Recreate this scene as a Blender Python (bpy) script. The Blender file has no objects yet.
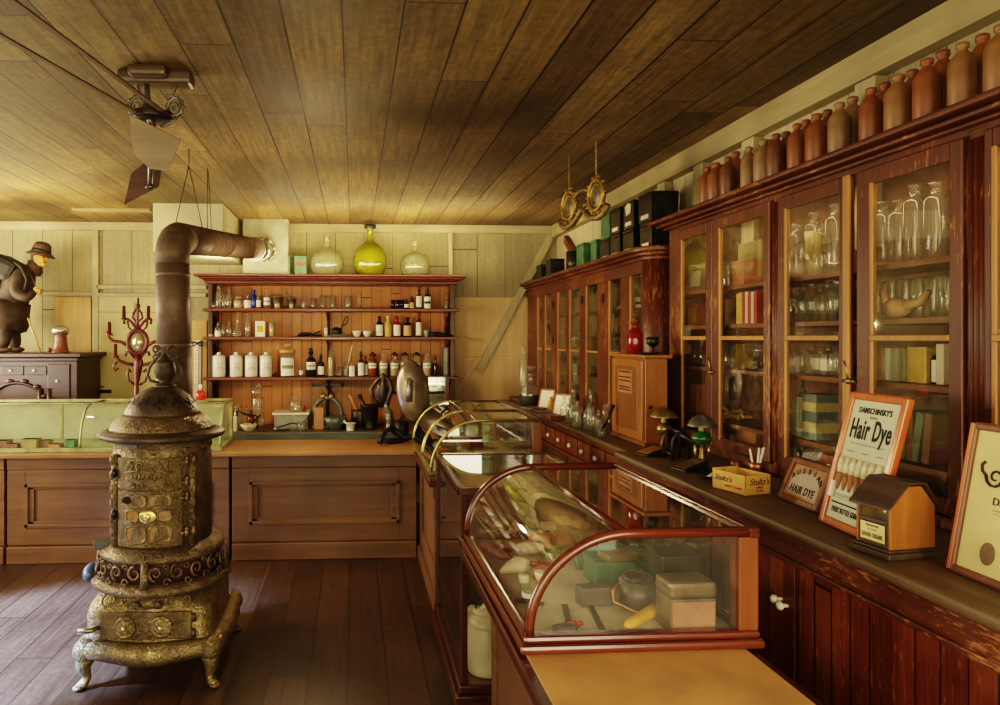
import bpy, bmesh, math, random
from mathutils import Vector, Matrix
random.seed(11)
PI = math.pi
C = bpy.context.scene.collection
scene = bpy.context.scene

# ---------------------------------------------------------------- camera calibration
F, PX0, PY0, CZ, TH = 700.0, 390.7, 338.0, 1.65, math.radians(3.0)
CT, ST = math.cos(TH), math.sin(TH)

def _w(xc, d, py):
    return Vector((xc*CT + d*ST, -xc*ST + d*CT, CZ - (py-PY0)*d/F))
def at_Y(px, py, Y):
    u = (px-PX0)/F; X = Y*(ST+u*CT)/(CT-u*ST); d = X*ST+Y*CT
    return _w(u*d, d, py)
def at_X(px, py, X):
    u = (px-PX0)/F; Y = X*(CT-u*ST)/(ST+u*CT); d = X*ST+Y*CT
    return _w(u*d, d, py)
def at_Z(px, py, Z):
    d = F*(CZ-Z)/(py-PY0); return _w((px-PX0)/F*d, d, py)

cam = bpy.data.cameras.new('camera'); camo = bpy.data.objects.new('camera', cam); C.objects.link(camo)
camo.location = (0, 0, CZ); camo.rotation_euler = (PI/2, 0, -TH)
cam.sensor_width = 36; cam.lens = 36*F/1000.0
cam.shift_x = (500-PX0)/1000.0; cam.shift_y = -(352.5-PY0)/1000.0
cam.clip_start = 0.02
scene.camera = camo

# ---------------------------------------------------------------- mesh builder
class MB:
    def __init__(s, o=(0, 0, 0)):
        s.v = []; s.f = []; s.s = []; s.o = Vector(o); s.m = None
    def add(s, vs, fs, smooth=False):
        b = len(s.v)
        for p in vs:
            p = Vector(p)
            if s.m is not None: p = s.m @ p
            s.v.append(p - s.o)
        for f in fs: s.f.append(tuple(b+i for i in f)); s.s.append(smooth)
        return s
    def box(s, x0, y0, z0, x1, y1, z1):
        v = [(x0,y0,z0),(x1,y0,z0),(x1,y1,z0),(x0,y1,z0),(x0,y0,z1),(x1,y0,z1),(x1,y1,z1),(x0,y1,z1)]
        return s.add(v, [(0,3,2,1),(4,5,6,7),(0,1,5,4),(1,2,6,5),(2,3,7,6),(3,0,4,7)])
    def obox(s, c, size, rz=0, rx=0, ry=0):
        R = Matrix.Rotation(rz,3,'Z') @ Matrix.Rotation(ry,3,'Y') @ Matrix.Rotation(rx,3,'X')
        a, b, d = size[0]/2, size[1]/2, size[2]/2
        v = [Vector(c)+R@Vector(p) for p in [(-a,-b,-d),(a,-b,-d),(a,b,-d),(-a,b,-d),(-a,-b,d),(a,-b,d),(a,b,d),(-a,b,d)]]
        return s.add(v, [(0,3,2,1),(4,5,6,7),(0,1,5,4),(1,2,6,5),(2,3,7,6),(3,0,4,7)])
    def bar(s, p0, p1, w, t, up=(0,0,1)):
        """rectangular bar from p0 to p1, w across, t along up"""
        p0, p1 = Vector(p0), Vector(p1); d = (p1-p0).normalized(); up = Vector(up)
        side = d.cross(up).normalized(); u2 = side.cross(d).normalized()
        v = []
        for p in (p0, p1):
            for a, b in ((-1,-1),(1,-1),(1,1),(-1,1)): v.append(p+side*a*w/2+u2*b*t/2)
        return s.add(v, [(0,3,2,1),(4,5,6,7),(0,1,5,4),(1,2,6,5),(2,3,7,6),(3,0,4,7)])
    def lathe(s, prof, c=(0,0,0), n=24, sx=1, sy=1, R=None, a0=0, a1=2*PI):
        full = abs(a1-a0-2*PI) < 1e-6
        m = n if full else n+1
        v = []; f = []; c = Vector(c)
        for r, z in prof:
            for k in range(m):
                a = a0+(a1-a0)*k/n; p = Vector((max(r,1e-5)*math.cos(a)*sx, max(r,1e-5)*math.sin(a)*sy, z))
                if R is not None: p = R @ p
                v.append(c+p)
        for i in range(len(prof)-1):
            for k in range(n):
                k2 = (k+1) % m
                f.append((i*m+k, i*m+k2, (i+1)*m+k2, (i+1)*m+k))
        if full and prof[0][0] > 1e-4: f.append(tuple(reversed(range(m))))
        if full and prof[-1][0] > 1e-4: f.append(tuple((len(prof)-1)*m+k for k in range(m)))
        return s.add(v, f, True)
    def cyl(s, p0, p1, r0, r1=None, n=16):
        r1 = r0 if r1 is None else r1
        p0, p1 = Vector(p0), Vector(p1); d = p1-p0; q = Vector((0,0,1)).rotation_difference(d.normalized()).to_matrix()
        return s.lathe([(r0,0),(r1,d.length)], p0, n, R=q)
    def tube(s, pts, r, n=8, closed=False):
        pts = [Vector(p) for p in pts]; N = len(pts); rs = r if isinstance(r,(list,tuple)) else [r]*N
        v = []; f = []; prev = None
        for i, p in enumerate(pts):
            if closed: t = pts[(i+1)%N]-pts[i-1]
            else: t = pts[min(i+1,N-1)]-pts[max(i-1,0)]
            t.normalize()
            if prev is None:
                a = Vector((0,0,1)) if abs(t.z) < .9 else Vector((1,0,0))
                u = t.cross(a).normalized()
            else:
                u = (prev-t*prev.dot(t)).normalized()
            prev = u; w = t.cross(u)
            for k in range(n):
                an = 2*PI*k/n; v.append(p+(u*math.cos(an)+w*math.sin(an))*rs[i])
        M = N if closed else N-1
        for i in range(M):
            j = (i+1)%N
            for k in range(n):
                f.append((i*n+k, i*n+(k+1)%n, j*n+(k+1)%n, j*n+k))
        if not closed:
            f.append(tuple(reversed(range(n)))); f.append(tuple((N-1)*n+k for k in range(n)))
        return s.add(v, f, True)
    def prism(s, poly, vec, smooth=False):
        n = len(poly); vec = Vector(vec); v = [Vector(p) for p in poly]+[Vector(p)+vec for p in poly]
        f = [tuple(reversed(range(n))), tuple(range(n,2*n))]+[(i,(i+1)%n,n+(i+1)%n,n+i) for i in range(n)]
        return s.add(v, f, smooth)
    def ell(s, c, r, n=16, m=10, R=None):
        pr = [(math.sin(PI*i/m), -math.cos(PI*i/m)) for i in range(m+1)]
        M = Matrix.Diagonal(Vector(r if not isinstance(r,(int,float)) else (r,r,r)))
        if R is not None: M = R @ M
        return s.lathe(pr, c, n, R=M)
    def sheet(s, rows, thick=0):
        m = len(rows[0]); v = [p for r in rows for p in r]
        f = [(i*m+k, i*m+k+1, (i+1)*m+k+1, (i+1)*m+k) for i in range(len(rows)-1) for k in range(m-1)]
        return s.add(v, f, True)
    def build(s, name, mat, parent=None, bevel=0, thick=0, seg=2):
        me = bpy.data.meshes.new(name); me.from_pydata([tuple(p) for p in s.v], [], s.f)
        for p, k in zip(me.polygons, s.s): p.use_smooth = k
        bm = bmesh.new(); bm.from_mesh(me)
        bmesh.ops.remove_doubles(bm, verts=bm.verts, dist=1e-5)
        bmesh.ops.recalc_face_normals(bm, faces=bm.faces); bm.to_mesh(me); bm.free()
        me.materials.append(mat)
        o = bpy.data.objects.new(name, me); C.objects.link(o)
        if parent is not None: o.parent = parent
        else: o.location = s.o
        if thick:
            md = o.modifiers.new('solid', 'SOLIDIFY'); md.thickness = thick; md.offset = 0
        if bevel:
            md = o.modifiers.new('bevel', 'BEVEL'); md.width = bevel; md.segments = seg; md.limit_method = 'ANGLE'; md.angle_limit = math.radians(40)
        return o

def tag(o, label, cat, group=None):
    o['label'] = label; o['category'] = cat
    if group: o['group'] = group
    return o
def thing(name, label, cat, loc=(0,0,0), rz=0, group=None, rx=0):
    o = bpy.data.objects.new(name, None); C.objects.link(o); o.empty_display_size = .05
    o.location = loc; o.rotation_euler = (rx, 0, rz)
    return tag(o, label, cat, group)
def struct(mb, name, mat, bevel=0):
    o = mb.build(name, mat, None, bevel); o['kind'] = 'structure'; return o
def islands(mb):
    """separate pieces of one builder, each as a builder of its own"""
    par = list(range(len(mb.v)))
    def find(i):
        while par[i] != i: par[i] = par[par[i]]; i = par[i]
        return i
    for f in mb.f:
        r = find(f[0])
        for i in f[1:]: par[find(i)] = r
    g = {}
    for f, s in zip(mb.f, mb.s): g.setdefault(find(f[0]), []).append((f, s))
    res = []
    for fs in g.values():
        n = MB(mb.o); ix = {}
        for f, s in fs:
            for i in f:
                if i not in ix: ix[i] = len(n.v); n.v.append(mb.v[i])
            n.f.append(tuple(ix[i] for i in f)); n.s.append(s)
        res.append(n)
    return res
def part(mb, name, mat, parent, bevel=0, label=None, thick=0, split=False):
    if split:
        for n in islands(mb): o = n.build(name, mat, parent, bevel, thick)
        return o
    o = mb.build(name, mat, parent, bevel, thick)
    if label: o['label'] = label
    return o
def single(mb, name, mat, label, cat, group=None, bevel=0, thick=0):
    return tag(mb.build(name, mat, None, bevel, thick), label, cat, group)
def lettering(txt, size, c, mat, parent, sx=1, sy=1, name='lettering', flat=None, shear=0, ext=.0006, align='CENTER', bold=0):
    """writing lying on a panel in local XZ facing -Y; flat: a matrix for any other plane"""
    cu = bpy.data.curves.new('lettering', 'FONT'); cu.body = txt; cu.size = size; cu.align_x = align; cu.align_y = 'CENTER'; cu.extrude = ext; cu.shear = shear; cu.offset = bold*size; cu.space_character = 1+bold*5
    cu.resolution_u = 3
    t = bpy.data.objects.new('tmp', cu); me = bpy.data.meshes.new_from_object(t); bpy.data.objects.remove(t); bpy.data.curves.remove(cu)
    M = flat if flat is not None else Matrix.Translation(c) @ Matrix.Rotation(PI/2,4,'X') @ Matrix.Diagonal((sx,sy,1,1))
    me.transform(M); me.materials.clear(); me.materials.append(mat); me.name = name
    o = bpy.data.objects.new(name, me); C.objects.link(o); o.parent = parent
    return o

# ---------------------------------------------------------------- materials
def nodes(name):
    m = bpy.data.materials.new(name); m.use_nodes = True; nt = m.node_tree; nt.nodes.clear()
    return m, nt, nt.nodes, nt.links
def col4(c): return (c[0], c[1], c[2], 1)
def ramp(N, stops):
    r = N.new('ShaderNodeValToRGB'); e = r.color_ramp.elements
    while len(e) < len(stops): e.new(.5)
    for q, (p, c) in zip(e, stops): q.position = p; q.color = col4(c) if len(c) == 3 else c
    return r
def math_(N, L, op, a, b=None, c=None):
    n = N.new('ShaderNodeMath'); n.operation = op
    for i, x in enumerate((a, b, c)):
        if x is None: continue
        if isinstance(x, (int, float)): n.inputs[i].default_value = x
        else: L.new(x, n.inputs[i])
    return n.outputs[0]
def out(N, L, sh):
    o = N.new('ShaderNodeOutputMaterial'); L.new(sh, o.inputs[0])

def plain(name, c, rough=.5, metal=0, var=.25, scale=12, bump=.0, spec=.5, emit=0, coat=0):
    m, nt, N, L = nodes(name)
    p = N.new('ShaderNodeBsdfPrincipled'); tc = N.new('ShaderNodeTexCoord')
    nz = N.new('ShaderNodeTexNoise'); nz.inputs['Scale'].default_value = scale; nz.inputs['Detail'].default_value = 6
    L.new(tc.outputs['Object'], nz.inputs['Vector'])
    lo = [max(0, x*(1-var)) for x in c]; hi = [min(1, x*(1+var)) for x in c]
    r = ramp(N, [(.3, lo), (.7, hi)]); L.new(nz.outputs['Fac'], r.inputs[0]); L.new(r.outputs[0], p.inputs['Base Color'])
    p.inputs['Roughness'].default_value = rough; p.inputs['Metallic'].default_value = metal
    p.inputs['Specular IOR Level'].default_value = spec; p.inputs['Coat Weight'].default_value = coat
    if bump:
        b = N.new('ShaderNodeBump'); b.inputs['Strength'].default_value = bump; b.inputs['Distance'].default_value = .01
        L.new(nz.outputs['Fac'], b.inputs['Height']); L.new(b.outputs[0], p.inputs['Normal'])
    out(N, L, p.outputs[0]); return m

def wood(name, c1, c2, axis='Z', scale=9, rough=.45, bump=.15, worn=None, wornamt=.62, stretch=.06, coat=0):
    """grain along axis; worn = colour showing through in patches"""
    m, nt, N, L = nodes(name)
    p = N.new('ShaderNodeBsdfPrincipled'); tc = N.new('ShaderNodeTexCoord'); mp = N.new('ShaderNodeMapping')
    s = [scale*4]*3; s['XYZ'.index(axis)] = scale*4*stretch; mp.inputs['Scale'].default_value = s
    L.new(tc.outputs['Object'], mp.inputs['Vector'])
    nz = N.new('ShaderNodeTexNoise'); nz.inputs['Scale'].default_value = 1; nz.inputs['Detail'].default_value = 8; nz.inputs['Roughness'].default_value = .65
    L.new(mp.outputs[0], nz.inputs['Vector'])
    r = ramp(N, [(.3, c1), (.68, c2)]); L.new(nz.outputs['Fac'], r.inputs[0]); colr = r.outputs[0]
    n2 = N.new('ShaderNodeTexNoise'); n2.inputs['Scale'].default_value = 2.2; n2.inputs['Detail'].default_value = 4; L.new(tc.outputs['Object'], n2.inputs['Vector'])
    mx = N.new('ShaderNodeMix'); mx.data_type = 'RGBA'; mx.blend_type = 'MULTIPLY'; mx.inputs[0].default_value = .55
    r2 = ramp(N, [(.3, (.45,.42,.4)), (.7, (1.15,1.15,1.15))]); L.new(n2.outputs['Fac'], r2.inputs[0])
    L.new(colr, mx.inputs[6]); L.new(r2.outputs[0], mx.inputs[7]); colr = mx.outputs[2]
    if worn:
        mp3 = N.new('ShaderNodeMapping'); s3 = [90]*3; s3['XYZ'.index(axis)] = 18; mp3.inputs['Scale'].default_value = s3; L.new(tc.outputs['Object'], mp3.inputs['Vector'])
        n3 = N.new('ShaderNodeTexNoise'); n3.inputs['Scale'].default_value = 1; n3.inputs['Detail'].default_value = 9; n3.inputs['Roughness'].default_value = .7; L.new(mp3.outputs[0], n3.inputs['Vector'])
        fac = math_(N, L, 'ADD', math_(N, L, 'MULTIPLY', n3.outputs['Fac'], .7), math_(N, L, 'MULTIPLY', n2.outputs['Fac'], .35))
        r3 = ramp(N, [(wornamt-.03, (0,0,0)), (wornamt+.03, (1,1,1))]); L.new(fac, r3.inputs[0])
        m2 = N.new('ShaderNodeMix'); m2.data_type = 'RGBA'; L.new(r3.outputs[0], m2.inputs[0]); L.new(colr, m2.inputs[6]); m2.inputs[7].default_value = col4(worn); colr = m2.outputs[2]
    L.new(colr, p.inputs['Base Color']); p.inputs['Roughness'].default_value = rough; p.inputs['Coat Weight'].default_value = coat; p.inputs['Coat Roughness'].default_value = .2
    b = N.new('ShaderNodeBump'); b.inputs['Strength'].default_value = bump; b.inputs['Distance'].default_value = .004
    L.new(nz.outputs['Fac'], b.inputs['Height']); L.new(b.outputs[0], p.inputs['Normal'])
    out(N, L, p.outputs[0]); return m

def planks(name, across, along, width, length, cols, gap=.035, gapc=(.01,.006,.003), rough=.6, grain=.5, stain=.6, bump=.4, off=0, stainscale=.8, worn=None, mottle=.0):
    m, nt, N, L = nodes(name)
    p = N.new('ShaderNodeBsdfPrincipled'); tc = N.new('ShaderNodeTexCoord'); sp = N.new('ShaderNodeSeparateXYZ'); L.new(tc.outputs['Object'], sp.inputs[0])
    a = sp.outputs['XYZ'.index(across)]; l = sp.outputs['XYZ'.index(along)]
    u = math_(N, L, 'DIVIDE', math_(N, L, 'ADD', a, 50+off), width); idn = math_(N, L, 'FLOOR', u); fr = math_(N, L, 'FRACT', u)
    w1 = N.new('ShaderNodeTexWhiteNoise'); w1.noise_dimensions = '1D'; L.new(idn, w1.inputs['W'])
    v = math_(N, L, 'ADD', math_(N, L, 'DIVIDE', math_(N, L, 'ADD', l, 50), length), math_(N, L, 'MULTIPLY', w1.outputs['Value'], 7))
    idv = math_(N, L, 'FLOOR', v); fv = math_(N, L, 'FRACT', v)
    w2 = N.new('ShaderNodeTexWhiteNoise'); w2.noise_dimensions = '2D'; cb = N.new('ShaderNodeCombineXYZ'); L.new(idn, cb.inputs[0]); L.new(idv, cb.inputs[1]); L.new(cb.outputs[0], w2.inputs['Vector'])
    n = len(cols); r = ramp(N, [(i/max(1,n-1), c) for i, c in enumerate(cols)]); L.new(w2.outputs['Value'], r.inputs[0])
    # grain
    mp = N.new('ShaderNodeMapping'); s = [60/width*.15]*3; s['XYZ'.index(along)] = 2.0; mp.inputs['Scale'].default_value = s; L.new(tc.outputs['Object'], mp.inputs['Vector'])
    ad = N.new('ShaderNodeVectorMath'); ad.operation = 'MULTIPLY_ADD'; L.new(w2.outputs['Color'], ad.inputs[0]); ad.inputs[1].default_value = (23,23,23); L.new(mp.outputs[0], ad.inputs[2])
    nz = N.new('ShaderNodeTexNoise'); nz.inputs['Scale'].default_value = 1; nz.inputs['Detail'].default_value = 7; nz.inputs['Roughness'].default_value = .7; L.new(ad.outputs[0], nz.inputs['Vector'])
    g = ramp(N, [(.28, (1-grain,)*3), (.7, (1+grain*.35,)*3)]); L.new(nz.outputs['Fac'], g.inputs[0])
    mx = N.new('ShaderNodeMix'); mx.data_type = 'RGBA'; mx.blend_type = 'MULTIPLY'; mx.inputs[0].default_value = 1; L.new(r.outputs[0], mx.inputs[6]); L.new(g.outputs[0], mx.inputs[7])
    n2 = N.new('ShaderNodeTexNoise'); n2.inputs['Scale'].default_value = stainscale; n2.inputs['Detail'].default_value = 5; L.new(tc.outputs['Object'], n2.inputs['Vector'])
    g2 = ramp(N, [(.35, (1-stain,1-stain,1-stain)), (.62, (1.1,1.1,1.1))]); L.new(n2.outputs['Fac'], g2.inputs[0])
    m2 = N.new('ShaderNodeMix'); m2.data_type = 'RGBA'; m2.blend_type = 'MULTIPLY'; m2.inputs[0].default_value = 1; L.new(mx.outputs[2], m2.inputs[6]); L.new(g2.outputs[0], m2.inputs[7])
    cur = m2.outputs[2]
    if mottle:
        n4 = N.new('ShaderNodeTexNoise'); n4.inputs['Scale'].default_value = 26; n4.inputs['Detail'].default_value = 9; n4.inputs['Roughness'].default_value = .8; L.new(tc.outputs['Object'], n4.inputs['Vector'])
        r4 = ramp(N, [(.36,(1-mottle*1.1,1-mottle,1-mottle)),(.62,(1+mottle*.75,1+mottle*.7,1+mottle*.45))]); L.new(n4.outputs['Fac'], r4.inputs[0])
        m4 = N.new('ShaderNodeMix'); m4.data_type = 'RGBA'; m4.blend_type = 'MULTIPLY'; m4.inputs[0].default_value = 1; L.new(cur, m4.inputs[6]); L.new(r4.outputs[0], m4.inputs[7]); cur = m4.outputs[2]
    if worn:
        mp5 = N.new('ShaderNodeMapping'); s5 = [70]*3; s5['XYZ'.index(along)] = 16; mp5.inputs['Scale'].default_value = s5; L.new(tc.outputs['Object'], mp5.inputs['Vector'])
        n5 = N.new('ShaderNodeTexNoise'); n5.inputs['Scale'].default_value = 1; n5.inputs['Detail'].default_value = 8; n5.inputs['Roughness'].default_value = .7; L.new(mp5.outputs[0], n5.inputs['Vector'])
        r5 = ramp(N, [(.56,(0,0,0)),(.68,(1,1,1))]); L.new(math_(N, L, 'ADD', math_(N, L, 'MULTIPLY', n5.outputs['Fac'], .75), math_(N, L, 'MULTIPLY', n2.outputs['Fac'], .28)), r5.inputs[0])
        m5 = N.new('ShaderNodeMix'); m5.data_type = 'RGBA'; L.new(r5.outputs[0], m5.inputs[0]); L.new(cur, m5.inputs[6]); m5.inputs[7].default_value = col4(worn); cur = m5.outputs[2]
    # gaps
    e = math_(N, L, 'MINIMUM', fr, math_(N, L, 'SUBTRACT', 1, fr)); ga = math_(N, L, 'LESS_THAN', e, math_(N, L, 'MULTIPLY', math_(N, L, 'ADD', w1.outputs['Value'], .25), gap))
    ev = math_(N, L, 'LESS_THAN', fv, .003); gg = math_(N, L, 'MAXIMUM', ga, ev)
    m3 = N.new('ShaderNodeMix'); m3.data_type = 'RGBA'; L.new(gg, m3.inputs[0]); L.new(cur, m3.inputs[6]); m3.inputs[7].default_value = col4(gapc)
    L.new(m3.outputs[2], p.inputs['Base Color'])
    rr = ramp(N, [(.3, (rough*.8,)*3), (.7, (min(1,rough*1.25),)*3)]); L.new(n2.outputs['Fac'], rr.inputs[0]); L.new(rr.outputs[0], p.inputs['Roughness'])
    hb = math_(N, L, 'SUBTRACT', math_(N, L, 'MULTIPLY', nz.outputs['Fac'], .25), gg)
    b = N.new('ShaderNodeBump'); b.inputs['Strength'].default_value = bump; b.inputs['Distance'].default_value = .006; L.new(hb, b.inputs['Height']); L.new(b.outputs[0], p.inputs['Normal'])
    out(N, L, p.outputs[0]); return m

def schlick(N, L, k, cap):
    """reflectance that is the same from both sides of a thin sheet"""
    lw = N.new('ShaderNodeLayerWeight'); lw.inputs[0].default_value = .5
    s = math_(N, L, 'ADD', .04, math_(N, L, 'MULTIPLY', .96, math_(N, L, 'POWER', lw.outputs['Facing'], 5)))
    return math_(N, L, 'MINIMUM', math_(N, L, 'MULTIPLY', s, k), cap)
def pane(name, tint=(.95,.97,.93), k=1.8, haze=.0, rough=.02, hazec=(.6,.55,.42)):
    """thin window glass: clear sheet with Fresnel reflection and a little dust"""
    m, nt, N, L = nodes(name)
    tr = N.new('ShaderNodeBsdfTransparent'); tr.inputs[0].default_value = col4(tint)
    gl = N.new('ShaderNodeBsdfGlossy'); gl.inputs['Roughness'].default_value = rough
    f = schlick(N, L, k, .95)
    base = tr.outputs[0]
    if haze:
        df = N.new('ShaderNodeBsdfDiffuse'); df.inputs[0].default_value = col4(hazec)
        tc = N.new('ShaderNodeTexCoord'); nz = N.new('ShaderNodeTexNoise'); nz.inputs['Scale'].default_value = 5; nz.inputs['Detail'].default_value = 5; L.new(tc.outputs['Object'], nz.inputs['Vector'])
        h = math_(N, L, 'MULTIPLY', nz.outputs['Fac'], haze*2)
        ms = N.new('ShaderNodeMixShader'); L.new(h, ms.inputs[0]); L.new(tr.outputs[0], ms.inputs[1]); L.new(df.outputs[0], ms.inputs[2]); base = ms.outputs[0]
    mx = N.new('ShaderNodeMixShader'); L.new(f, mx.inputs[0]); L.new(base, mx.inputs[1]); L.new(gl.outputs[0], mx.inputs[2])
    out(N, L, mx.outputs[0]); return m

def glass(name, c, edge, body=.08, k=1.6, bodyc=None):
    """bottle glass: clear in the middle, darker at the rim, bright reflections"""
    m, nt, N, L = nodes(name)
    lw = N.new('ShaderNodeLayerWeight'); lw.inputs[0].default_value = .35
    r = ramp(N, [(.15, c), (.95, edge)]); L.new(lw.outputs['Facing'], r.inputs[0])
    tr = N.new('ShaderNodeBsdfTransparent'); L.new(r.outputs[0], tr.inputs[0])
    df = N.new('ShaderNodeBsdfDiffuse'); df.inputs[0].default_value = col4(bodyc or c)
    m1 = N.new('ShaderNodeMixShader'); m1.inputs[0].default_value = body; L.new(tr.outputs[0], m1.inputs[1]); L.new(df.outputs[0], m1.inputs[2])
    gl = N.new('ShaderNodeBsdfGlossy'); gl.inputs['Roughness'].default_value = .08
    f = schlick(N, L, k, .8)
    mx = N.new('ShaderNodeMixShader'); L.new(f, mx.inputs[0]); L.new(m1.outputs[0], mx.inputs[1]); L.new(gl.outputs[0], mx.inputs[2])
    out(N, L, mx.outputs[0]); return m

def iron(name, c1, c2, rough=.42, metal=.75, vor=38, bump=.5, big=9):
    """cast iron with raised ornament"""
    m, nt, N, L = nodes(name)
    p = N.new('ShaderNodeBsdfPrincipled'); tc = N.new('ShaderNodeTexCoord')
    nz = N.new('ShaderNodeTexNoise'); nz.inputs['Scale'].default_value = big; nz.inputs['Detail'].default_value = 7; L.new(tc.outputs['Object'], nz.inputs['Vector'])
    n3 = N.new('ShaderNodeTexNoise'); n3.inputs['Scale'].default_value = vor; n3.inputs['Detail'].default_value = 2; n3.inputs['Distortion'].default_value = 2.2; L.new(tc.outputs['Object'], n3.inputs['Vector'])
    r = ramp(N, [(.32, c1), (.68, c2)])
    mixf = math_(N, L, 'ADD', math_(N, L, 'MULTIPLY', nz.outputs['Fac'], .55), math_(N, L, 'MULTIPLY', n3.outputs['Fac'], .45))
    L.new(mixf, r.inputs[0]); L.new(r.outputs[0], p.inputs['Base Color'])
    p.inputs['Metallic'].default_value = metal
    rr = ramp(N, [(.3, (rough*1.3,)*3), (.7, (rough*.75,)*3)]); L.new(nz.outputs['Fac'], rr.inputs[0]); L.new(rr.outputs[0], p.inputs['Roughness'])
    b = N.new('ShaderNodeBump'); b.inputs['Strength'].default_value = bump; b.inputs['Distance'].default_value = .012; L.new(n3.outputs['Fac'], b.inputs['Height']); L.new(b.outputs[0], p.inputs['Normal'])
    out(N, L, p.outputs[0]); return m
# ---------------------------------------------------------------- palette
M = {}
M['floor'] = planks('floor planks', 'X', 'Y', .19, 2.6, [(.050,.023,.010),(.095,.044,.019),(.070,.031,.013),(.125,.062,.028)], gap=.02, mottle=.3, rough=.36, grain=.55, stain=.6, bump=.35)
M['ceiling'] = planks('ceiling planks', 'X', 'Y', .21, 2.1, [(.185,.118,.043),(.25,.165,.062),(.21,.130,.047),(.30,.20,.08),(.14,.083,.033)], gap=.022, rough=.6, grain=.6, stain=.6, bump=.5, off=.02, mottle=.3)
M['wallback'] = planks('wall boards', 'X', 'Z', .285, 3.1, [(.42,.36,.21),(.46,.385,.22),(.40,.35,.215)], gap=.012, gapc=(.05,.03,.012), rough=.7, grain=.22, stain=.38, bump=.25, off=.06, mottle=.14)
M['wallright'] = planks('wall boards right', 'Y', 'Z', .24, 3.1, [(.50,.43,.27),(.56,.48,.30),(.46,.39,.24)], gap=.012, gapc=(.05,.03,.012), rough=.7, grain=.25, stain=.4, bump=.25)
M['wallleft'] = planks('wall boards left', 'Y', 'Z', .24, 3.1, [(.50,.42,.24),(.54,.45,.26)], gap=.012, gapc=(.05,.03,.012), rough=.7, grain=.25, stain=.4, bump=.25)
M['cream'] = wood('cream painted trim', (.40,.34,.19), (.50,.43,.26), 'X', 6, .6, .1)
M['creamz'] = wood('cream painted post', (.40,.34,.19), (.50,.43,.26), 'Z', 6, .6, .1)
M['creamy'] = wood('cream painted beam', (.33,.265,.13), (.44,.36,.195), 'Y', 6, .6, .1)
M['tanboard'] = wood('tan bare board', (.50,.30,.10), (.62,.41,.16), 'Z', 6, .6, .1)
M['chim'] = plain('grey plaster chase', (.38,.36,.25), .8, var=.3, scale=6, bump=.1)
M['boxlight'] = plain('pale painted boxing', (.52,.46,.28), .7, var=.12, scale=4)
M['dark'] = plain('painted hole shade', (.012,.008,.005), .8)  # near-black, painted as the shade inside the stove's holes
M['counter'] = wood('counter brown wood', (.125,.058,.024), (.21,.104,.046), 'X', 5, .42, .12)
M['counterz'] = wood('counter brown stile', (.125,.058,.024), (.21,.104,.046), 'Z', 5, .42, .12)
M['countery'] = wood('counter brown side', (.12,.056,.023), (.20,.098,.043), 'Y', 5, .42, .12)
M['ctop'] = wood('counter top wood', (.24,.12,.05), (.40,.22,.10), 'X', 5, .3, .1)
M['mah'] = wood('mahogany show case frame', (.060,.012,.006), (.125,.028,.012), 'Y', 7, .22, .06, coat=.4)
M['mahx'] = wood('mahogany frame rail', (.085,.016,.008), (.17,.038,.016), 'X', 7, .22, .06, coat=.4)
M['mahz'] = wood('mahogany post', (.16,.05,.019), (.28,.095,.037), 'Z', 7, .3, .06, coat=.2)
M['darkmah'] = wood('dark mahogany', (.045,.012,.008), (.10,.026,.014), 'Y', 7, .25, .06, coat=.3)
M['tancloth'] = plain('tan worn counter top', (.56,.31,.12), .55, var=.28, scale=5, bump=.08)
M['redcab'] = wood('worn red cabinet paint', (.080,.020,.008), (.145,.040,.015), 'Z', 8, .42, .25, worn=(.36,.15,.05), wornamt=.60)
M['redcaby'] = wood('worn red cabinet rail', (.080,.020,.008), (.15,.042,.016), 'Y', 8, .42, .25, worn=(.36,.15,.05), wornamt=.595)
M['orange'] = wood('golden bare wood edge and glint', (.36,.16,.045), (.52,.26,.08), 'Z', 8, .45, .15)
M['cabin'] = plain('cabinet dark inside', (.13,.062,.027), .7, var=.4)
M['cabshelf'] = wood('cabinet inner shelf', (.16,.06,.022), (.24,.10,.04), 'Y', 7, .5, .1)
M['ledge'] = wood('dusty ledge top', (.10,.062,.030), (.19,.125,.065), 'Y', 6, .5, .2)
M['shelf'] = wood('dark shelf mahogany', (.10,.024,.012), (.19,.05,.024), 'X', 7, .35, .1)
M['shelfz'] = wood('dark shelf upright', (.05,.018,.009), (.11,.036,.018), 'Z', 7, .35, .1)
M['backboard'] = planks('orange matchboard', 'X', 'Z', .098, 3, [(.47,.175,.045),(.55,.235,.065),(.42,.145,.038),(.52,.205,.055)], gap=.035, gapc=(.05,.014,.005), rough=.5, grain=.3, stain=.4, bump=.3, stainscale=1.4)
M['pine'] = wood('orange pine', (.30,.105,.024), (.45,.18,.046), 'Z', 6, .4, .1)
M['pined'] = wood('brown pine panel', (.19,.07,.019), (.29,.115,.033), 'Z', 6, .4, .1)
M['beadboard'] = planks('red beadboard', 'Y', 'Z', .075, 3, [(.26,.052,.016),(.33,.075,.022),(.21,.040,.012),(.38,.105,.030)], gap=.04, gapc=(.025,.006,.003), rough=.42, grain=.6, stain=.5, bump=.6, stainscale=3, worn=(.50,.21,.065))
M['drawer'] = wood('drawer red wood', (.17,.05,.022), (.27,.085,.035), 'Y', 7, .4, .1)
M['iron'] = iron('stove cast iron', (.055,.034,.018), (.27,.19,.10), .45, .5, bump=.7)
M['irondome'] = iron('stove dome iron', (.040,.028,.019), (.145,.10,.063), .5, .5, vor=60, bump=.3)
M['irongold'] = iron('stove brassy iron', (.075,.05,.021), (.36,.265,.12), .38, .6, bump=.7)
M['irondoor'] = iron('stove door iron', (.06,.04,.018), (.27,.19,.09), .42, .5, vor=55, bump=.8)
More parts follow.
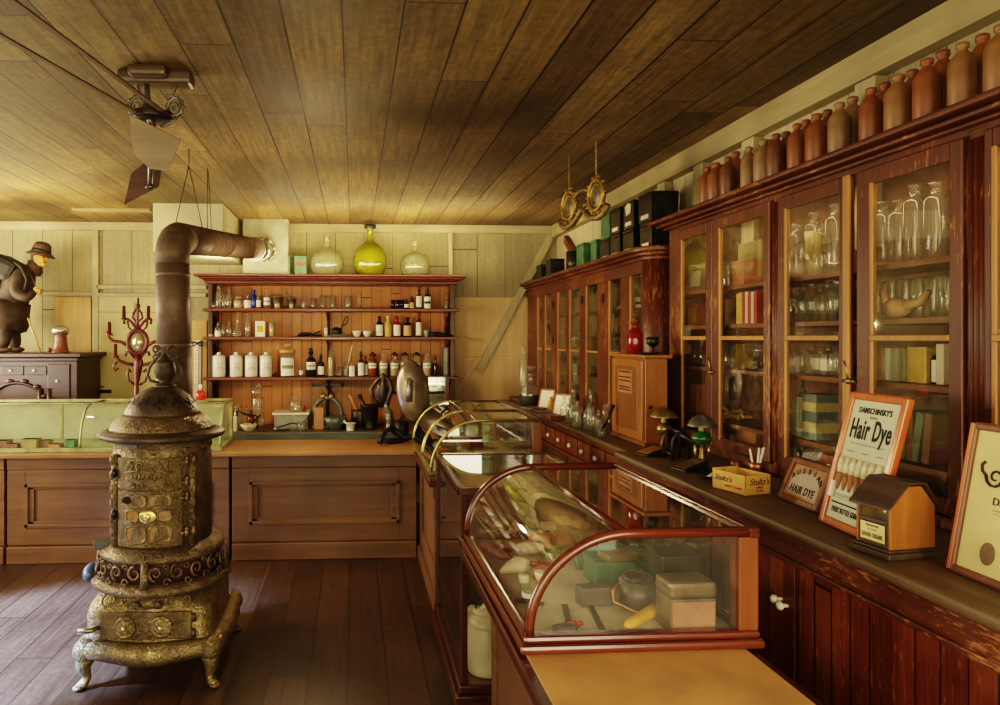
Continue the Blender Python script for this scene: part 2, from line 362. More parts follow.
M['mica'] = plain('mica window', (.30,.165,.075), .35, var=.3, scale=20)
M['emblem'] = plain('brass emblem', (.70,.55,.18), .3, .8, var=.4, scale=40, bump=.4)
M['pipe'] = iron('rusty stove pipe', (.115,.075,.05), (.185,.125,.088), .62, .35, vor=120, bump=.12, big=14)
M['tinband'] = plain('bright tin band', (.34,.42,.38), .28, .9, var=.3)
M['black'] = plain('black iron', (.018,.015,.013), .45, .4, var=.4)
M['darkiron'] = plain('dark iron', (.05,.038,.03), .42, .7, var=.5, scale=25, bump=.2)
M['greyiron'] = plain('grey iron', (.17,.16,.13), .4, .75, var=.4, scale=20, bump=.15)
M['greenpress'] = plain('grey green iron', (.13,.16,.125), .45, .45, var=.35, scale=20)
M['brass'] = plain('brass', (.58,.42,.16), .28, .9, var=.25, scale=20)
M['olbrass'] = plain('old brass frame', (.36,.30,.12), .3, .75, var=.3, scale=16)
M['greenbrass'] = plain('greenish metal frame', (.30,.29,.145), .4, .5, var=.3, scale=14)
M['dulbrass'] = plain('dull brass', (.28,.21,.10), .38, .8, var=.35, scale=20)
M['copper'] = plain('copper', (.42,.19,.10), .35, .85, var=.3)
M['bronze'] = plain('bronze mortar', (.27,.20,.11), .35, .8, var=.35)
M['oval'] = plain('polished grey metal dish', (.27,.215,.16), .33, .75, var=.35, scale=7)
M['white'] = plain('white ceramic', (.74,.70,.58), .3, var=.1, scale=20)
M['ivory'] = plain('ivory glazed stoneware', (.66,.58,.40), .28, var=.18, scale=6)
M['paper'] = plain('cream paper', (.74,.68,.47), .7, var=.12, scale=8)
M['agedpaper'] = plain('aged yellow paper', (.62,.52,.24), .65, var=.22, scale=5)
M['greenpaper'] = plain('pale grey green paper', (.58,.60,.44), .6, var=.12, scale=6)
M['whitelabel'] = plain('white paper label', (.80,.76,.64), .6, var=.1)
M['ink'] = plain('black ink', (.02,.017,.014), .7)
M['redink'] = plain('red ink', (.35,.03,.015), .7)
M['greyink'] = plain('grey ink', (.28,.26,.20), .7)
M['redframe'] = wood('orange red picture frame', (.42,.085,.022), (.60,.16,.04), 'Z', 8, .3, .05, coat=.3)
M['brownframe'] = wood('brown picture frame', (.14,.055,.025), (.23,.095,.042), 'Z', 8, .4, .1)
M['cork'] = plain('cork', (.52,.30,.11), .75, var=.3, scale=60, bump=.3)
M['blackcap'] = plain('black cap', (.02,.018,.016), .4)
M['ambercap'] = plain('tan cap', (.55,.34,.12), .5)
M['stoneware'] = [plain('stoneware %s' % n, c, .42, var=.3, scale=9, bump=.05) for n, c in
                  (('rust',(0.240,0.081,0.027)),('tan',(0.260,0.130,0.052)),('brown',(0.163,0.062,0.026)),('ochre',(0.260,0.150,0.068)),('red',(0.202,0.055,0.021)))]
M['blacktin'] = plain('black japanned tin', (.028,.025,.019), .33, .3, var=.5, scale=14)
M['greentin'] = plain('green tin', (.085,.20,.105), .42, .2, var=.35, scale=12)
M['gildring'] = plain('gilded ring', (.33,.205,.05), .4, .7, var=.4, scale=30, bump=.2)
M['gilddull'] = plain('dull gilded scroll', (.20,.135,.055), .5, .5, var=.4, scale=25, bump=.3)
M['lens'] = plain('dark painted lens', (.10,.088,.055), .35, var=.45, scale=30)
M['bladegrey'] = wood('grey fan blade', (.23,.17,.12), (.34,.255,.18), 'X', 6, .5, .1)
M['bladedark'] = wood('dark brown fan blade', (.055,.022,.014), (.10,.042,.026), 'X', 6, .45, .1)
M['belt'] = plain('leather belt', (.115,.065,.03), .6, var=.3)
M['belt'].name = 'leather belt'
M['wire'] = plain('wire', (.06,.045,.025), .6)
M['redpaint'] = plain('dark red painted iron', (.095,.013,.009), .38, .2, var=.35, scale=30)
M['redglass'] = glass('ruby glass', (.62,.03,.02), (.15,.005,.005), .35, 1.6, (.5,.03,.015))
M['redball'] = plain('red glazed ball', (.62,.04,.02), .25, var=.2)
M['clear'] = glass('clear bottle glass', (.97,.97,.93), (.66,.65,.55), .07, 1.8, (.8,.78,.66))
M['clearg'] = glass('pale green bottle glass', (.92,.96,.88), (.55,.64,.48), .09, 1.9, (.7,.76,.6))
M['greenglass'] = glass('green demijohn glass', (.50,.53,.08), (.16,.19,.015), .42, 1.5, (.33,.34,.025))
M['paleglass'] = glass('pale demijohn glass', (.82,.86,.66), (.42,.46,.28), .2, 1.6, (.6,.6,.4))
M['amber'] = glass('amber bottle glass', (.55,.20,.04), (.12,.03,.005), .15, 1.6)
M['brown'] = glass('brown bottle glass', (.24,.08,.02), (.05,.012,.004), .2, 1.5)
M['blackglass'] = plain('black glass', (.014,.012,.014), .12)
M['cobalt'] = plain('cobalt glass', (.02,.03,.22), .12, var=.2)
M['crimson'] = plain('crimson glass', (.30,.012,.02), .12, var=.2)
M['yellowliq'] = plain('yellow glass', (.62,.44,.12), .2, var=.2)
M['goldliq'] = plain('gold liquid', (.75,.42,.03), .2)
M['darkliq'] = plain('dark liquid', (.02,.008,.008), .1)
M['beigeliq'] = plain('beige powder', (.52,.38,.20), .5)
M['greenpow'] = plain('grey green powder', (.35,.34,.20), .6, var=.4, scale=40)
M['emerald'] = plain('emerald glass', (.008,.085,.022), .07, var=.5, scale=30)
M['marble'] = plain('white marble', (.76,.70,.58), .3, var=.1)
M['greybox'] = plain('grey painted box', (.26,.28,.23), .5, var=.25)
M['teal'] = wood('worn teal table edge', (.08,.10,.085), (.17,.19,.15), 'X', 7, .45, .2)
M['bench'] = wood('worn bench top', (.10,.06,.035), (.17,.11,.06), 'X', 7, .5, .2)
M['sideboard'] = wood('dark sideboard wood', (.030,.010,.006), (.062,.022,.013), 'X', 6, .35, .1)
M['panecase'] = pane('show case glass', (.98,.97,.93), 2.2, .03)
M['paneend'] = pane('show case end glass', (.97,.96,.91), 2.2, .05, hazec=(.6,.66,.58))
M['panemirror'] = pane('strongly reflecting end glass', (.9,.92,.86), 8, .04, hazec=(.5,.55,.45))
M['panedust'] = pane('dusty case glass', (.96,.97,.90), 1.3, .045, hazec=(.55,.6,.38))
M['panecab'] = pane('cabinet glass', (.98,.97,.94), 1.3, .012, hazec=(.5,.42,.25))
M['panelow'] = pane('lower cabinet glass', (.45,.45,.33), 2.0, .22, hazec=(.30,.26,.12))
M['panewin'] = pane('window glass', (.97,.98,.97), 1.0)
M['caselin'] = plain('olive beige case lining', (.66,.59,.36), .8, var=.2, scale=8)
M['greencloth'] = plain('green case lining', (.27,.31,.17), .8, var=.25, scale=9)
M['skin'] = plain('painted skin', (.62,.34,.10), .5, var=.2, scale=30)
M['coat'] = plain('worn brown coat', (.052,.029,.018), .7, var=.45, scale=14, bump=.4)
M['trousers'] = plain('dark trousers', (.05,.032,.022), .75, var=.35, scale=14, bump=.3)
M['hat'] = plain('brown felt hat', (.075,.038,.022), .75, var=.4, scale=25)
M['pack'] = plain('dark green grey pack', (.020,.018,.013), .7, var=.45, scale=16, bump=.3)
M['beard'] = plain('grey beard', (.42,.26,.12), .8)
M['silver'] = plain('silver ball', (.55,.52,.44), .25, .85, var=.2)
M['redwood'] = wood('red brown turned wood', (.15,.035,.022), (.23,.06,.035), 'Z', 6, .35, .08)
M['boxyellow'] = plain('yellow card box', (.62,.36,.10), .55, var=.18, scale=9)
M['shingle'] = wood('dark shingle roof', (.045,.028,.02), (.10,.062,.042), 'Y', 8, .5, .2)
M['gourd'] = plain('orange yellow gourd', (.72,.38,.05), .3, var=.2, scale=14)
M['greenfelt'] = plain('dark green box', (.03,.13,.055), .5, var=.4, scale=20)
M['lightgreen'] = plain('light green box', (.22,.36,.20), .5, var=.3)
M['redstuff'] = plain('red coral beads', (.45,.05,.035), .4, var=.3)
M['brownred'] = plain('reddish brown carved pipe', (.20,.06,.03), .35, var=.4)
M['strap'] = plain('black strap', (.045,.045,.05), .5)
M['tinbox'] = plain('rosy tin panel', (.40,.20,.13), .45, .2, var=.3, scale=10)
M['tinboxd'] = plain('dark tin lid', (.17,.13,.075), .4, .4, var=.4, scale=14)
M['stone'] = plain('grey tin cup', (.11,.10,.085), .45, .4, var=.4)
M['spine'] = [plain('book %s' % n, c, .6, var=.15) for n, c in (('red',(.42,.04,.025)),('yellow',(.62,.46,.12)),('white',(.66,.58,.42)),('brown',(.16,.07,.03)),('orange',(.46,.18,.05)),('green',(.14,.17,.08)))]
M['bluetin'] = plain('blue grey tin', (.16,.22,.21), .5, var=.2)
M['palegreen'] = plain('pale green card', (.46,.50,.34), .6, var=.2)
M['terracotta'] = plain('orange brown box', (.42,.16,.06), .6, var=.25)
M['olivebox'] = plain('olive card box', (.26,.21,.09), .6, var=.35)
M['wicker'] = plain('pale wood sticks', (.45,.28,.13), .6, var=.3)

# ---------------------------------------------------------------- room shell
HC, YB, XR, XL, YF = 2.78, 7.0, 2.05, -4.3, -1.1
struct(MB().box(XL-.1, YF-.1, -.1, XR+.1, YB+.1, 0), 'floor', M['floor'])
struct(MB().box(XL-.1, YF-.1, HC, XR+.1, YB+.1, HC+.1), 'ceiling', M['ceiling'])
struct(MB().box(XL-.1, YB, 0, XR+.1, YB+.1, HC), 'wall_back', M['wallback'])
struct(MB().box(XR, YF, 0, XR+.1, YB, HC), 'wall_right', M['wallright'])
def wall_with_openings(name, mat, fixed, a0, a1, holes, axis):
    """holes: (a_lo, a_hi, z_lo, z_hi) along the wall"""
    mb = MB(); zs = holes[0][2], holes[0][3]
    def bx(l, h, z0, z1):
        if h-l < 1e-4: return
        if axis == 'Y': mb.box(fixed-.1, l, z0, fixed, h, z1)
        else: mb.box(l, fixed-.1, z0, h, fixed, z1)
    bx(a0, a1, 0, zs[0]); bx(a0, a1, zs[1], HC); c = a0
    for h in holes: bx(c, h[0], *zs); c = h[1]
    bx(c, a1, *zs)
    return struct(mb, name, mat)
LW = [(3.0,4.3,.85,2.3),(5.2,6.5,.85,2.3)]
FW = [(-3.6,-2.3,.10,2.45),(-1.6,-.1,.10,2.45),(.35,1.95,.10,2.45)]
wall_with_openings('wall_left', M['wallleft'], XL, YF, YB, LW, 'Y')
wall_with_openings('wall_front', M['wallleft'], YF, XL, XR, FW, 'X')
k = 0
for i, (a, b, z0, z1) in enumerate(LW):
    k += 1
    w = MB((XL-.05, (a+b)/2, z0)); t = .06
    for q in ((a, z0, a+t, z1),(b-t, z0, b, z1),(a, z0, b, z0+t),(a, z1-t, b, z1),((a+b)/2-.02, z0, (a+b)/2+.02, z1),(a, (z0+z1)/2-.025, b, (z0+z1)/2+.025)):
        w.box(XL-.08, q[0], q[1], XL-.02, q[2], q[3])
    o = struct(w, 'window_%d' % k, M['cream']); part(MB(w.o).box(XL-.052, a, z0, XL-.048, b, z1), 'pane', M['panewin'], o)
for i, (a, b, z0, z1) in enumerate(FW):
    k += 1
    w = MB(((a+b)/2, YF-.05, z0)); t = .06
    for q in ((a, z0, a+t, z1),(b-t, z0, b, z1),(a, z0, b, z0+t),(a, z1-t, b, z1),((a+b)/2-.02, z0, (a+b)/2+.02, z1),(a, 1.6, b, 1.65)):
        w.box(q[0], YF-.08, q[1], q[2], YF-.02, q[3])
    o = struct(w, 'window_%d' % k, M['cream']); part(MB(w.o).box(a, YF-.052, z0, b, YF-.048, z1), 'pane', M['panewin'], o)

M['ceilstrip'] = wood('ceiling batten', (.26,.19,.09), (.34,.25,.12), 'X', 6, .6, .1)
# trim on the back wall
def xb(px, Y=6.98): return at_Y(px, 338, Y).x
def zb(py, Y=6.98, px=100): return at_Y(px, py, Y).z
tn = 0
def trim(mb, mat, bevel=.004):
    global tn
    tn += 1
    return struct(mb, 'trim_%d' % tn, mat, bevel)
trim(MB().box(XL, 6.95, 2.70, XR, 7.0, HC), M['cream'])
trim(MB().box(xb(93), 6.955, 0, xb(99), 7.0, 2.70), M['creamz'])
trim(MB().box(xb(38), 6.96, zb(296), xb(93), 7.0, zb(292)), M['cream'])
trim(MB().box(xb(97), 6.955, zb(289), xb(207), 7.0, zb(285)), M['cream'])
trim(MB().box(xb(97), 6.94, zb(297), xb(207), 7.0, zb(293)), M['cream'])
trim(MB().box(xb(55), 6.975, zb(360), xb(91), 7.0, zb(297)), M['tanboard'])
trim(MB().box(xb(77), 6.95, zb(361), xb(91), 7.0, zb(356)), M['cream'])
trim(MB().box(xb(448), 6.955, .8, xb(452.5), 7.0, 2.70), M['creamz'])
trim(MB().box(xb(287), 6.955, 2.0, xb(292), 7.0, 2.70), M['creamz'])
PB = wood('peach wall board', (.58,.40,.20), (.68,.49,.26), 'Z', 6, .6, .1)
trim(MB().box(xb(452), 6.978, .6, xb(530), 7.0, zb(296)), PB)
trim(MB().box(xb(452), 6.955, zb(360), xb(540), 7.0, zb(357)), PB)
b0, b1 = at_Y(551, 236, 6.965), at_Y(478, 372, 6.965)
trim(MB().bar((b0.x,6.965,b0.z),(b1.x,6.965,b1.z),.075,.03,(0,1,0)), M['creamz'])
b0, b1 = at_Y(478, 358, 6.965), at_Y(452, 400, 6.965)
trim(MB().bar((b0.x,6.963,b0.z),(b1.x,6.963,b1.z),.06,.03,(0,1,0)), PB)
trim(MB().box(XR-.07, YF, 2.66, XR, 6.95, HC), M['creamy'])
for px in (663, 750, 868, 700):
    y = at_X(px, 150, XR-.04).y
    trim(MB().box(XR-.055, y-.055, 2.0, XR, y+.055, 2.66), M['creamz'])
b0, b1 = Vector((XR-.03, 6.6, 2.6)), Vector((XR-.03, 5.75, 2.05))
trim(MB().bar(b0, b1, .07, .04, (1,0,0)), M['redcab'])
# boxed chase hanging from the ceiling, grey chimney chase behind the pipe
q0, q1 = at_Y(153, 252, 5.95), at_Y(223, 252, 5.95)
trim(MB().box(q0.x, 5.95, q0.z, q1.x, 6.99, HC), M['boxlight'])
trim(MB().box(at_Y(243,250,6.7).x, 6.7, 2.262, at_Y(288,250,6.7).x, 6.95, HC), M['chim'])
trim(MB().box(at_Y(76,215,6.3).x, 6.2, 2.757, at_Y(153,215,6.3).x, 6.3, HC), M['ceilstrip'])
trim(MB().box(xb(192), 6.975, .8, xb(207), 6.999, zb(320)), M['tanboard'])
# board door in the back wall
dx0, dx1 = xb(99), xb(188)
d = struct(MB((dx0, 6.97, 0)).box(dx0, 6.965, 0, dx1, 6.999, zb(297)), 'door_1', plain('cream door', (.47,.40,.20), .65, var=.14, scale=3))
part(MB((dx0,6.97,0)).box(xb(95), 6.955, zb(393), xb(112), 6.965, zb(389.5)).box(xb(98),6.957,zb(401),xb(106),6.965,zb(399)).box(xb(98),6.957,zb(387),xb(105),6.965,zb(386)), 'strap_hinge', M['black'], d)
part(MB((dx0,6.97,0)).box(xb(99), 6.962, 1.9, dx1, 6.965, 1.905).box(xb(135),6.962,.1,xb(135)+.006,6.965,2.0), 'panel_seam', M['wire'], d)
part(MB((dx0,6.97,0)).ell(at_Y(91, 398, 6.93), .022), 'door_knob', M['black'], d)

# ---------------------------------------------------------------- back counter, in units
CTOP = .81
def counter_unit(x0, x1, label, mould=True):
    o = (x0, 5.25, 0); t = thing('counter_cabinet', label, 'counter', o)
    part(MB(o).box(x0, 5.27, 0, x1, 5.80, CTOP-.035), 'cabinet_body', M['counter'], t)
    f = MB(o); f.box(x0, 5.245, .685, x1, 5.27, CTOP-.035).box(x0, 5.25, .135, x0+.13, 5.27, .68).box(x1-.13, 5.25, .135, x1, 5.27, .68)
    f.box(x0+.13, 5.25, .57, x1-.13, 5.27, .68).box(x0+.13, 5.25, .135, x1-.13, 5.27, .275)
    part(f, 'face_frame', M['counter'], t, .004)
    part(MB(o).box(x0, 5.235, 0, x1, 5.27, .125), 'plinth', M['counter'], t, .006)
    g = MB(o); a, b = x0+.125, x1-.125
    for w, y in ((.028, 5.238), (.045, 5.254)):
        g.box(a, y, .565-w+.02, b, 5.262, .585).box(a, y, .262, b, 5.262, .262+w).box(a, y, .262, a+w, 5.262, .585).box(b-w, y, .262, b, 5.262, .585)
        a += .02; b -= .02
    part(g, 'panel_moulding', M['counter'], t, .005)
    return t
counter_unit(-.905, .47, 'brown panelled counter front standing right of the stove, below the wall of bottles')
counter_unit(-2.53, -.925, 'brown panelled counter front partly hidden behind the iron stove')
counter_unit(-4.1, -2.55, 'brown panelled counter front cut by the left edge of the photo')
single(MB((-1,5.5,CTOP)).box(-4.1, 5.19, CTOP-.034, 1.14, 5.82, CTOP), 'long_worktop', M['ctop'], 'long continuous wooden counter top running across the back of the shop', 'worktop', bevel=.008)
# arm of the counter coming forward
o = (.49, 4.14, 0); t = thing('counter_cabinet', 'brown panelled counter arm coming forward under the brass-framed curved show case', 'counter', o)
part(MB(o).box(.51, 4.16, 0, 1.12, 5.24, CTOP-.04), 'cabinet_body', M['countery'], t)
f = MB(o)
for a, b, c, d_ in ((4.16,4.28,0,.77),(5.1,5.23,0,.77),(4.28,5.1,.66,.77),(4.28,5.1,.1,.24)): f.box(.492, a, c, .512, b, d_)
part(f, 'face_frame', M['countery'], t, .004)
part(MB(o).box(.475, 4.14, 0, .512, 5.23, .1), 'plinth', M['countery'], t, .006)
part(MB(o).box(.475, 4.13, .10, .545, 4.20, .74).box(.465, 4.12, .70, .555, 4.21, .768), 'corner_post', M['countery'], t, .006)
part(MB(o).box(.44, 4.10, CTOP-.04, 1.14, 5.185, CTOP), 'arm_top', M['darkmah'], t, .008)

# ---------------------------------------------------------------- curved glass show cases
def curve_profile(w, h, rx, n=16, z0=0):
    """(u, z) points: quarter ellipse up from the front foot, then flat to the back"""
    return [(rx-rx*math.cos(PI/2*i/n), z0+(h-z0)*math.sin(PI/2*i/n)) for i in range(n+1)] + [(w, h)]
def curved_case(label, loc, rz, W, H, D, rx, arches, mats, rad, base_h=.06, posts=(), name='display_case', back='glass'):
    """local: curved front at x=0, back at x=W; case runs along +y from the near end to D"""
    t = thing(name, label, 'display case', loc, rz)
    fm, fmx, fmz, gm, ge, lin = mats
    b = MB()
    e = .02
    if base_h > .03:
        b.box(-e-.0015,-e-.0015,0, W+.012, .045, base_h*.55+.0015).box(-e,D-.045,0,W+.010,D+e,base_h*.55).box(-e,-e,0,.04,D+e,base_h*.55).box(W-.03,-e,0,W+.010,D+e,base_h*.55)
        b.box(-.0095,-.0095,base_h*.55,W+.0065,.035,base_h+.0015).box(-.008,D-.035,base_h*.55,W+.005,D+.008,base_h).box(-.008,0,base_h*.55,.03,D,base_h).box(W-.02,0,base_h*.55,W+.005,D,base_h)
    else: b.box(-.006,-.006,0,W+.006,.025,base_h+.001).box(-.005,D-.025,0,W+.005,D+.005,base_h).box(-.005,0,0,.02,D,base_h).box(W-.02,0,0,W+.005,D,base_h)
    part(b, 'base_moulding', fmx, t, .01 if base_h > .03 else .003, None)
    part(MB().box(.02,.02,.004,W-.02,D-.02,.02 if base_h > .031 else .012), 'case_floor', lin, t)
    pr = curve_profile(W, H, rx, 18, base_h)
    for y in arches:
        m = MB()
        yy = min(max(y, rad), D-rad)
        m.tube([(u+.008, yy, z) for u, z in pr[:-1]]+[(W, yy, H)], rad, 8)
        part(m, 'arch_rail', fmx, t)
    r = MB(); r.tube([(rx, 0.01, H+.001),(rx, D-.01, H+.001)], rad*.75, 8)
    part(r, 'top_rod', fm, t)
    r = MB(); r.box(W-.02, 0, H-.018, W+.008, D, H+.012); part(r, 'back_rail', fm, t, .004)
    for (y0, y1) in ((.0,.05),(D-.05,D))+tuple(posts):
        p = MB(); p.box(W-.05 if y0 == 0 else W-.03, y0, base_h, W+.004, y1, H-.012); part(p, 'post', fmz, t, .004)
    rows = [[(u+.008, y, z) for u, z in pr[:-1]] for y in (.012, D*.5, D-.012)]
    part(MB().sheet(rows), 'curved_pane', gm, t)
    part(MB().sheet([[(rx+.008, .012, H),(W-.02,.012,H)],[(rx+.008,D-.012,H),(W-.02,D-.012,H)]]), 'top_pane', gm, t)
    for y in (.014, D-.014):
        poly = [(u+.01, y, z-.003) for u, z in pr]+[(W-.03, y, base_h)]
        m = MB(); m.add(poly, [tuple(range(len(poly)))]); part(m, 'end_pane', ge, t)
    if back == 'wood':
        part(MB().box(W-.022, .05, base_h, W-.012, D-.05, H-.02), 'back_door', fmz, t)
    elif back == 'board':
        part(MB().box(W-.022, .05, base_h, W-.012, D-.03, H-.02), 'back_board', plain('pale green back board', (.33,.345,.225), .7, var=.15, scale=4), t)
    elif back == 'glass':
        part(MB().box(W-.016, .05, base_h, W-.013, D-.03, H-.02), 'back_pane', gm, t)
    return t
# near case, mahogany, on the near counter
NT = .83
o = (.40, 1.0, 0)
t = thing('sales_counter', 'near wooden counter with worn tan top, carrying the mahogany curved show case', 'counter', (.40,1.0,0))
part(MB(o).box(.56, 1.02, 0, 1.0, 2.78, NT-.04), 'cabinet_body', M['countery'], t)
part(MB(o).box(.418, 1.0, NT-.04, 1.06, 2.83, NT-.004), 'counter_top_board', M['darkmah'], t, .006)
part(MB(o).box(.446, 1.0, NT-.004, 1.032, 2.80, NT), 'worn_top', M['tancloth'], t, .001)
part(MB(o).box(.55, 1.02, 0, .575, 2.79, .1).box(.55, 2.70, .1, .575, 2.785, NT-.04).box(.55, 1.9, .1, .575, 1.98, NT-.04), 'face_frame', M['countery'], t, .004)
NCW, NCH, NCD = .620, .302, .985
NEAR = curved_case('near mahogany show case with curved glass front, full of small white and green wares', (.450, 1.80, NT+.001), math.radians(.5), NCW, NCH, NCD, .27, (0, NCD),
            (M['mah'], M['mahx'], M['mahz'], M['panecase'], M['paneend'], M['caselin']), .014, .042)
# far case, brass frame, on the counter arm
FAR = curved_case('brass-framed curved glass show case on the counter arm behind the flat glass floor case', (.465, 4.27, CTOP+.001), 0, .69, .33, 1.32, .30, (0, .58, 1.32),
            (M['darkmah'], M['olbrass'], M['mahz'], M['panecase'], M['panemirror'], M['caselin']), .009, .025)
# left case on the back counter, green brass, curved front to the room
LEFTC = curved_case('long greenish metal-framed show case on the back counter behind the stove', (-.985, 5.26, CTOP+.001), PI/2, .52, .335, 2.9, .22, (0, 1.03, 2.9),
            (M['greenbrass'], M['greenbrass'], M['greenbrass'], M['panedust'], M['panedust'], M['greencloth']), .009, .03, posts=((1.35,1.38),), back='board')

# flat glass floor case
sx0, sx1, sy0, sy1, sh = .478, 1.13, 3.11, 4.07, .977
o = (sx0, sy0, 0); t = thing('floor_showcase', 'tall square glass floor case in dark red frame, standing behind the near counter', 'display case', o)
part(MB(o).box(sx0-.03, sy0-.03, 0, sx1+.02, sy1+.02, .06).box(sx0-.012, sy0-.012, .06, sx1, sy1, .098), 'plinth', M['darkmah'], t, .008)
for x in (sx0, sx1-.03):
    for y in (sy0, sy1-.03): part(MB(o).box(x, y, .098, x+.03, y+.03, sh-.03), 'post', M['darkmah'], t, .004)
part(MB(o).box(sx0-.006, sy0-.006, sh-.035, sx1+.006, sy0+.034, sh).box(sx0-.006, sy1-.034, sh-.035, sx1+.006, sy1+.006, sh).box(sx0-.006, sy0+.034, sh-.035, sx0+.022, sy1-.034, sh).box(sx1-.022, sy0+.034, sh-.035, sx1+.006, sy1-.034, sh), 'top_frame', M['darkmah'], t, .005)
part(MB(o).box(sx0+.022, sy0+.034, sh-.009, sx1-.022, sy1-.034, sh-.004), 'top_pane', M['paneend'], t)
part(MB(o).box(sx0+.03, sy0+.011, .1, sx1-.03, sy0+.016, sh-.036), 'front_pane', M['panecase'], t)
part(MB(o).box(sx0+.011, sy0+.03, .1, sx0+.016, sy1-.03, sh-.036), 'side_pane', M['panecase'], t)
part(MB(o).box(sx0+.035, sy0+.12, .54, sx1-.035, sy1-.035, .55), 'glass_shelf', M['panedust'], t)
part(MB(o).box(sx1-.02, sy0+.03, .1, sx1-.012, sy1-.03, sh-.04), 'back_door', M['darkmah'], t)
# ---------------------------------------------------------------- the parlour stove
SX, SY = -.985, 3.67
o = Vector((SX, SY, 0))
ST_ = thing('parlor_stove', 'tall ornate cast iron parlour stove standing on four curved legs on the floor', 'stove', o)
def cylpt(r, a, z): return o + Vector((r*math.cos(a), r*math.sin(a), z))
FA = -PI/2          # front
# legs
for sx in (-1, 1):
    for sy in (-1, 1):
        m = MB(o); c = o+Vector((.012+sx*.278, sy*.285, 0)); dx, dy = sx*.7, sy*.7
        pts = [c+Vector((dx*a, dy*a, z)) for a, z in ((.0,.16),(.025,.13),(.03,.10),(.018,.07),(.012,.045),(.03,.022),(.062,.014))]
        m.tube(pts, [.045,.042,.034,.024,.021,.024,.016], 10)
        m.ell(c+Vector((dx*.055, dy*.055, .013)), (.026,.026,.013), 10, 6)
        part(m, 'leg', M['irongold'], ST_)
# bombe base rail with corner bosses
m = MB(o)
def railpts(p0, p1, bulge):
    return [Vector(p0).lerp(Vector(p1), i/12)+Vector((0,0,-bulge*math.sin(PI*i/12)**2)) for i in range(13)]
for p0, p1 in (((-.28,-.315,.185),(.305,-.315,.185)),((-.28,.30,.185),(.305,.30,.185)),((-.293,-.3,.185),(-.293,.3,.185)),((.317,-.3,.185),(.317,.3,.185))):
    pts = [o+q for q in railpts(p0, p1, .03)]
    m.tube(pts, [.040+.014*math.sin(PI*i/12) for i in range(13)], 10)
part(m, 'base_rail', M['irongold'], ST_)
m = MB(o)
for sx in (-1, 1):
    for sy in (-1, 1): m.ell(o+Vector((.012+sx*.292, sy*.30, .178)), (.058,.058,.056), 14, 10)
part(m, 'corner_boss', M['irongold'], ST_, split=True)
# square ash base, curved in to the top
def rrect(h, r, z, n=6):
    pts = []
    for cx, cy, a0 in ((h-r,h-r,0),(-h+r,h-r,PI/2),(-h+r,-h+r,PI),(h-r,-h+r,3*PI/2)):
        for i in range(n+1): pts.append(o+Vector((cx+r*math.cos(a0+PI/2*i/n), (cy+r*math.sin(a0+PI/2*i/n))*.97, z)))
    return pts
m = MB(o); rings = [rrect(h, r, z) for h, r, z in ((.300,.06,.185),(.303,.06,.225),(.298,.07,.235),(.298,.08,.33),(.290,.10,.365),(.272,.14,.395),(.25,.18,.42),(.24,.2,.435))]
n = len(rings[0]); v = [p for q in rings for p in q]
m.add(v, [(i*n+k, i*n+(k+1)%n, (i+1)*n+(k+1)%n, (i+1)*n+k) for i in range(len(rings)-1) for k in range(n)], True)
part(m, 'ash_base', M['irongold'], ST_)
# ash door with two draught dials
m = MB(o); m.box(SX-.215, SY-.305, .222, SX+.215, SY-.29, .352)
ad = part(m, 'ash_door', M['irondoor'], ST_, .006)
for s in (-1, 1):
    m = MB(o); R = Matrix.Rotation(PI/2,3,'X')
    m.lathe([(.052,0),(.052,.006),(.044,.012),(.040,.006),(.032,.012),(.012,.012),(.012,.012)], (SX+s*.085-.01, SY-.305, .283), 24, R=R)
    dl = part(m, 'draught_dial', M['irongold'], ad)
    part(MB(o).ell((SX+s*.085-.01, SY-.325, .283), .010), 'dial_knob', M['emblem'], ad)
m = MB(o); m.tube([(SX-.215,SY-.305,.285),(SX-.24,SY-.33,.283),(SX-.30,SY-.335,.280)], [.010,.012,.015], 10)
part(m, 'door_handle', M['dulbrass'], ST_)
m = MB(o)
for z in (.25, .325): m.cyl((SX+.225,SY-.306,z-.018),(SX+.225,SY-.306,z+.018), .011)
m.ell((SX-.045,SY-.30,.385), (.022,.016,.02)); m.ell((SX+.055,SY-.30,.385), (.022,.016,.02)); m.tube([(SX-.045,SY-.31,.38),(SX,SY-.318,.372),(SX+.055,SY-.31,.38)], .006)
part(m, 'ash_hinge', M['irondome'], ST_, split=True)
# scroll relief on the bombe front
def scroll(m, c, r, a0, turns, rad, flat):
    """spiral in a local frame; flat maps (x,z) to a point"""
    pts = []
    for i in range(15):
        f = i/14; a = a0+turns*2*PI*f; rr = r*(1-.75*f)
        pts.append(flat(c[0]+rr*math.cos(a), c[1]+rr*math.sin(a)))
    m.tube(pts, [rad*(1-.4*i/14) for i in range(15)], 6)
m = MB(o)
def basefl(x, z):
    y = -.302 if z < .33 else -.302+(z-.33)**2*5.5
    return o+Vector((x, y*.97-.001, z))
for s in (-1,1):
    scroll(m, (s*.10,.405), .04, PI/2, s*1.1, .006, basefl); scroll(m, (s*.19,.395), .035, 0, -s*1.1, .006, basefl); scroll(m, (s*.03,.40), .02, PI, s*1.0, .005, basefl)
part(m, 'base_scrolls', M['irongold'], ST_)
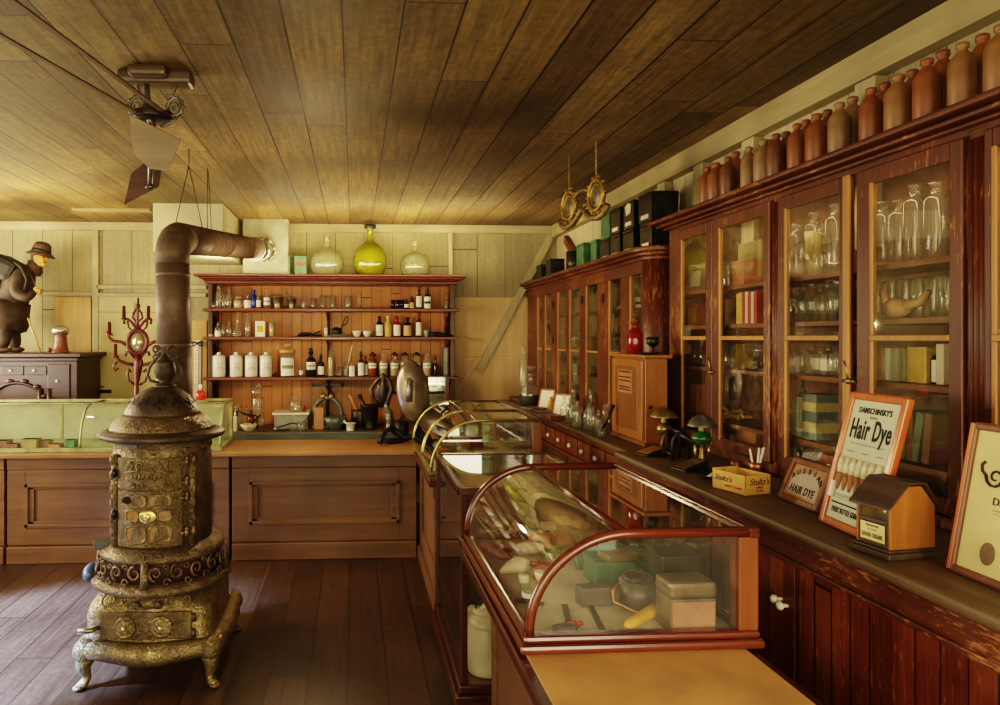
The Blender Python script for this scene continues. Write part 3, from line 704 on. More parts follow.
# skirt
m = MB(o); m.lathe([(.25,.425),(.325,.425),(.343,.435),(.343,.455),(.328,.468),(.322,.474)], o, 48)
m.lathe([(.308,.575),(.310,.590),(.303,.605),(.285,.618),(.262,.628),(.246,.634)], o, 48)
part(m, 'skirt_ring', M['iron'], ST_, split=True)
part(MB(o).lathe([(.290,.465),(.290,.59)], o, 40), 'skirt_liner', plain('dark red liner', (.045,.014,.008), .7), ST_)
m = MB(o)
def cyfl(R):
    return lambda x, z: o+Vector((R(z)*math.cos(FA+x/.32), R(z)*math.sin(FA+x/.32), z))
sk = cyfl(lambda z: .322-(z-.47)*.14)
for k in range(20):
    x = (k+.5)*2*PI*.32/20
    s = 1 if k % 2 else -1
    scroll(m, (x,.535), .036, PI/2*(1 if s>0 else -1), s*1.25, .0085, sk)
    scroll(m, (x+.05,.492), .020, 0, -s, .006, sk); scroll(m, (x+.05,.560), .015, PI, s, .006, sk)
    if k % 5 == 0: m.tube([sk(x-.05,.465), sk(x-.05,.59)], .022, 8)
part(m, 'pierced_scrollwork', M['iron'], ST_)
# barrel
part(MB(o).lathe([(.245,.61),(.245,1.06),(.236,1.08),(.24,1.13),(.26,1.15)], o, 48), 'barrel', M['iron'], ST_)
for a in (-48, 48, 132, 228):
    m = MB(o); an = FA+math.radians(a); m.tube([cylpt(.247,an,.63), cylpt(.252,an,.88), cylpt(.247,an,1.08)], .02, 8)
    for z in (.70,.77,.84,.91,.98,1.05): m.ell(cylpt(.265,an,z), (.014,.014,.026), 8, 6)
    part(m, 'corner_strip', M['iron'], ST_)
def curved_panel(m, r, a0, a1, z0, z1, th=.012, n=14):
    rows_o = []; v = []; f = []
    for i in range(n+1):
        a = FA+math.radians(a0+(a1-a0)*i/n)
        v += [cylpt(r,a,z0), cylpt(r+th,a,z0), cylpt(r+th,a,z1), cylpt(r,a,z1)]
    for i in range(n):
        for k in range(4): f.append((i*4+k, i*4+(k+1)%4, (i+1)*4+(k+1)%4, (i+1)*4+k))
    f += [(3,2,1,0), tuple(n*4+k for k in range(4))]
    m.add(v, f)
drum = cyfl(lambda z: .262)
m = MB(o); curved_panel(m, .244, -40, 36, .918, 1.07)
ud = part(m, 'loading_door', M['irondoor'], ST_, .004)
m = MB(o)
for s in (-1,1):
    scroll(m, (s*.05,1.035), .026, -PI/2, s*1.2, .005, drum); scroll(m, (s*.12,1.03), .024, PI/2, s*1.2, .005, drum)
    scroll(m, (s*.10,.945), .02, 0, s, .005, drum); scroll(m, (s*.05,.94), .018, 0, -s, .005, drum)
m.tube([drum(-.15,1.0), drum(-.08,1.012), drum(0,1.005), drum(.08,1.012), drum(.14,1.0)], .005, 6)
for k in range(9): m.tube([drum(-.1+k*.024,.972), drum(-.098+k*.024,.996)], .0045, 6)
part(m, 'relief_ornament', M['irongold'], ud)
m = MB(o); curved_panel(m, .244, -40, 36, .64, .91)
md = part(m, 'mica_door', M['irondoor'], ST_, .004)
wins = []
for (x0, x1, z0, z1) in ((-.145,-.015,.838,.895),(.0,.135,.838,.895),(-.145,-.06,.765,.82),(.055,.135,.765,.82),(-.145,-.015,.665,.745),(.0,.135,.665,.745)):
    w = MB(o); xs = [(x0+x1)/2+(x1-x0)/2*math.copysign(abs(math.cos(t))**.6, math.cos(t)) for t in [2*PI*i/24 for i in range(24)]]
    zs = [(z0+z1)/2+(z1-z0)/2*math.copysign(abs(math.sin(t))**.6, math.sin(t)) for t in [2*PI*i/24 for i in range(24)]]
    fl = cyfl(lambda z: .2575)
    w.add([fl(x,z) for x,z in zip(xs,zs)], [tuple(range(24))]); part(w, 'mica_pane', M['mica'], md)
    fl2 = cyfl(lambda z: .258)
    part(MB(o).tube([fl2(x,z) for x,z in zip(xs,zs)], .005, 6, True), 'pane_rim', M['irongold'], md)
part(MB(o).ell(cylpt(.258, FA-.41, .868), (.03,.006,.018), R=None), 'broken_hole_shade', M['dark'], md)  # dark blob on the door, painted shade of a break
part(MB(o).ell(drum(-.002,.793), (.042,.008,.032)).ell(drum(-.002,.793), (.02,.014,.02)), 'emblem', M['emblem'], md)
for z in (.70,.87,.945,1.045):
    m = MB(o); a = FA+math.radians(40); m.cyl(cylpt(.262,a,z-.018), cylpt(.262,a,z+.018), .011); m.ell(cylpt(.265,a,z+.02), .010); m.tube([cylpt(.262,a,z), cylpt(.26,FA+math.radians(33),z)], .007)
    part(m, 'door_hinge', M['irongold'], ST_)
m = MB(o)
for z in (.79,.99): m.ell(cylpt(.268, FA-math.radians(43), z), (.016,.016,.024), 10, 6)
part(m, 'door_latch', M['darkiron'], ST_, split=True)
# frieze, brim, shoulder, dome, finial
fr_ = cyfl(lambda z: .240)
for k in range(8):
    x = k*.19+.03; m = MB(o)
    for q in (-2,-1,0,1,2): m.tube([fr_(x,1.085), fr_(x+q*.014,1.105), fr_(x+q*.026,1.118-abs(q)*.006)], [.005,.007,.004], 6)
    part(m, 'frieze_palmette', M['iron'], ST_)
part(MB(o).lathe([(.25,1.145),(.288,1.142),(.308,1.150),(.314,1.163),(.305,1.176),(.275,1.187),(.255,1.19)], o, 56), 'brim', M['irondome'], ST_)
part(MB(o).lathe([(.262,1.186),(.256,1.20),(.242,1.225),(.220,1.247),(.20,1.258),(.188,1.262)], o, 48), 'shoulder', M['iron'], ST_)
dome = [(.190,1.258),(.186,1.275),(.165,1.315),(.135,1.352),(.10,1.38),(.06,1.397),(.045,1.405)]
part(MB(o).lathe(dome, o, 48), 'dome', M['irondome'], ST_)
def domept(a, z, e=.003):
    for (r0,z0),(r1,z1) in zip(dome, dome[1:]):
        if z0 <= z <= z1: r = r0+(r1-r0)*(z-z0)/(z1-z0); return o+Vector(((r+e)*math.cos(a),(r+e)*math.sin(a), z+e))
    return o+Vector((.05*math.cos(a),.05*math.sin(a),1.4))
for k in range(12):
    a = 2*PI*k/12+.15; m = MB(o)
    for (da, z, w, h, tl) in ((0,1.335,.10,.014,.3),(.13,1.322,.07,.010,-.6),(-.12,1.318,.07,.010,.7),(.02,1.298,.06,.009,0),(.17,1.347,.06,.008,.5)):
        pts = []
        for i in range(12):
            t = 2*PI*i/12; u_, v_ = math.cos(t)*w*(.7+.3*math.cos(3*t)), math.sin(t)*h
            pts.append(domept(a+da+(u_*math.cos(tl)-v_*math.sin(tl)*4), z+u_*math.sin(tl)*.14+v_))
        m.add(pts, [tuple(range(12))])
    part(m, 'openwork_shade', M['dark'], ST_)  # dark sheets laid on the closed dome as the shade of its openwork
m = MB(o); fx = o+Vector((.01,0,0))
m.lathe([(.06,1.40),(.052,1.41),(.03,1.418),(.028,1.43),(.045,1.445),(.056,1.475),(.055,1.50),(.05,1.507),(.052,1.515),(.045,1.53),(.028,1.54),(.022,1.55),(.012,1.565),(.0,1.575)], fx, 24)
part(m, 'finial_urn', M['irondome'], ST_)
m = MB(o)
def fflat(x, z): return fx+Vector((x, -.01, z))
for s in (-1,1):
    pts = [fflat(s*x, z) for x, z in ((.028,1.42),(.07,1.43),(.085,1.46),(.075,1.50),(.055,1.53),(.03,1.555),(.02,1.575))]
    m.tube(pts, .008, 6); scroll(m, (s*.042,1.59), .022, PI if s > 0 else 0, -s*1.3, .007, fflat); scroll(m, (s*.05,1.553), .016, PI/2, s*1.2, .006, fflat)
part(m, 'finial_scroll', M['irondome'], ST_)
part(MB(o).obox((SX-.27, SY-.09, .62), (.09,.10,.03), .4).ell((SX-.335,SY-.06,.47),(.04,.08,.045)), 'side_shelf', plain('blue lit iron ear', (.08,.095,.10), .45, .5), ST_, split=True)  # cool window light put into the ear's bluish colour
# stove pipe
px0, py0 = SX-.01, 3.93
o2 = Vector((px0, py0, 0)); pt = thing('stove_pipe', 'long rusty brown stove pipe rising behind the stove and bending to the chimney', 'stove pipe', o2)
e0, e1 = Vector((px0-.005, py0, 2.10)), at_Y(264, 250, 6.66)
dirp = (e1-Vector((px0-.03, py0, 2.19))).normalized()
part(MB(o2).cyl((px0+.005, py0, 1.14), (px0, py0, 1.62), .098, .094, 28).cyl((px0-.001,py0,1.60),(px0-.008,py0,2.08), .092, .091, 28), 'upright_pipe', M['pipe'], pt)
part(MB(o2).lathe([(.0905,-.012),(.095,-.006),(.095,.006),(.0905,.012)], (px0-.006,py0,2.0), 28).lathe([(.094,-.012),(.098,-.006),(.098,.006),(.094,.012)], (px0,py0,1.61), 28), 'pipe_seam', M['pipe'], pt, split=True)
el = [Vector((px0-.008,py0,2.06)), Vector((px0-.008,py0,2.11)), Vector((px0-.006,py0+.02,2.16)), Vector((px0-.004,py0+.06,2.195)), Vector((px0-.002,py0+.11,2.215)), Vector((px0,py0+.19,2.222))]
part(MB(o2).tube(el, [.0925,.0935,.094,.094,.0935,.0925], 28), 'elbow', M['pipe'], pt)
st = el[-1]-Vector((0,.03,0)); mid = st.lerp(e1, .82)
part(MB(o2).cyl(st, st.lerp(e1,.40), .091, .090, 28).cyl(st.lerp(e1,.39), mid, .092, .091, 28), 'slanting_pipe', M['pipe'], pt)
part(MB(o2).cyl(mid-Vector((0,.02,0)), st.lerp(e1,.92), .088, .088, 28), 'black_collar', M['black'], pt)
part(MB(o2).cyl(st.lerp(e1,.91), e1, .094, .098, 28), 'bright_end', M['tinband'], pt)
m = MB(o2); q = Vector((0,0,1)).rotation_difference((e1-st).normalized()).to_matrix()
for f_ in (.82, .915): m.tube([st.lerp(e1,f_)+q@Vector((.096*math.cos(a),.096*math.sin(a),0)) for a in [2*PI*i/32 for i in range(32)]], .006, 6, True)
m.tube([e1-q@Vector((0,0,.02))+q@Vector(((.108+.007*math.sin(a*9))*math.cos(a),(.108+.007*math.sin(a*9))*math.sin(a),.01*math.sin(a*7))) for a in [2*PI*i/64 for i in range(64)]], .009, 6, True)
part(m, 'crimped_ring', plain('shiny crimped tin', (.62,.56,.40), .25, .9), pt, split=True)
# hanger wires for the pipe
for i, (px, ya, f_) in enumerate(((172,190,.06),(203,195,.22),(209,200,.26))):
    b = st.lerp(e1, f_); top = Vector((b.x-.02*i+.01, b.y+.05, HC))
    m = MB(b); 
    if i == 0:
        hub = Vector((b.x, b.y, HC-.10)); m.tube([(b.x,b.y,HC), hub], .0035, 5); m.tube([hub, b+Vector((-.10,0,.0))], .003, 5); m.tube([hub, b+Vector((.095,0,.0))], .003, 5)
    else: m.tube([top, b+Vector((0,0,.09))], .003, 5)
    single(m, 'hanger_wire', M['wire'], ['thin forked wire from the ceiling to the elbow of the stove pipe','thin straight wire holding the slanting stove pipe, nearer the elbow','thin straight wire holding the slanting stove pipe, farther from the elbow'][i], 'wire', 'stove pipe wires')

# ---------------------------------------------------------------- ceiling fan with belt
fc = at_Z(157, 72, HC); o = Vector((fc.x, fc.y, HC)); fan = thing('ceiling_fan', 'old belt-driven ceiling fan with scrolled iron brackets and wooden paddles', 'ceiling fan', o)
def fp(px, py, dy=0): return at_Y(px, py, fc.y+dy)
m = MB(o); a, b = fp(120,76), fp(193,78)
m.bar((a.x,fc.y,HC-.03),(b.x,fc.y,HC-.03),.10,.058,(0,0,1)); m.bar((fp(134,60).x,fc.y-.06,HC-.025),(fp(172,66).x,fc.y-.06,HC-.025),.09,.045)
part(m, 'mounting_board', wood('fan mount wood', (.055,.035,.022), (.12,.08,.05), 'X', 6, .35), fan, .015)
m = MB(o); c = fp(146,72); m.tube([(c.x,fc.y,HC-.05), fp(148,100), fp(152,122)], .012, 10); m.tube([fp(148,105), fp(152,128)], [.022,.014], 10)
part(m, 'drop_rod', M['greyiron'], fan)
m = MB(o); hub = fp(153,116); m.lathe([(.03,-.02),(.075,-.018),(.085,-.01),(.07,0),(.085,.01),(.06,.018),(.02,.022)], hub, 24)
part(m, 'pulley', M['darkiron'], fan)
for cx, cy, s in ((137,106,-1),(175,107,1)):
    m = MB(o); c = fp(cx, cy); k = fc.y/F
    fl = lambda x, z, c=c: c+Vector((x, 0, z))
    m.tube([fl(.03*math.cos(t), .036*math.sin(t)) for t in [2*PI*i/20 for i in range(20)]], .008, 6, True)
    m.tube([fl(.013*math.cos(t), .015*math.sin(t)) for t in [2*PI*i/12 for i in range(12)]], .006, 6, True)
    for q in range(10): t = 2*PI*q/10; m.ell(fl(.036*math.cos(t), .042*math.sin(t)), .008, 6, 4)
    m.tube([fp(cx+s*1, 80), fl(0,.085), fl(-s*.012,.05), fl(0,.036)], .008, 6)
    m.tube([fl(s*.02,-.03), fl(-s*.01,-.065), fl(-s*.06,-.085)], .007, 6)
    part(m, 'scrolled_bracket', M['greyiron'], fan)
part(MB(o).prism([fp(x, y, -.06) for x, y in ((129.5,114.5),(180.5,140),(167.5,171),(150,169),(133,153))], (0,.012,.004)), 'fan_blade', M['bladegrey'], fan)
part(MB(o).prism([fp(x, y, .14) for x, y in ((145,162),(161,168),(158.5,187),(124,205),(131,174))], (0,.012,.004)), 'fan_blade', M['bladedark'], fan)
part(MB(o).tube([fp(152,120), fp(151,160,.02), fp(150,186,.06)], [.016,.012,.010], 10).ell(fp(150,187,.06), (.02,.016,.012)).ell(fp(148,187,.06),(.012,.012,.01)), 'spindle', M['greyiron'], fan)
bz = hub.z
def beltrun(px, py, side):
    p = at_Z(px, py, bz); h = hub+Vector((side*.075, 0, 0)); d = (p-h); return h, p+d*.9
h1, p1 = beltrun(12, 0, .9); h2, p2 = beltrun(0, 35, -.6)
m = MB(hub); m.bar(h1, p1, .020, .007, (0,0,1)); m.bar(h2, p2, .020, .007, (0,0,1))
single(m, 'drive_belt', M['belt'], 'long leather drive belt running from the ceiling fan to the upper left corner', 'belt')

# ---------------------------------------------------------------- optician sign
sg = Vector((1.365, 4.13, 2.475)); t = thing('spectacles_sign', 'gilded optician sign of two round lenses hanging on a chain from the ceiling', 'sign', sg, math.radians(2))
a_, b_ = Vector((1.40,4.0,2.475)), Vector((1.36,4.36,2.475)); ax = (b_-a_).normalized(); 
ax = Vector((-.14, .99, 0)).normalized()
a_, b_ = sg-ax*.165, sg+ax*.165
def ringflat(c): return lambda x, z: c-sg + ax*x + Vector((0,0,z))
for c in (a_, b_):
    fl = ringflat(c); nrm = ax.cross(Vector((0,0,1)))
    for rr, rad, nm, mt in ((.082,.014,'lens_ring',M['gildring']),(.056,.007,'inner_ring',M['gildring'])):
        part(MB().tube([fl(rr*math.cos(q), rr*1.05*math.sin(q)) for q in [2*PI*i/32 for i in range(32)]], rad, 8, True), nm, mt, t)
    R = Matrix((ax, Vector((0,0,1)), nrm)).transposed()
    part(MB().lathe([(.0,-.004),(.078,-.004),(.078,.004),(.0,.004)], c-sg, 28, R=R), 'lens_disc', M['lens'], t)
    fl2 = lambda x, z, c=c: c-sg+ax*x+Vector((0,0,z))+nrm*.008
    m = MB()
    for q in range(10): an = 2*PI*q/10; m.ell(fl(.10*math.cos(an), .105*math.sin(an)), (.014,.014,.014), 8, 6)
    part(m, 'edge_bead', M['gilddull'], t, split=True)
m = MB(); fl = ringflat(sg)
for s in (-1,1):
    m.tube([fl(s*x, z) for x, z in ((.0,-.05),(.03,-.07),(.07,-.10),(.12,-.125),(.19,-.135),(.25,-.12),(.29,-.08))], .018, 8)
    scroll(m, (s*.14,-.10), .03, PI/2, s*1.2, .010, fl); scroll(m, (s*.25,-.105), .028, 0, s*1.2, .010, fl); scroll(m, (s*.05,-.05), .025, 0, -s, .010, fl)
m.tube([fl(-.1,.03), fl(-.05,.055), fl(0,.06), fl(.05,.055), fl(.1,.03)], .014, 8)
part(m, 'scrolled_bridge', M['gilddull'], t)
for c, nm in ((a_, 0), (b_, 1)):
    m = MB(); z = .09
    i = 0
    while c.z+z < HC-.002:
        p = c-sg+Vector((0,0,z+.014)); R = Matrix.Rotation(PI/2*(i%2),3,'Z')
        m.tube([p+R@Vector((.005*math.cos(q),0,.016*math.sin(q))) for q in [2*PI*k/8 for k in range(8)]], .0022, 5, True); z += .026; i += 1
    part(m, 'chain', M['olbrass'], t)
# ---------------------------------------------------------------- shelf unit on the back wall
def sX(px, Y=6.65): return at_Y(px, 338, Y).x
def sZ(py, Y=6.65, px=330): return at_Y(px, py, Y).z
o = Vector((-.2, 6.95, 0)); su = thing('wall_shelf_unit', 'dark red open shelf unit with orange matchboard back and moulded cornice, full of bottles', 'shelves', o)
x0, x1 = sX(206), sX(456)
part(MB(o).box(x0+.02, 6.945, .78, x1-.02, 6.965, 2.22), 'backboard', M['backboard'], su)
SZ = {1: sZ(308.5), 2: sZ(336.8), 3: sZ(377)}
for k in (1,2,3):
    part(MB(o).box(x0-.03, 6.63, SZ[k]-.028, x1+.03, 6.945, SZ[k]), 'shelf_board', M['shelf'], su, .005)
for x in (x0, x1-.04): part(MB(o).box(x, 6.74, .807, x+.04, 6.944, 2.20), 'side_upright', M['shelfz'], su, .004)
m = MB(o)
for x in (x0+.045, sX(327.5)-.012, x1-.075):
    for k in (1,2,3):
        z = SZ[k]-.028; m.prism([(x,6.93,z),(x,6.68,z),(x,6.70,z-.03),(x,6.86,z-.08),(x,6.905,z-.2),(x,6.93,z-.22)], (.028,0,0))
part(m, 'shelf_bracket', M['shelfz'], su, .003, split=True)
m = MB(o); zt = sZ(275)
m.box(x0-.02, 6.65, zt-.085, x1+.02, 6.96, zt-.055)
for zz0, zz1, e in ((zt-.055,zt-.040,.03),(zt-.040,zt-.022,.06),(zt-.022,zt,.10)): m.box(x0-e, 6.65-e, zz0, x1+e, 6.97, zz1)
part(m, 'cornice', wood('cornice mahogany', (.12,.028,.018), (.21,.055,.034), 'X', 7, .3), su, .008)
STOP = zt
# work bench under it
BZ = .805
o = Vector((-.2, 6.6, 0)); wb = thing('work_bench', 'low rear work bench with worn teal front edge under the bottle shelves', 'bench', o)
part(MB(o).box(sX(200), 6.32, BZ-.03, sX(462), 6.94, BZ), 'bench_top', M['bench'], wb, .004)
part(MB(o).box(sX(200), 6.30, BZ-.075, sX(462), 6.325, BZ-.002), 'teal_edge', M['teal'], wb, .004)
for x in (sX(202), sX(330), sX(452)): part(MB(o).box(x, 6.36, 0, x+.06, 6.92, BZ-.03), 'bench_leg', M['counterz'], wb)

# ---------------------------------------------------------------- bottles and jars
def bottle_prof(r, h, kind):
    if kind == 'bottle': return [(r*.92,0),(r,.02*h),(r,.60*h),(r*.85,.68*h),(r*.42,.76*h),(r*.36,.80*h),(r*.36,.92*h),(r*.5,.93*h),(r*.5,.99*h),(r*.3,h),(0,h)]
    if kind == 'slim': return [(r*.92,0),(r,.02*h),(r,.76*h),(r*.7,.82*h),(r*.4,.86*h),(r*.4,.94*h),(r*.62,.95*h),(r*.62,.99*h),(0,h)]
    if kind == 'wide': return [(r*.94,0),(r,.03*h),(r,.64*h),(r*.9,.70*h),(r*.62,.75*h),(r*.58,.82*h),(r*.74,.83*h),(r*.74,.86*h),(0,.87*h)]
    if kind == 'jar': return [(r*.94,0),(r,.03*h),(r,.77*h),(r*.95,.80*h),(r*.90,.82*h),(0,.82*h)]
    if kind == 'flask': return [(r*.8,0),(r*.98,.06*h),(r,.14*h),(r*.85,.26*h),(r*.45,.38*h),(r*.24,.46*h),(r*.2,.9*h),(r*.3,.92*h),(r*.3,.97*h),(0,h)]
    if kind == 'demi': return [(r*.62,0),(r*.85,.05*h),(r*.98,.2*h),(r,.34*h),(r*.95,.45*h),(r*.75,.57*h),(r*.45,.66*h),(r*.24,.72*h),(r*.18,.78*h),(r*.16,.95*h),(r*.22,.955*h),(r*.22,.985*h),(0,h)]
    if kind == 'squat': return [(r*.7,0),(r*.95,.06*h),(r,.28*h),(r*.93,.44*h),(r*.72,.55*h),(r*.36,.61*h),(r*.22,.65*h),(r*.2,.86*h),(r*.26,.87*h),(r*.26,.9*h),(0,.9*h)]
    if kind == 'stone': return [(r*.92,0),(r,.02*h),(r,.70*h),(r*.9,.77*h),(r*.6,.84*h),(r*.36,.885*h),(r*.34,.92*h),(r*.46,.93*h),(r*.46,.985*h),(r*.3,h),(0,h)]
    if kind == 'beaker': return [(r*.8,0),(r*.84,.02*h),(r,h),(r*.95,h),(r*.78,.05*h),(0,.05*h)]
    if kind == 'goblet': return [(r*.8,0),(r*.8,.04*h),(r*.15,.1*h),(r*.15,.4*h),(r*.6,.5*h),(r*.95,.65*h),(r*.92,h),(r*.85,h),(r*.5,.55*h),(0,.5*h)]
    if kind == 'bowl': return [(r*.45,0),(r*.5,.05*h),(r*.85,.55*h),(r,h),(r*.94,h),(r*.78,.55*h),(0,.15*h)]
    if kind == 'mortar': return [(r*.7,0),(r*.72,.08*h),(r*.62,.16*h),(r*.78,.4*h),(r*.9,.9*h),(r*1.05,.95*h),(r*1.05,h),(r*.92,h),(r*.7,.3*h),(0,.25*h)]
    if kind == 'cyl': return [(r,0),(r,h),(0,h)]
def vessel(name, loc, r, h, kind, mat, label, cat, group=None, lab=None, labm=None, labz=(.15,.5), cap=None, capk='ball', liquid=None, liqh=.5, band=None, n=20):
    """lab: angle span of the paper label in front (-Y), turned to the viewer by laba"""
    loc = Vector(loc); t = thing(name, label, cat, loc, 0, group)
    pr = bottle_prof(r, h, kind)
    part(MB(loc).lathe(pr, loc, n), 'body', mat, t)
    if liquid:
        q = [(max(0, a-.0025 if a < r*.5 else a*.94), z) for a, z in pr if z <= liqh*h]
        zz = liqh*h; rr = q[-1][0]
        part(MB(loc).lathe([(q[0][0]*.9, .003)]+q[1:]+[(rr, zz),(0, zz)], loc, n), 'contents', liquid, t)
    if labm:
        m = MB(loc); va = math.atan2(-loc.y, -loc.x) if lab is None else lab
        w = 1.0; rows = []
        for zf in labz:
            rows.append([loc+Vector(((r+.0012)*math.cos(va+w*(i/8*2-1)), (r+.0012)*math.sin(va+w*(i/8*2-1)), zf*h)) for i in range(9)])
        m.sheet(rows); lo = part(m, 'paper_label', labm, t)
        if band:
            rows = [[loc+Vector(((r+.0022)*math.cos(va+w*.8*(i/8*2-1)), (r+.0022)*math.sin(va+w*.8*(i/8*2-1)), zf*h)) for i in range(9)] for zf in (labz[0]*.6+labz[1]*.4, labz[0]*.4+labz[1]*.6)]
            part(MB(loc).sheet(rows), 'label_print', band, t)
    if cap:
        m = MB(loc)
        if capk == 'ball': m.lathe([(r*.3,h*.99),(r*.2,h*1.02),(r*.38,h*1.06),(r*.42,h*1.09),(r*.3,h*1.13),(0,h*1.14)], loc, 14)
        elif capk == 'lid':
            zt_ = pr[-1][1]; m.lathe([(r*.9,zt_),(r*1.04,zt_+.005*h),(r*1.04,zt_+.025*h),(r*.8,zt_+.06*h),(r*.34,zt_+.10*h),(r*.26,zt_+.12*h),(r*.36,zt_+.15*h),(r*.30,zt_+.185*h),(0,zt_+.20*h)], loc, 18)
        elif capk == 'cork': m.lathe([(r*.34,h*.98),(r*.36,h*1.05),(0,h*1.05)], loc, 12)
        elif capk == 'disc': m.lathe([(r*.78,h*.86),(r*.82,h*.87),(r*.82,h*.93),(r*.4,h*.95),(r*.3,h*1.0),(0,h*1.02)], loc, 16)
        part(m, 'stopper' if capk != 'lid' else 'lid', cap, t)
    return t
PXM = 6.75/F
def shelf_item(k, px, wpx, hpx, kind, mat, label, cat='bottle', Y=6.76, name=None, **kw):
    p = at_Y(px, 338, Y); return vessel(name or 'apothecary_bottle', (p.x, Y, SZ[k] if k else BZ), wpx*PXM/2, hpx*PXM, kind, mat, label, cat, **kw)
g1 = 'bottles on the top wall shelf'
I = shelf_item; W = M['whitelabel']; CL = M['clear']
I(1, 214.5, 4, 8, 'slim', CL, 'tiny clear vial at the far left end of the top wall shelf', group=g1)
I(1, 219, 7, 21, 'slim', CL, 'tall clear cylinder bottle near left end of top wall shelf', group=g1, cap=CL)
I(1, 224, 5, 15, 'slim', CL, 'narrow clear bottle between the two tall clear ones, top wall shelf', group=g1)
I(1, 229, 6, 18, 'slim', CL, 'second tall clear bottle from the left, top wall shelf', group=g1, cap=CL)
I(1, 238.5, 10, 14, 'wide', M['clear'], 'wide clear jar of beige powder with round stopper, top wall shelf', cat='jar', name='stoppered_jar', group=g1, liquid=M['beigeliq'], liqh=.55, cap=CL, capk='disc')
I(1, 247.5, 8, 14, 'bottle', CL, 'clear bottle with plain white label left of the cobalt bottle', group=g1, labm=W, labz=(.03,.58))
I(1, 254, 6.5, 19, 'bottle', M['cobalt'], 'dark cobalt blue bottle on the top wall shelf', group=g1)
I(1, 258.5, 5.5, 17, 'bottle', M['clearg'], 'slim lavender-clear bottle directly right of the cobalt bottle', group=g1, labm=W, labz=(.1,.5))
I(1, 267, 7, 18, 'bottle', CL, 'clear bottle with white neck label and stopper, beside the bronze mortar', group=g1, labm=W, labz=(.2,.62), band=M['greyink'], cap=CL)
def pestle(parent, loc, r, h, mat, lean=.35):
    loc = Vector(loc); m = MB(loc); a = loc+Vector((0,0,h*.4)); b = loc+Vector((-lean*h*1.6, 0, h*1.75)); m.tube([a, a.lerp(b,.5), b], [r*.22,r*.14,r*.12], 8); m.ell(b, r*.24, 8, 6)
    part(m, 'pestle', mat, parent)
p = at_Y(278, 338, 6.76); t = I(1, 278, 12, 12, 'mortar', M['bronze'], 'larger bronze mortar on the top wall shelf', cat='mortar', name='mortar', group='bronze mortars')
p = at_Y(292, 338, 6.76); t = I(1, 292, 9, 10, 'mortar', M['bronze'], 'smaller bronze mortar with leaning pestle on the top wall shelf', cat='mortar', name='mortar', group='bronze mortars'); pestle(t, (p.x,6.76,SZ[1]), .045, .10, M['bronze'])
I(1, 303.5, 5, 9, 'jar', CL, 'tiny clear jar right of the bronze mortars', cat='jar', name='glass_jar', group=g1, cap=CL, capk='lid')
for px, w, h, l in ((313.5,6,10,'faint clear tumbler second right of the bronze mortars'),(323,6,13.5,'clear tapered beaker, left of the pair at the middle of the top wall shelf'),(333,7,13,'clear tapered beaker, right of the pair at the middle of the top wall shelf'),(348,8.5,13,'wide clear beaker left of the thin white rod bottle, top wall shelf')):
    I(1, px, w, h, 'beaker', CL, l, cat='beaker', name='glass_beaker', group='beakers on the top wall shelf')
I(1, 359.5, 3.5, 16.5, 'cyl', CL, 'thin upright glass tube on the top wall shelf', cat='tube', name='glass_tube')
for px, l in ((393,'first'),(398,'second'),(402,'third')): I(1, px, 4.6, 9, 'cyl', M['blackglass'], l+' small black jar from the left, right half of top wall shelf', cat='jar', name='black_jar', group='small black jars', Y=6.75)
I(1, 406.5, 5, 10, 'bottle', M['brown'], 'small brown bottle next to the black jars', group=g1, labm=W)
I(1, 412, 5.5, 11.5, 'bottle', M['brown'], 'small bottle with tan label next to the black jars', group=g1, labm=M['ambercap'], labz=(.05,.58), cap=M['blackcap'])
I(1, 419, 6.5, 20, 'bottle', M['brown'], 'tall dark brown bottle with narrow white label, top wall shelf right side', group=g1, labm=W, labz=(.1,.65), cap=M['blackcap'])
I(1, 427.5, 8, 19.5, 'bottle', M['brown'], 'bottle with large white label crossed by a black band, top wall shelf right side', group=g1, labm=W, labz=(.03,.64), band=M['ink'], cap=M['blackcap'])
t = I(1, 446.5, 5, 7, 'beaker', CL, 'small glass with wire ring at the right end of the top wall shelf', cat='glass', name='ringed_glass')
p = at_Y(446, 297, 6.76); part(MB((at_Y(446.5,338,6.76).x,6.76,SZ[1])).tube([p+Vector((.022*math.cos(q),0,.035*math.sin(q))) for q in [2*PI*i/16 for i in range(16)]], .004, 6, True), 'wire_ring', M['wire'], t)
g2 = 'bottles on the middle wall shelf'
I(2, 211, 6, 9, 'flask', M['clear'], 'tiny round flask at the left end of the middle wall shelf', group=g2, liquid=M['beigeliq'], liqh=.3)
I(2, 218, 7, 14, 'bottle', CL, 'small white-labelled bottle, second from left on middle wall shelf', group=g2, labm=W, labz=(.02,.4))
I(2, 223.5, 4.5, 13, 'slim', CL, 'slim clear vial third from left on middle wall shelf', group=g2)
I(2, 229, 5.5, 14, 'bottle', CL, 'clear bottle left of the round long-necked flask', group=g2, cap=CL)
I(2, 237.5, 11, 24, 'flask', CL, 'round clear flask with long thin neck on middle wall shelf', cat='flask', name='glass_flask', liquid=M['beigeliq'], liqh=.07)
I(2, 247.5, 5.5, 21, 'slim', CL, 'tall thin clear bottle between the flask and the pictured box', group=g2, cap=CL)
p = at_Y(260.5, 338, 6.76); o = Vector((p.x, 6.76, SZ[2]))
t = thing('product_box', 'white box with golden picture on the middle wall shelf', 'box', o)
part(MB(o).box(o.x-.046,6.73,o.z,o.x+.046,6.79,o.z+.15), 'carton', W, t, .003)
part(MB(o).box(o.x-.03,6.7285,o.z+.045,o.x+.03,6.73,o.z+.105), 'printed_picture', M['goldliq'], t)
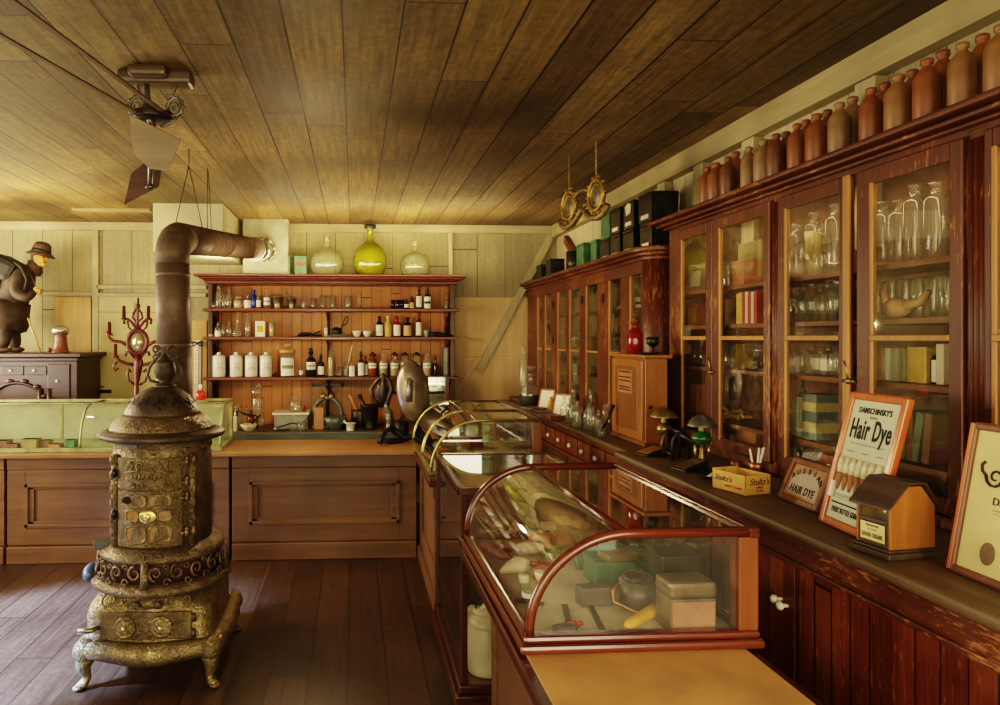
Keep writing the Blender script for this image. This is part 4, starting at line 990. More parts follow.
I(2, 272, 6, 19, 'slim', CL, 'clear bottle of pale powder right of the pictured box', group=g2, liquid=M['beigeliq'], liqh=.7, cap=CL)
p = at_Y(310, 335, 6.72); o = Vector((p.x, 6.72, SZ[2])); m = MB(o)
m.tube([o+Vector((-.12,0,.012)), o+Vector((-.08,0,.026)), o+Vector((0,0,.028)), o+Vector((.03,0,.022))], [.008,.016,.016,.008], 8); m.tube([o+Vector((-.1,.03,.01)), o+Vector((.02,0,.02)), o+Vector((.10,0,.055))], [.01,.008,.006], 8); m.tube([o+Vector((.02,0,.016)), o+Vector((.11,.02,.012))], .008, 8)
single(m, 'iron_pliers', M['black'], 'black iron pliers lying on the middle wall shelf', 'pliers')
I(2, 326, 4, 13, 'slim', M['clear'], 'slim glass tube of white powder beside the black iron scoop', group=g2, liquid=W, liqh=.7)
p = at_Y(338, 335, 6.74); o = Vector((p.x, 6.74, SZ[2])); t = thing('iron_mold', 'black iron tool with upright looped handle on the middle wall shelf', 'tool', o)
part(MB(o).ell(o+Vector((-.015,0,.05)), (.05,.03,.045)).box(o.x-.06,6.71,o.z,o.x+.10,6.77,o.z+.03), 'cast_body', M['black'], t, .004)
part(MB(o).tube([o+Vector((.02,0,.07)), o+Vector((.05,0,.12))], .007).tube([o+Vector((.075+.018*math.cos(q)+.012*math.sin(q),0,.155+.042*math.sin(q))) for q in [2*PI*i/16 for i in range(16)]], .006, 6, True), 'loop_handle', M['black'], t)
for px, l in ((357,'left of the two small white bowls on the middle wall shelf'),(367,'right of the two small white bowls on the middle wall shelf')): I(2, px, 9.5, 6, 'bowl', M['white'], l, cat='bowl', name='white_bowl', group='small white bowls', Y=6.72)
I(2, 371.5, 3.5, 12, 'slim', CL, 'tiny clear vial between the white bowls and the dark bottle', group=g2)
for px, w, h, mt, lb, cp, l in ((379.5,8,20,'blackglass',W,'blackcap','black bottle with narrow white label, middle wall shelf'),(388,7.5,20,'yellowliq',None,'white','pale yellow bottle on the middle wall shelf'),(397,8,20,'crimson',W,'blackcap','deep red bottle with white stripe label, middle wall shelf'),(407.5,9,19,'blackglass',M['ambercap'],'blackcap','dark bottle with large tan label, middle wall shelf'),(418.7,6.5,24,'amber',W,'blackcap','tall amber bottle with white label right of the tan-labelled one')):
    I(2, px, w, h, 'bottle', M[mt], l, group=g2, labm=lb, labz=(.06,.6), cap=M[cp], capk='cork')
I(2, 426.5, 6, 6.5, 'bowl', M['lightgreen'], 'small pale green cup on the middle wall shelf', cat='cup', name='green_cup', Y=6.72)
p = at_Y(441, 335, 6.72); o = Vector((p.x, 6.72, SZ[2])); m = MB(o); m.tube([o+Vector((-.11,0,.024)), o+Vector((-.05,0,.024)), o+Vector((.06,0,.016)), o+Vector((.12,0,.010))], [.016,.022,.016,.008], 10)
single(m, 'iron_rod_tool', M['black'], 'black rod-like tool lying at the right end of the middle wall shelf', 'tool')
g3 = 'white ceramic apothecary jars'
for px, l in ((219,'leftmost white lidded apothecary jar with printed name, lower wall shelf'),(236.2,'second from left white lidded apothecary jar, lower wall shelf'),(251.2,'third from left white lidded apothecary jar, lower wall shelf'),(266,'rightmost white lidded apothecary jar, next to the big cork-lidded jar')):
    t = I(3, px, 12.5, 24, 'jar', M['white'], l, cat='jar', name='ceramic_jar', group=g3, cap=M['white'], capk='lid')
    q = t.location; m = MB(q); va = math.atan2(-q.y, -q.x); rr = 12.5*PXM/2+.0012
    for zf, w in ((.50,.55),(.38,.35),(.30,.5)): 
        for c_ in range(5):
            a = va+w*(c_/4*2-1); a2 = a+.12; m.sheet([[q+Vector((rr*math.cos(a),rr*math.sin(a),zz)),q+Vector((rr*math.cos(a2),rr*math.sin(a2),zz))] for zz in (q.z*0+zf*24*PXM, zf*24*PXM+.010)])
    part(m, 'printed_name', M['greyink'], t)
g4 = 'bottles on the lower wall shelf'
I(3, 274, 4.5, 6, 'jar', M['brown'], 'tiny brown jar between the white jars and the big clear jar', cat='jar', name='tiny_jar')
t = I(3, 287.5, 15, 28, 'jar', CL, 'big clear jar with cork band and round glass stopper holding a pictured label', cat='jar', name='glass_jar', labm=W, labz=(.04,.66), band=M['olivebox'])
q = t.location; part(MB(q).lathe([(.073,.225),(.076,.23),(.076,.255),(.06,.262),(0,.262)], q, 20), 'cork_band', M['cork'], t); part(MB(q).ell(q+Vector((0,0,.30)), .036), 'glass_stopper', CL, t)
I(3, 301, 4.5, 12, 'bottle', CL, 'tiny bottle with cream label between big jar and black bottle', group=g4, labm=W)
I(3, 311, 10.5, 25, 'bottle', M['blackglass'], 'large black bottle with white shield label and round stopper', group=g4, labm=W, labz=(.28,.58), band=M['greyink'], cap=M['blackcap'])
I(3, 321, 7, 20, 'bottle', M['blackglass'], 'smaller black bottle with narrow label next to the large black one', group=g4, labm=W, labz=(.1,.5), cap=M['blackcap'])
I(3, 331, 6, 32, 'slim', CL, 'very tall narrow glass cylinder on the lower wall shelf', cat='cylinder', name='glass_cylinder', liquid=M['beigeliq'], liqh=.6)
I(3, 340.5, 4.5, 9, 'beaker', CL, 'small clear glass right of the tall cylinder', cat='glass', name='small_glass', group=g4)
t = I(3, 346.5, 6, 14, 'beaker', CL, 'clear glass with a stirring rod on the lower wall shelf', cat='glass', name='small_glass'); q = t.location
part(MB(q).tube([q+Vector((-.01,0,.01)), q+Vector((.055,0,.30))], .004, 6), 'stirring_rod', M['whitelabel'], t)
I(3, 352, 6.5, 14, 'bottle', CL, 'small clear bottle with full white label left of the brown pair', group=g4, labm=W, labz=(.02,.75))
I(3, 361, 7, 22, 'bottle', M['brown'], 'brown bottle with white label, left of the row of labelled bottles', group=g4, labm=W, labz=(.05,.62), cap=M['blackcap'])
I(3, 365.7, 4.5, 20, 'bottle', M['brown'], 'narrow brown bottle pressed against the labelled brown one', group=g4, labm=W, labz=(.05,.6), Y=6.83)
for i, (px, mt, lq, l) in enumerate(((372.5,'amber','goldliq','first'),(383.5,'clear','greenpow','second'),(394.5,'clear','beigeliq','third'),(405,'clear','beigeliq','fourth'),(416.5,'clear','greenpow','fifth'),(427,'clear','beigeliq','sixth'))):
    I(3, px, 9, 24, 'wide', M[mt], l+' from left of the six wide labelled reagent bottles, lower wall shelf right half', group='wide reagent bottles', name='reagent_bottle', liquid=M[lq], liqh=.55, labm=W, labz=(.34,.56), band=M['greyink'], cap=M['brown'] if i in (0,2,3) else (M['blackcap'] if i == 4 else CL), capk='disc')
I(3, 435.5, 5.5, 18, 'bottle', M['brown'], 'small brown bottle at right end of lower wall shelf', group=g4, cap=M['brown'])
p = at_Y(445.5, 338, 6.8); o = Vector((p.x, 6.8, SZ[3])); t = thing('narrow_frame', 'narrow dark upright frame at the right end of the lower wall shelf', 'frame', o)
part(MB(o).obox(o+Vector((0,0,.14)), (.055,.012,.28)), 'frame_moulding', M['shelfz'], t); part(MB(o).obox(o+Vector((0,-.007,.14)), (.03,.002,.25)), 'grey_insert', M['greybox'], t)
# demijohns and tins on top
def on_top(px, Y=6.76): q = at_Y(px, 338, Y); return (q.x, Y, STOP)
vessel('demijohn', on_top(327), .163, .385, 'demi', M['paleglass'], 'pale clear round demijohn with thin neck, left of the green one', 'demijohn', 'demijohns', n=28)
vessel('demijohn', on_top(370), .163, .47, 'demi', M['greenglass'], 'bright yellow green glass demijohn on top of the bottle shelves', 'demijohn', 'demijohns', cap=M['blackcap'], capk='cork', n=28)
vessel('demijohn', on_top(415), .143, .375, 'squat', M['paleglass'], 'squat pale beige demijohn, right of the green one', 'demijohn', 'demijohns', n=28)
def tin(name, c, size, mat, label, cat='tin', group=None, rz=0, lab=None, lid=True, labface='-Y'):
    c = Vector(c); t = thing(name, label, cat, c, rz, group); a, b, h = size
    part(MB().box(-a/2,-b/2,0,a/2,b/2,h*(.88 if lid else 1)), 'tin_body', mat, t, .004)
    if lid: part(MB().box(-a/2-.002,-b/2-.002,h*.88,a/2+.002,b/2+.002,h), 'tin_lid', mat, t, .004)
    if lab:
        if labface == '-Y': part(MB().box(-a*.3,-b/2-.0025,h*.12,a*.3,-b/2,h*.3) if lab is W else MB().box(-a*.36,-b/2-.0025,h*.5,a*.36,-b/2,h*.68), 'small_label', lab, t)
        else: part(MB().box(-a/2-.0025,-b*.28,h*.12,-a/2,b*.28,h*.26), 'small_label', lab, t)
    return t
tin('green_tin', on_top(284.5), (.115,.10,.185), M['greentin'], 'green tin with red band, left of the two on the bottle shelves', group='green tins on the bottle shelves', lab=M['redstuff'])
tin('green_tin', on_top(301), (.115,.10,.185), M['greentin'], 'green tin with red band, right of the two on the bottle shelves', group='green tins on the bottle shelves', lab=M['redstuff'])
tin('black_box', on_top(254.5), (.05,.06,.04), M['black'], 'left of two tiny black boxes below the end of the stove pipe', 'box', 'tiny black boxes')
tin('black_box', on_top(260.3), (.05,.06,.04), M['black'], 'right of two tiny black boxes below the end of the stove pipe', 'box', 'tiny black boxes')
# ---------------------------------------------------------------- things on the work bench
def bp(px, Y=6.6, z=BZ): q = at_Y(px, 338, Y); return Vector((q.x, Y, z))
gb = 'glassware on the left end of the work bench'
vessel('glass_jar', bp(237.5), .040, .23, 'wide', M['clearg'], 'clear stoppered jar at the left end of the work bench behind the show case', 'jar', gb, cap=CL, capk='disc')
vessel('glass_jar', bp(246,6.7), .03, .20, 'bottle', CL, 'slim clear bottle in the glass cluster on the work bench', 'bottle', gb)
vessel('glass_jar', bp(251), .032, .17, 'bottle', M['amber'], 'small amber tinted bottle in the glass cluster on the work bench', 'bottle', gb)
q = bp(258,6.72); t = vessel('glass_percolator', q, .062, .34, 'jar', CL, 'tall clear glass apparatus with tilted bulb, highest of the glass cluster on the bench', 'glassware', gb)
part(MB(q).ell(q+Vector((-.02,0,.33)), (.05,.05,.045)).tube([q+Vector((-.02,0,.36)), q+Vector((.0,0,.40)), q+Vector((.05,0,.37))], .012), 'bulb', CL, t)
q = bp(249, 6.42); t = vessel('white_bowl', q, .075, .062, 'bowl', M['ivory'], 'white bowl with black-handled rod on the work bench', 'bowl')
q = bp(246, 6.52, BZ+.09); m = MB(q); m.tube([q+Vector((-.08,0,.085)), q+Vector((0,0,.05)), q+Vector((.10,0,.035))], .009).tube([q+Vector((.06,-.05,-.03)), q+Vector((.09,-.05,.0)), q+Vector((.14,-.05,.05))], .009)
m.tube([q+Vector((-.08,0,.085)), q+Vector((-.085,.02,-.09))], .008); m.tube([q+Vector((.10,0,.035)), q+Vector((.10,.02,-.09))], .008)
single(m, 'iron_holder', M['black'], 'black iron rod holder arching over the white bowl on the work bench', 'holder')
q = bp(233, 6.42); tin('white_box', q, (.075,.06,.13), M['white'], 'small white box at the left end of the work bench', 'box', lid=False)
# marble topped weighing box with glass dish
q = bp(293.5, 6.62); t = thing('weighing_cabinet', 'grey box with white marble top on the work bench', 'cabinet', q)
part(MB(q).box(q.x-.165,6.5,BZ,q.x+.14,6.78,BZ+.135), 'box_body', M['greybox'], t, .004); part(MB(q).box(q.x-.185,6.48,BZ+.135,q.x+.155,6.8,BZ+.155), 'marble_top', M['marble'], t, .004)
q2 = Vector((q.x+.02, 6.6, BZ+.156)); t = thing('glass_dish', 'cluster of cut glass dish and stopper standing on the marble-topped box', 'glass dish', q2)
m = MB(q2); m.lathe(bottle_prof(.055,.12,'jar'), q2, 18); part(m, 'dish_body', CL, t); part(MB(q2).ell(q2+Vector((0,0,.12)), (.04,.04,.032)), 'dish_lid', CL, t)
vessel('amber_bottle', (q.x+.10,6.6,BZ+.156), .02, .055, 'bottle', M['redglass'], 'tiny red bottle beside the cut glass dish on the marble top', 'bottle', cap=M['blackcap'], capk='cork')
q = bp(284, 6.42); t = thing('hand_scale', 'small hand balance with thin iron beam lying on the work bench', 'scale', q)
part(MB(q).tube([q+Vector((-.10,0,.012)), q+Vector((-.02,0,.04)), q+Vector((.07,0,.07)), q+Vector((.15,0,.055)), q+Vector((.20,0,.10)), q+Vector((.235,0,.14))], .006), 'beam', M['darkiron'], t)
part(MB(q).ell(q+Vector((-.08,0,.014)), (.018,.018,.014)), 'weight', M['white'], t)
vessel('glass_cup', bp(302,6.40), .048, .085, 'beaker', CL, 'small clear glass cup in front of the marble-topped box', 'cup')
single((lambda q: MB(q).tube([q+Vector((-.13,0,.008)), q, q+Vector((.16,.02,.008))], .008).tube([q+Vector((.02,.03,.008)), q+Vector((.2,.0,.014))], .007))(bp(268,6.38)), 'iron_tongs', M['darkiron'], 'thin dark iron tongs lying flat along the front of the work bench', 'tongs')
# copying press
q = bp(327.5, 6.66); t = thing('copying_press', 'grey green iron screw press with long T handle on the work bench', 'press', q)
m = MB(q); ar = [q+Vector((.13*math.cos(a)*1.0, 0, .12+.16*math.sin(a))) for a in [PI*i/14 for i in range(15)]]
m.tube([q+Vector((.13,0,.0))]+ar+[q+Vector((-.13,0,0))], .022, 10); part(m, 'arch_frame', M['greenpress'], t)
part(MB(q).cyl(q+Vector((0,0,.10)), q+Vector((0,0,.46)), .017), 'screw', M['darkiron'], t)
part(MB(q).bar(q+Vector((-.135,0,.40)), q+Vector((.135,0,.40)), .02, .03).ell(q+Vector((0,0,.40)), .03).ell(q+Vector((.135,0,.40)),.018).ell(q+Vector((-.135,0,.40)),.018), 'cross_handle', M['black'], t)
part(MB(q).ell(q+Vector((-.04,0,.29)), .03).ell(q+Vector((.04,0,.29)), .03), 'nut_collar', M['copper'], t)
part(MB(q).box(q.x-.15,6.58,BZ,q.x+.15,6.74,BZ+.03).box(q.x-.11,6.6,BZ+.09,q.x+.11,6.72,BZ+.11), 'press_plate', M['greenpress'], t, .005)
q = bp(322, 6.5); single(MB(q).obox(q+Vector((-.03,.02,.10)), (.09,.02,.2), rx=-.1), 'upright_board', M['pine'], 'pale wooden board standing against the iron screw press', 'board', bevel=.003)
q = bp(335, 6.45); t = vessel('scale_pan', q+Vector((0,0,.0)), .105, .12, 'bowl', M['greenpress'], 'large grey green metal pan on the work bench in front of the screw press', 'pan')
# pots with handles
q = bp(360, 6.66); t = vessel('iron_pot', q, .085, .20, 'jar', M['darkiron'], 'dark iron pot with reddish stick at the back of the work bench', 'pot'); part(MB(q).tube([q+Vector((.0,0,.1)), q+Vector((-.10,0,.31))], [.012,.016], 8), 'wooden_stick', M['terracotta'], t)
q = bp(370, 6.50); t = vessel('iron_mortar', q, .092, .225, 'mortar', M['darkiron'], 'round dark iron mortar with pestle on the work bench', 'mortar'); part(MB(q).tube([q+Vector((.0,0,.1)), q+Vector((-.09,0,.29))], [.014,.02], 8).ell(q+Vector((-.095,0,.30)), .024), 'pestle', M['darkiron'], t)
q = bp(350.5, 6.40); t = vessel('white_mortar', q, .05, .07, 'mortar', M['white'], 'small white ceramic mortar with pestle at the front of the work bench', 'mortar'); part(MB(q).tube([q+Vector((.01,0,.03)), q+Vector((-.06,0,.085))], [.008,.012], 8).ell(q+Vector((-.06,0,.087)), .014), 'pestle', M['white'], t)
q = bp(346, 6.60); single(MB(q).lathe([(0,0),(.05,0),(.055,.02),(.06,.03),(.03,.035),(.012,.04),(.01,.07),(.016,.075),(0,.08)], q, 16), 'iron_stand', M['black'], 'low black iron stand left of the small white mortar', 'stand')
# counter device with oval dish
q = Vector((at_Y(390, 338, 5.62).x, 5.62, CTOP)); t = thing('counter_balance', 'dark iron stand carrying a large oval polished dish, on the counter corner', 'scale', q)
def cp(px, py, dy=0): return at_Y(px, py, 5.62+dy)
m = MB(q); m.tube([cp(379,443.3,-.2), cp(382,437,-.18), cp(387,430,-.1), cp(392,428), cp(398,432), cp(404,438), cp(411,437), cp(417,431), cp(421,425)], [.022,.018,.018,.024,.024,.022,.02,.016,.012], 10)
m.tube([cp(392,430), cp(396,433,.08), cp(402,436,.14)], [.022,.018,.02], 10); m.ell(q+Vector((.0,.0,.016)), (.10,.10,.015))
part(m, 'claw_base', M['black'], t)
m = MB(q); c0 = cp(389,430); m.tube([cp(389,414), cp(386,406), cp(384,400)], [.026,.022,.018], 10); m.lathe([(.035,0),(.025,.03),(.022,.08),(.034,.095),(.02,.11),(.034,.125),(.02,.14),(.03,.155),(.03,.16)], c0, 16); part(m, 'column', M['greyiron'], t)
m = MB(q)
for s in (-1,1): m.tube([cp(385+s*2,407), cp(380+s*8 if s > 0 else 373,399), cp(392 if s>0 else 371,389), cp(389 if s>0 else 376,381), cp(384,375)], [.018,.02,.02,.018,.014], 8)
m.tube([cp(384,405), cp(383,390), cp(383,378)], [.02,.03,.02], 10); m.ell(cp(383,378), (.03,.02,.04)); m.ell(cp(382,392), (.055,.02,.075))
part(m, 'scroll_body', M['darkiron'], t)
m = MB(q); R = Matrix.Rotation(math.radians(10),3,'Z') @ Matrix.Rotation(math.radians(-7),3,'Y') @ Matrix.Rotation(PI/2,3,'X')
m.lathe([(0,.055),(.05,.052),(.09,.04),(.128,.015),(.138,0),(.132,-.004),(0,-.004)], cp(413,392), 40, sx=1.0, sy=1.86, R=R); part(m, 'oval_dish', M['oval'], t)
m = MB(q); m.cyl(cp(409,402,-.06), cp(410,380,-.06), .028, .026, 18); m.ell(cp(408,379,-.06), (.026,.026,.012)); part(m, 'dish_cup', M['greyiron'], t)
m = MB(q); m.tube([cp(400,393,.05), cp(385,392,.02)], .014); m.tube([cp(392,412), cp(393,420), cp(398,422), cp(405,415)], .008); m.tube([cp(426,393,.03), cp(444,392,.03)], .010); part(m, 'arm_rod', M['darkiron'], t)
q = Vector((at_Y(398,338,5.755).x+.03, 5.755, CTOP+.001)); single(MB(q).lathe([(.05,0),(.06,.02),(.06,.15),(.045,.16),(0,.16)], q, 18), 'dark_canister', M['black'], 'dark canister behind the iron stand with the oval dish', 'canister')
q = at_Y(438.5, 420, 6.5); q = Vector((q.x, 6.5, BZ)); t = thing('small_mirror', 'small dark-framed mirror behind the oval dish on the work bench', 'mirror', q)
a, b = at_Y(427,376,6.5), at_Y(449,410,6.5); h0, h1 = BZ, a.z
part(MB(q).box(a.x,6.5,h0,a.x+.015,6.53,h1).box(b.x-.035,6.5,h0,b.x,6.53,h1).box(a.x,6.5,h1-.012,b.x,6.53,h1).box(a.x,6.498,at_Y(430,393,6.5).z-.01,b.x,6.53,at_Y(430,393,6.5).z+.01).box(a.x,6.5,h0,b.x,6.53,h0+.06), 'mirror_frame', M['shelfz'], t, .003)
part(MB(q).box(a.x+.01,6.51,h0+.02,b.x-.01,6.514,h1-.01), 'mirror_glass', plain('mirror backing', (.62,.66,.56), .08, .9, var=.3, scale=22), t)

# ---------------------------------------------------------------- left side: sideboard, figure, urn, candelabrum
o = Vector((-3.3, 6.55, 0)); t = thing('sideboard', 'dark carved sideboard with small white-knobbed drawers behind the left show case', 'sideboard', o)
zt = at_Y(40, 353, 6.35).z; xr = at_Y(76.5, 338, 6.35).x
part(MB(o).box(-4.0,6.36,0,xr,6.93,zt-.04), 'cabinet_body', M['sideboard'], t, .004)
part(MB(o).box(-4.02,6.33,zt-.075,xr+.02,6.94,zt-.04).box(-4.05,6.30,zt-.04,xr+.055,6.95,zt), 'cornice', M['sideboard'], t, .008)
for px0, px1, py0, py1 in ((1,24,366,375),(25,47,366,375),(48,70,364,398)):
    a, b = at_Y(px0, py1, 6.355), at_Y(px1, py0, 6.355); d = part(MB(o).box(a.x,6.345,a.z,b.x,6.36,b.z), 'drawer', M['sideboard'], t, .004)
    part(MB(o).ell(((a.x+b.x)/2-.01,6.338,(a.z+b.z)/2), .013), 'knob', M['white'], d)
m = MB(o); c = at_Y(17, 402, 6.35)
m.tube([c+Vector((.22*math.cos(a), 0, .17*math.sin(a))) for a in [PI*i/12 for i in range(13)]], .016, 8)
for i in range(6): a = PI*(i+.5)/6; m.ell(c+Vector((.24*math.cos(a), -.005, .19*math.sin(a))), (.03,.012,.02))
for x in (.20,.28): m.cyl(c+Vector((x,0,-.2)), c+Vector((x,0,.12)), .022)
part(m, 'carved_arch', M['sideboard'], t)
q = Vector((at_Y(60.5,338,6.5).x, 6.5, zt)); t = thing('turned_urn', 'red brown turned wooden post topped by a silver ball, on the sideboard', 'urn', q)
part(MB(q).lathe([(.078,0),(.08,.01),(.066,.02),(.064,.05),(.058,.07),(.06,.09),(.052,.11),(.056,.125),(.05,.15),(.055,.16),(0,.16)], q, 24), 'turned_base', M['redwood'], t)
part(MB(q).ell(q+Vector((0,0,.20)), (.078,.078,.055), 24, 14), 'silver_ball', M['silver'], t)
part(MB(q).ell(q+Vector((-.085,-.03,.025)), .02), 'side_button', M['redwood'], t)
# the figure
fz = zt
def gp(px, py, Y=6.6): return at_Y(px, py, Y)
fo = Vector((gp(12,352).x, 6.6, fz)); fig = thing('person', 'old man figure in brown hat and coat with a pack, standing on the sideboard', 'person', fo)
def skin_body(name, joints, edges, mat, parent, org, root=0, sub=2):
    me = bpy.data.meshes.new(name); me.from_pydata([tuple(Vector(j[:3])-org) for j in joints], edges, [])
    ob = bpy.data.objects.new(name, me); C.objects.link(ob); ob.parent = parent; me.materials.append(mat)
    md = ob.modifiers.new('skin', 'SKIN'); md.use_smooth_shade = True
    for v, j in zip(me.skin_vertices[0].data, joints): v.radius = j[3] if isinstance(j[3], tuple) else (j[3], j[3])
    me.skin_vertices[0].data[root].use_root = True
    s = ob.modifiers.new('sub', 'SUBSURF'); s.levels = 1; s.render_levels = sub
    return ob
def J(px, py, r, dy=0): q = gp(px, py, 6.6+dy); return (q.x, q.y, q.z, r)
jt = [J(7,318,.145), J(10,303,.155), J(17,288,.155), J(24,276,.125), J(31,269,.06), J(36,264,.055), J(38,259,.055),
      J(19,276,.07,-.13), J(16,293,.066,-.19), J(28,298,.045,-.20), J(35,291,.032,-.16),
      J(22,276,.07,.13), J(24,294,.06,.17), J(33,294,.04,.14),
      J(3,327,.085,-.08), J(5,340,.062,-.09), J(0,350,.05,-.09), J(9,327,.085,.08), J(16,340,.06,.09), J(14,350,.05,.09)]
eg = [(0,1),(1,2),(2,3),(3,4),(4,5),(5,6),(3,7),(7,8),(8,9),(9,10),(3,11),(11,12),(12,13),(0,14),(14,15),(15,16),(0,17),(17,18),(18,19)]
skin_body('body', jt, eg, M['coat'], fig, fo)
hd = gp(40, 257.5, 6.6)
m = MB(fo); m.ell(hd+Vector((-.004,0,-.008)), (.062,.060,.080), 24, 16); m.ell(hd+Vector((.058,-.006,-.016)), (.013,.012,.018)); m.ell(hd+Vector((.030,0,-.062)), (.032,.036,.026)); m.ell(hd+Vector((.038,-.030,-.028)), (.022,.02,.022))
m.ell(hd+Vector((-.012,-.060,-.008)), (.016,.010,.024)); part(m, 'face', M['skin'], fig)
for s in (-1,1): part(MB(fo).ell(hd+Vector((.048,s*.026-.010,.0)), (.010,.010,.007)), 'eye', M['hat'], fig)
part(MB(fo).ell(hd+Vector((.050,-.010,-.050)), (.012,.022,.005)), 'mouth', M['brownred'], fig)
m = MB(fo); m.ell(hd+Vector((-.028,0,.0)), (.052,.060,.062), 18, 12); part(m, 'hair', M['hat'], fig)
m = MB(fo); R = Matrix.Rotation(math.radians(12),3,'Y'); hb = hd+Vector((.010,0,.040))
m.lathe([(.09,-.010),(.125,-.028),(.130,-.022),(.095,.004),(.083,.014),(.080,.05),(.072,.080),(.05,.10),(.02,.106),(0,.104)], hb, 28, R=R, sy=.92); part(m, 'hat', M['hat'], fig)
m = MB(fo); m.lathe([(.082,.010),(.086,.018),(.084,.034),(.080,.036)], hb, 28, R=R, sy=.92); part(m, 'hat_band', M['black'], fig)
m = MB(fo); m.tube([hd+Vector((-.055,0,-.03)), hd+Vector((-.065,0,-.080)), hd+Vector((-.03,0,-.12)), hd+Vector((.005,0,-.125))], [.045,.06,.06,.045], 10); part(m, 'collar', M['hat'], fig)
m = MB(fo); bq = gp(7,272)
m.obox(bq+Vector((0,0,.03)), (.26,.32,.20), ry=.5); part(m, 'backpack', M['pack'], fig, .05)
m = MB(fo); m.obox(bq+Vector((-.09,0,-.12)), (.22,.28,.15), ry=.45); part(m, 'bedroll', M['trousers'], fig, .06)
m = MB(fo); m.tube([gp(14,262,6.47), gp(22,268,6.43), gp(27,280,6.40), gp(24,292,6.40)], .013, 8); part(m, 'pack_strap', M['pack'], fig)
m = MB(fo); m.tube([gp(30,272,6.48), gp(37,290,6.43)], .006, 6); part(m, 'cord', M['wire'], fig)
h = gp(36.5, 290.5, 6.44); m = MB(fo); m.ell(h, (.028,.022,.030))
for i in range(4): m.tube([h+Vector((.010,-.018+.012*i,.014)), h+Vector((.038,-.02+.012*i,.004)), h+Vector((.040,-.02+.012*i,-.02)), h+Vector((.022,-.018+.012*i,-.030))], [.010,.009,.008,.006], 6)
m.tube([h+Vector((-.01,-.02,.012)), h+Vector((.014,-.034,.026)), h+Vector((.032,-.03,.024))], [.010,.009,.006], 6)
part(m, 'hand', M['skin'], fig)
rows = [[gp(px, py, 6.6)+Vector((.95*r*math.cos(a), 1.05*r*math.sin(a), -.25*r*math.cos(a)+.012*math.sin(7*a))) for a in [2*PI*i/28 for i in range(29)]] for px, py, r in ((11,301,.165),(8,310,.18),(6,320,.195),(4,327,.185))]
part(MB(fo).sheet(rows), 'coat_skirt', M['coat'], fig, thick=.012)
for px, py, dy in ((3,351,-.09),(16,351,.09)): q = gp(px, py, 6.6+dy); q.z = fz+.026; part(MB(fo).ell(q, (.08,.042,.027)), 'boot', M['hat'], fig)
q0, q1 = gp(28,318,6.5), gp(40.5,352,6.47); q1.z = fz; m = MB(q1); m.tube([q0, q1], .009, 8); single(m, 'walking_stick', M['tanboard'], 'thin walking stick leaning beside the old man figure on the sideboard', 'stick')

# red candelabrum with oval mirror, standing on the left show case
q = Vector((at_Y(137, 338, 5.56).x, 5.56, CTOP+.001+.347)); t = thing('candelabrum', 'dark red iron candelabrum with oval mirror and scrolled arms, behind the stove top', 'candelabrum', q)
def kp(px, py): return at_Y(px, py, 5.56)
m = MB(q); m.tube([kp(137,402), kp(137,397), kp(136.5,385), kp(137.5,372), kp(138.5,362), kp(137.5,355)], [.07,.02,.016,.03,.036,.02], 10); part(m, 'stem', M['redpaint'], t)
ce = kp(137.5, 342); fl = lambda x, z: ce+Vector((x,0,z))
m = MB(q); m.tube([fl(.075*math.cos(a), .092*math.sin(a)) for a in [2*PI*i/32 for i in range(32)]], .017, 8, True); part(m, 'mirror_ring', M['redpaint'], t)
R = Matrix.Rotation(PI/2,3,'X'); part(MB(q).lathe([(0,-.003),(.066,-.003),(.066,.003),(0,.003)], ce, 28, sx=1, sy=1.22, R=R), 'oval_glass', plain('old mirror glass', (.55,.48,.28), .12, .7, var=.2), t)
m = MB(q)
for s in (-1,1):
    f = lambda x, z, s=s: kp(137.5+s*x, z)
    m.tube([f(0,330), f(6,322), f(10,319), f(14,320), f(13,324)], .011, 8); m.tube([f(0,326), f(5,331), f(9,327), f(10,321)], .008, 6); m.tube([f(0,308), f(4,313), f(5,318), f(0,322)], .009, 6)
    m.tube([f(9,346), f(16,342), f(24,341), f(29,337), f(30,331)], [.014,.013,.012,.011,.012], 8); m.tube([f(2,365), f(10,364), f(18,361), f(22,356), f(22,351)], [.014,.013,.012,.011,.012], 8)
    m.tube([f(3,358), f(8,352), f(11,352), f(12,356)], .010, 6); m.tube([f(2,385), f(8,381), f(10,374), f(8,369), f(6,372)], .010, 6); m.tube([f(20,362), f(24,366), f(22,371), f(19,368)], .009, 6)
m.tube([kp(137.5,331), kp(137.5,321), kp(138,308), kp(138.2,298)], [.014,.014,.010,.008], 8); m.ell(kp(138,306), (.018,.018,.022))
part(m, 'scrolled_arm', M['redpaint'], t)
for x, y in ((124,309),(148.5,309),(109.5,325),(115.5,347),(166,325),(160,347)):
    b = kp(x, y+10); m = MB(q); m.lathe([(.024,-.004),(.028,.006),(.014,.01),(.013,.10),(0,.105)], b, 12); part(m, 'candle', M['redpaint'], t)
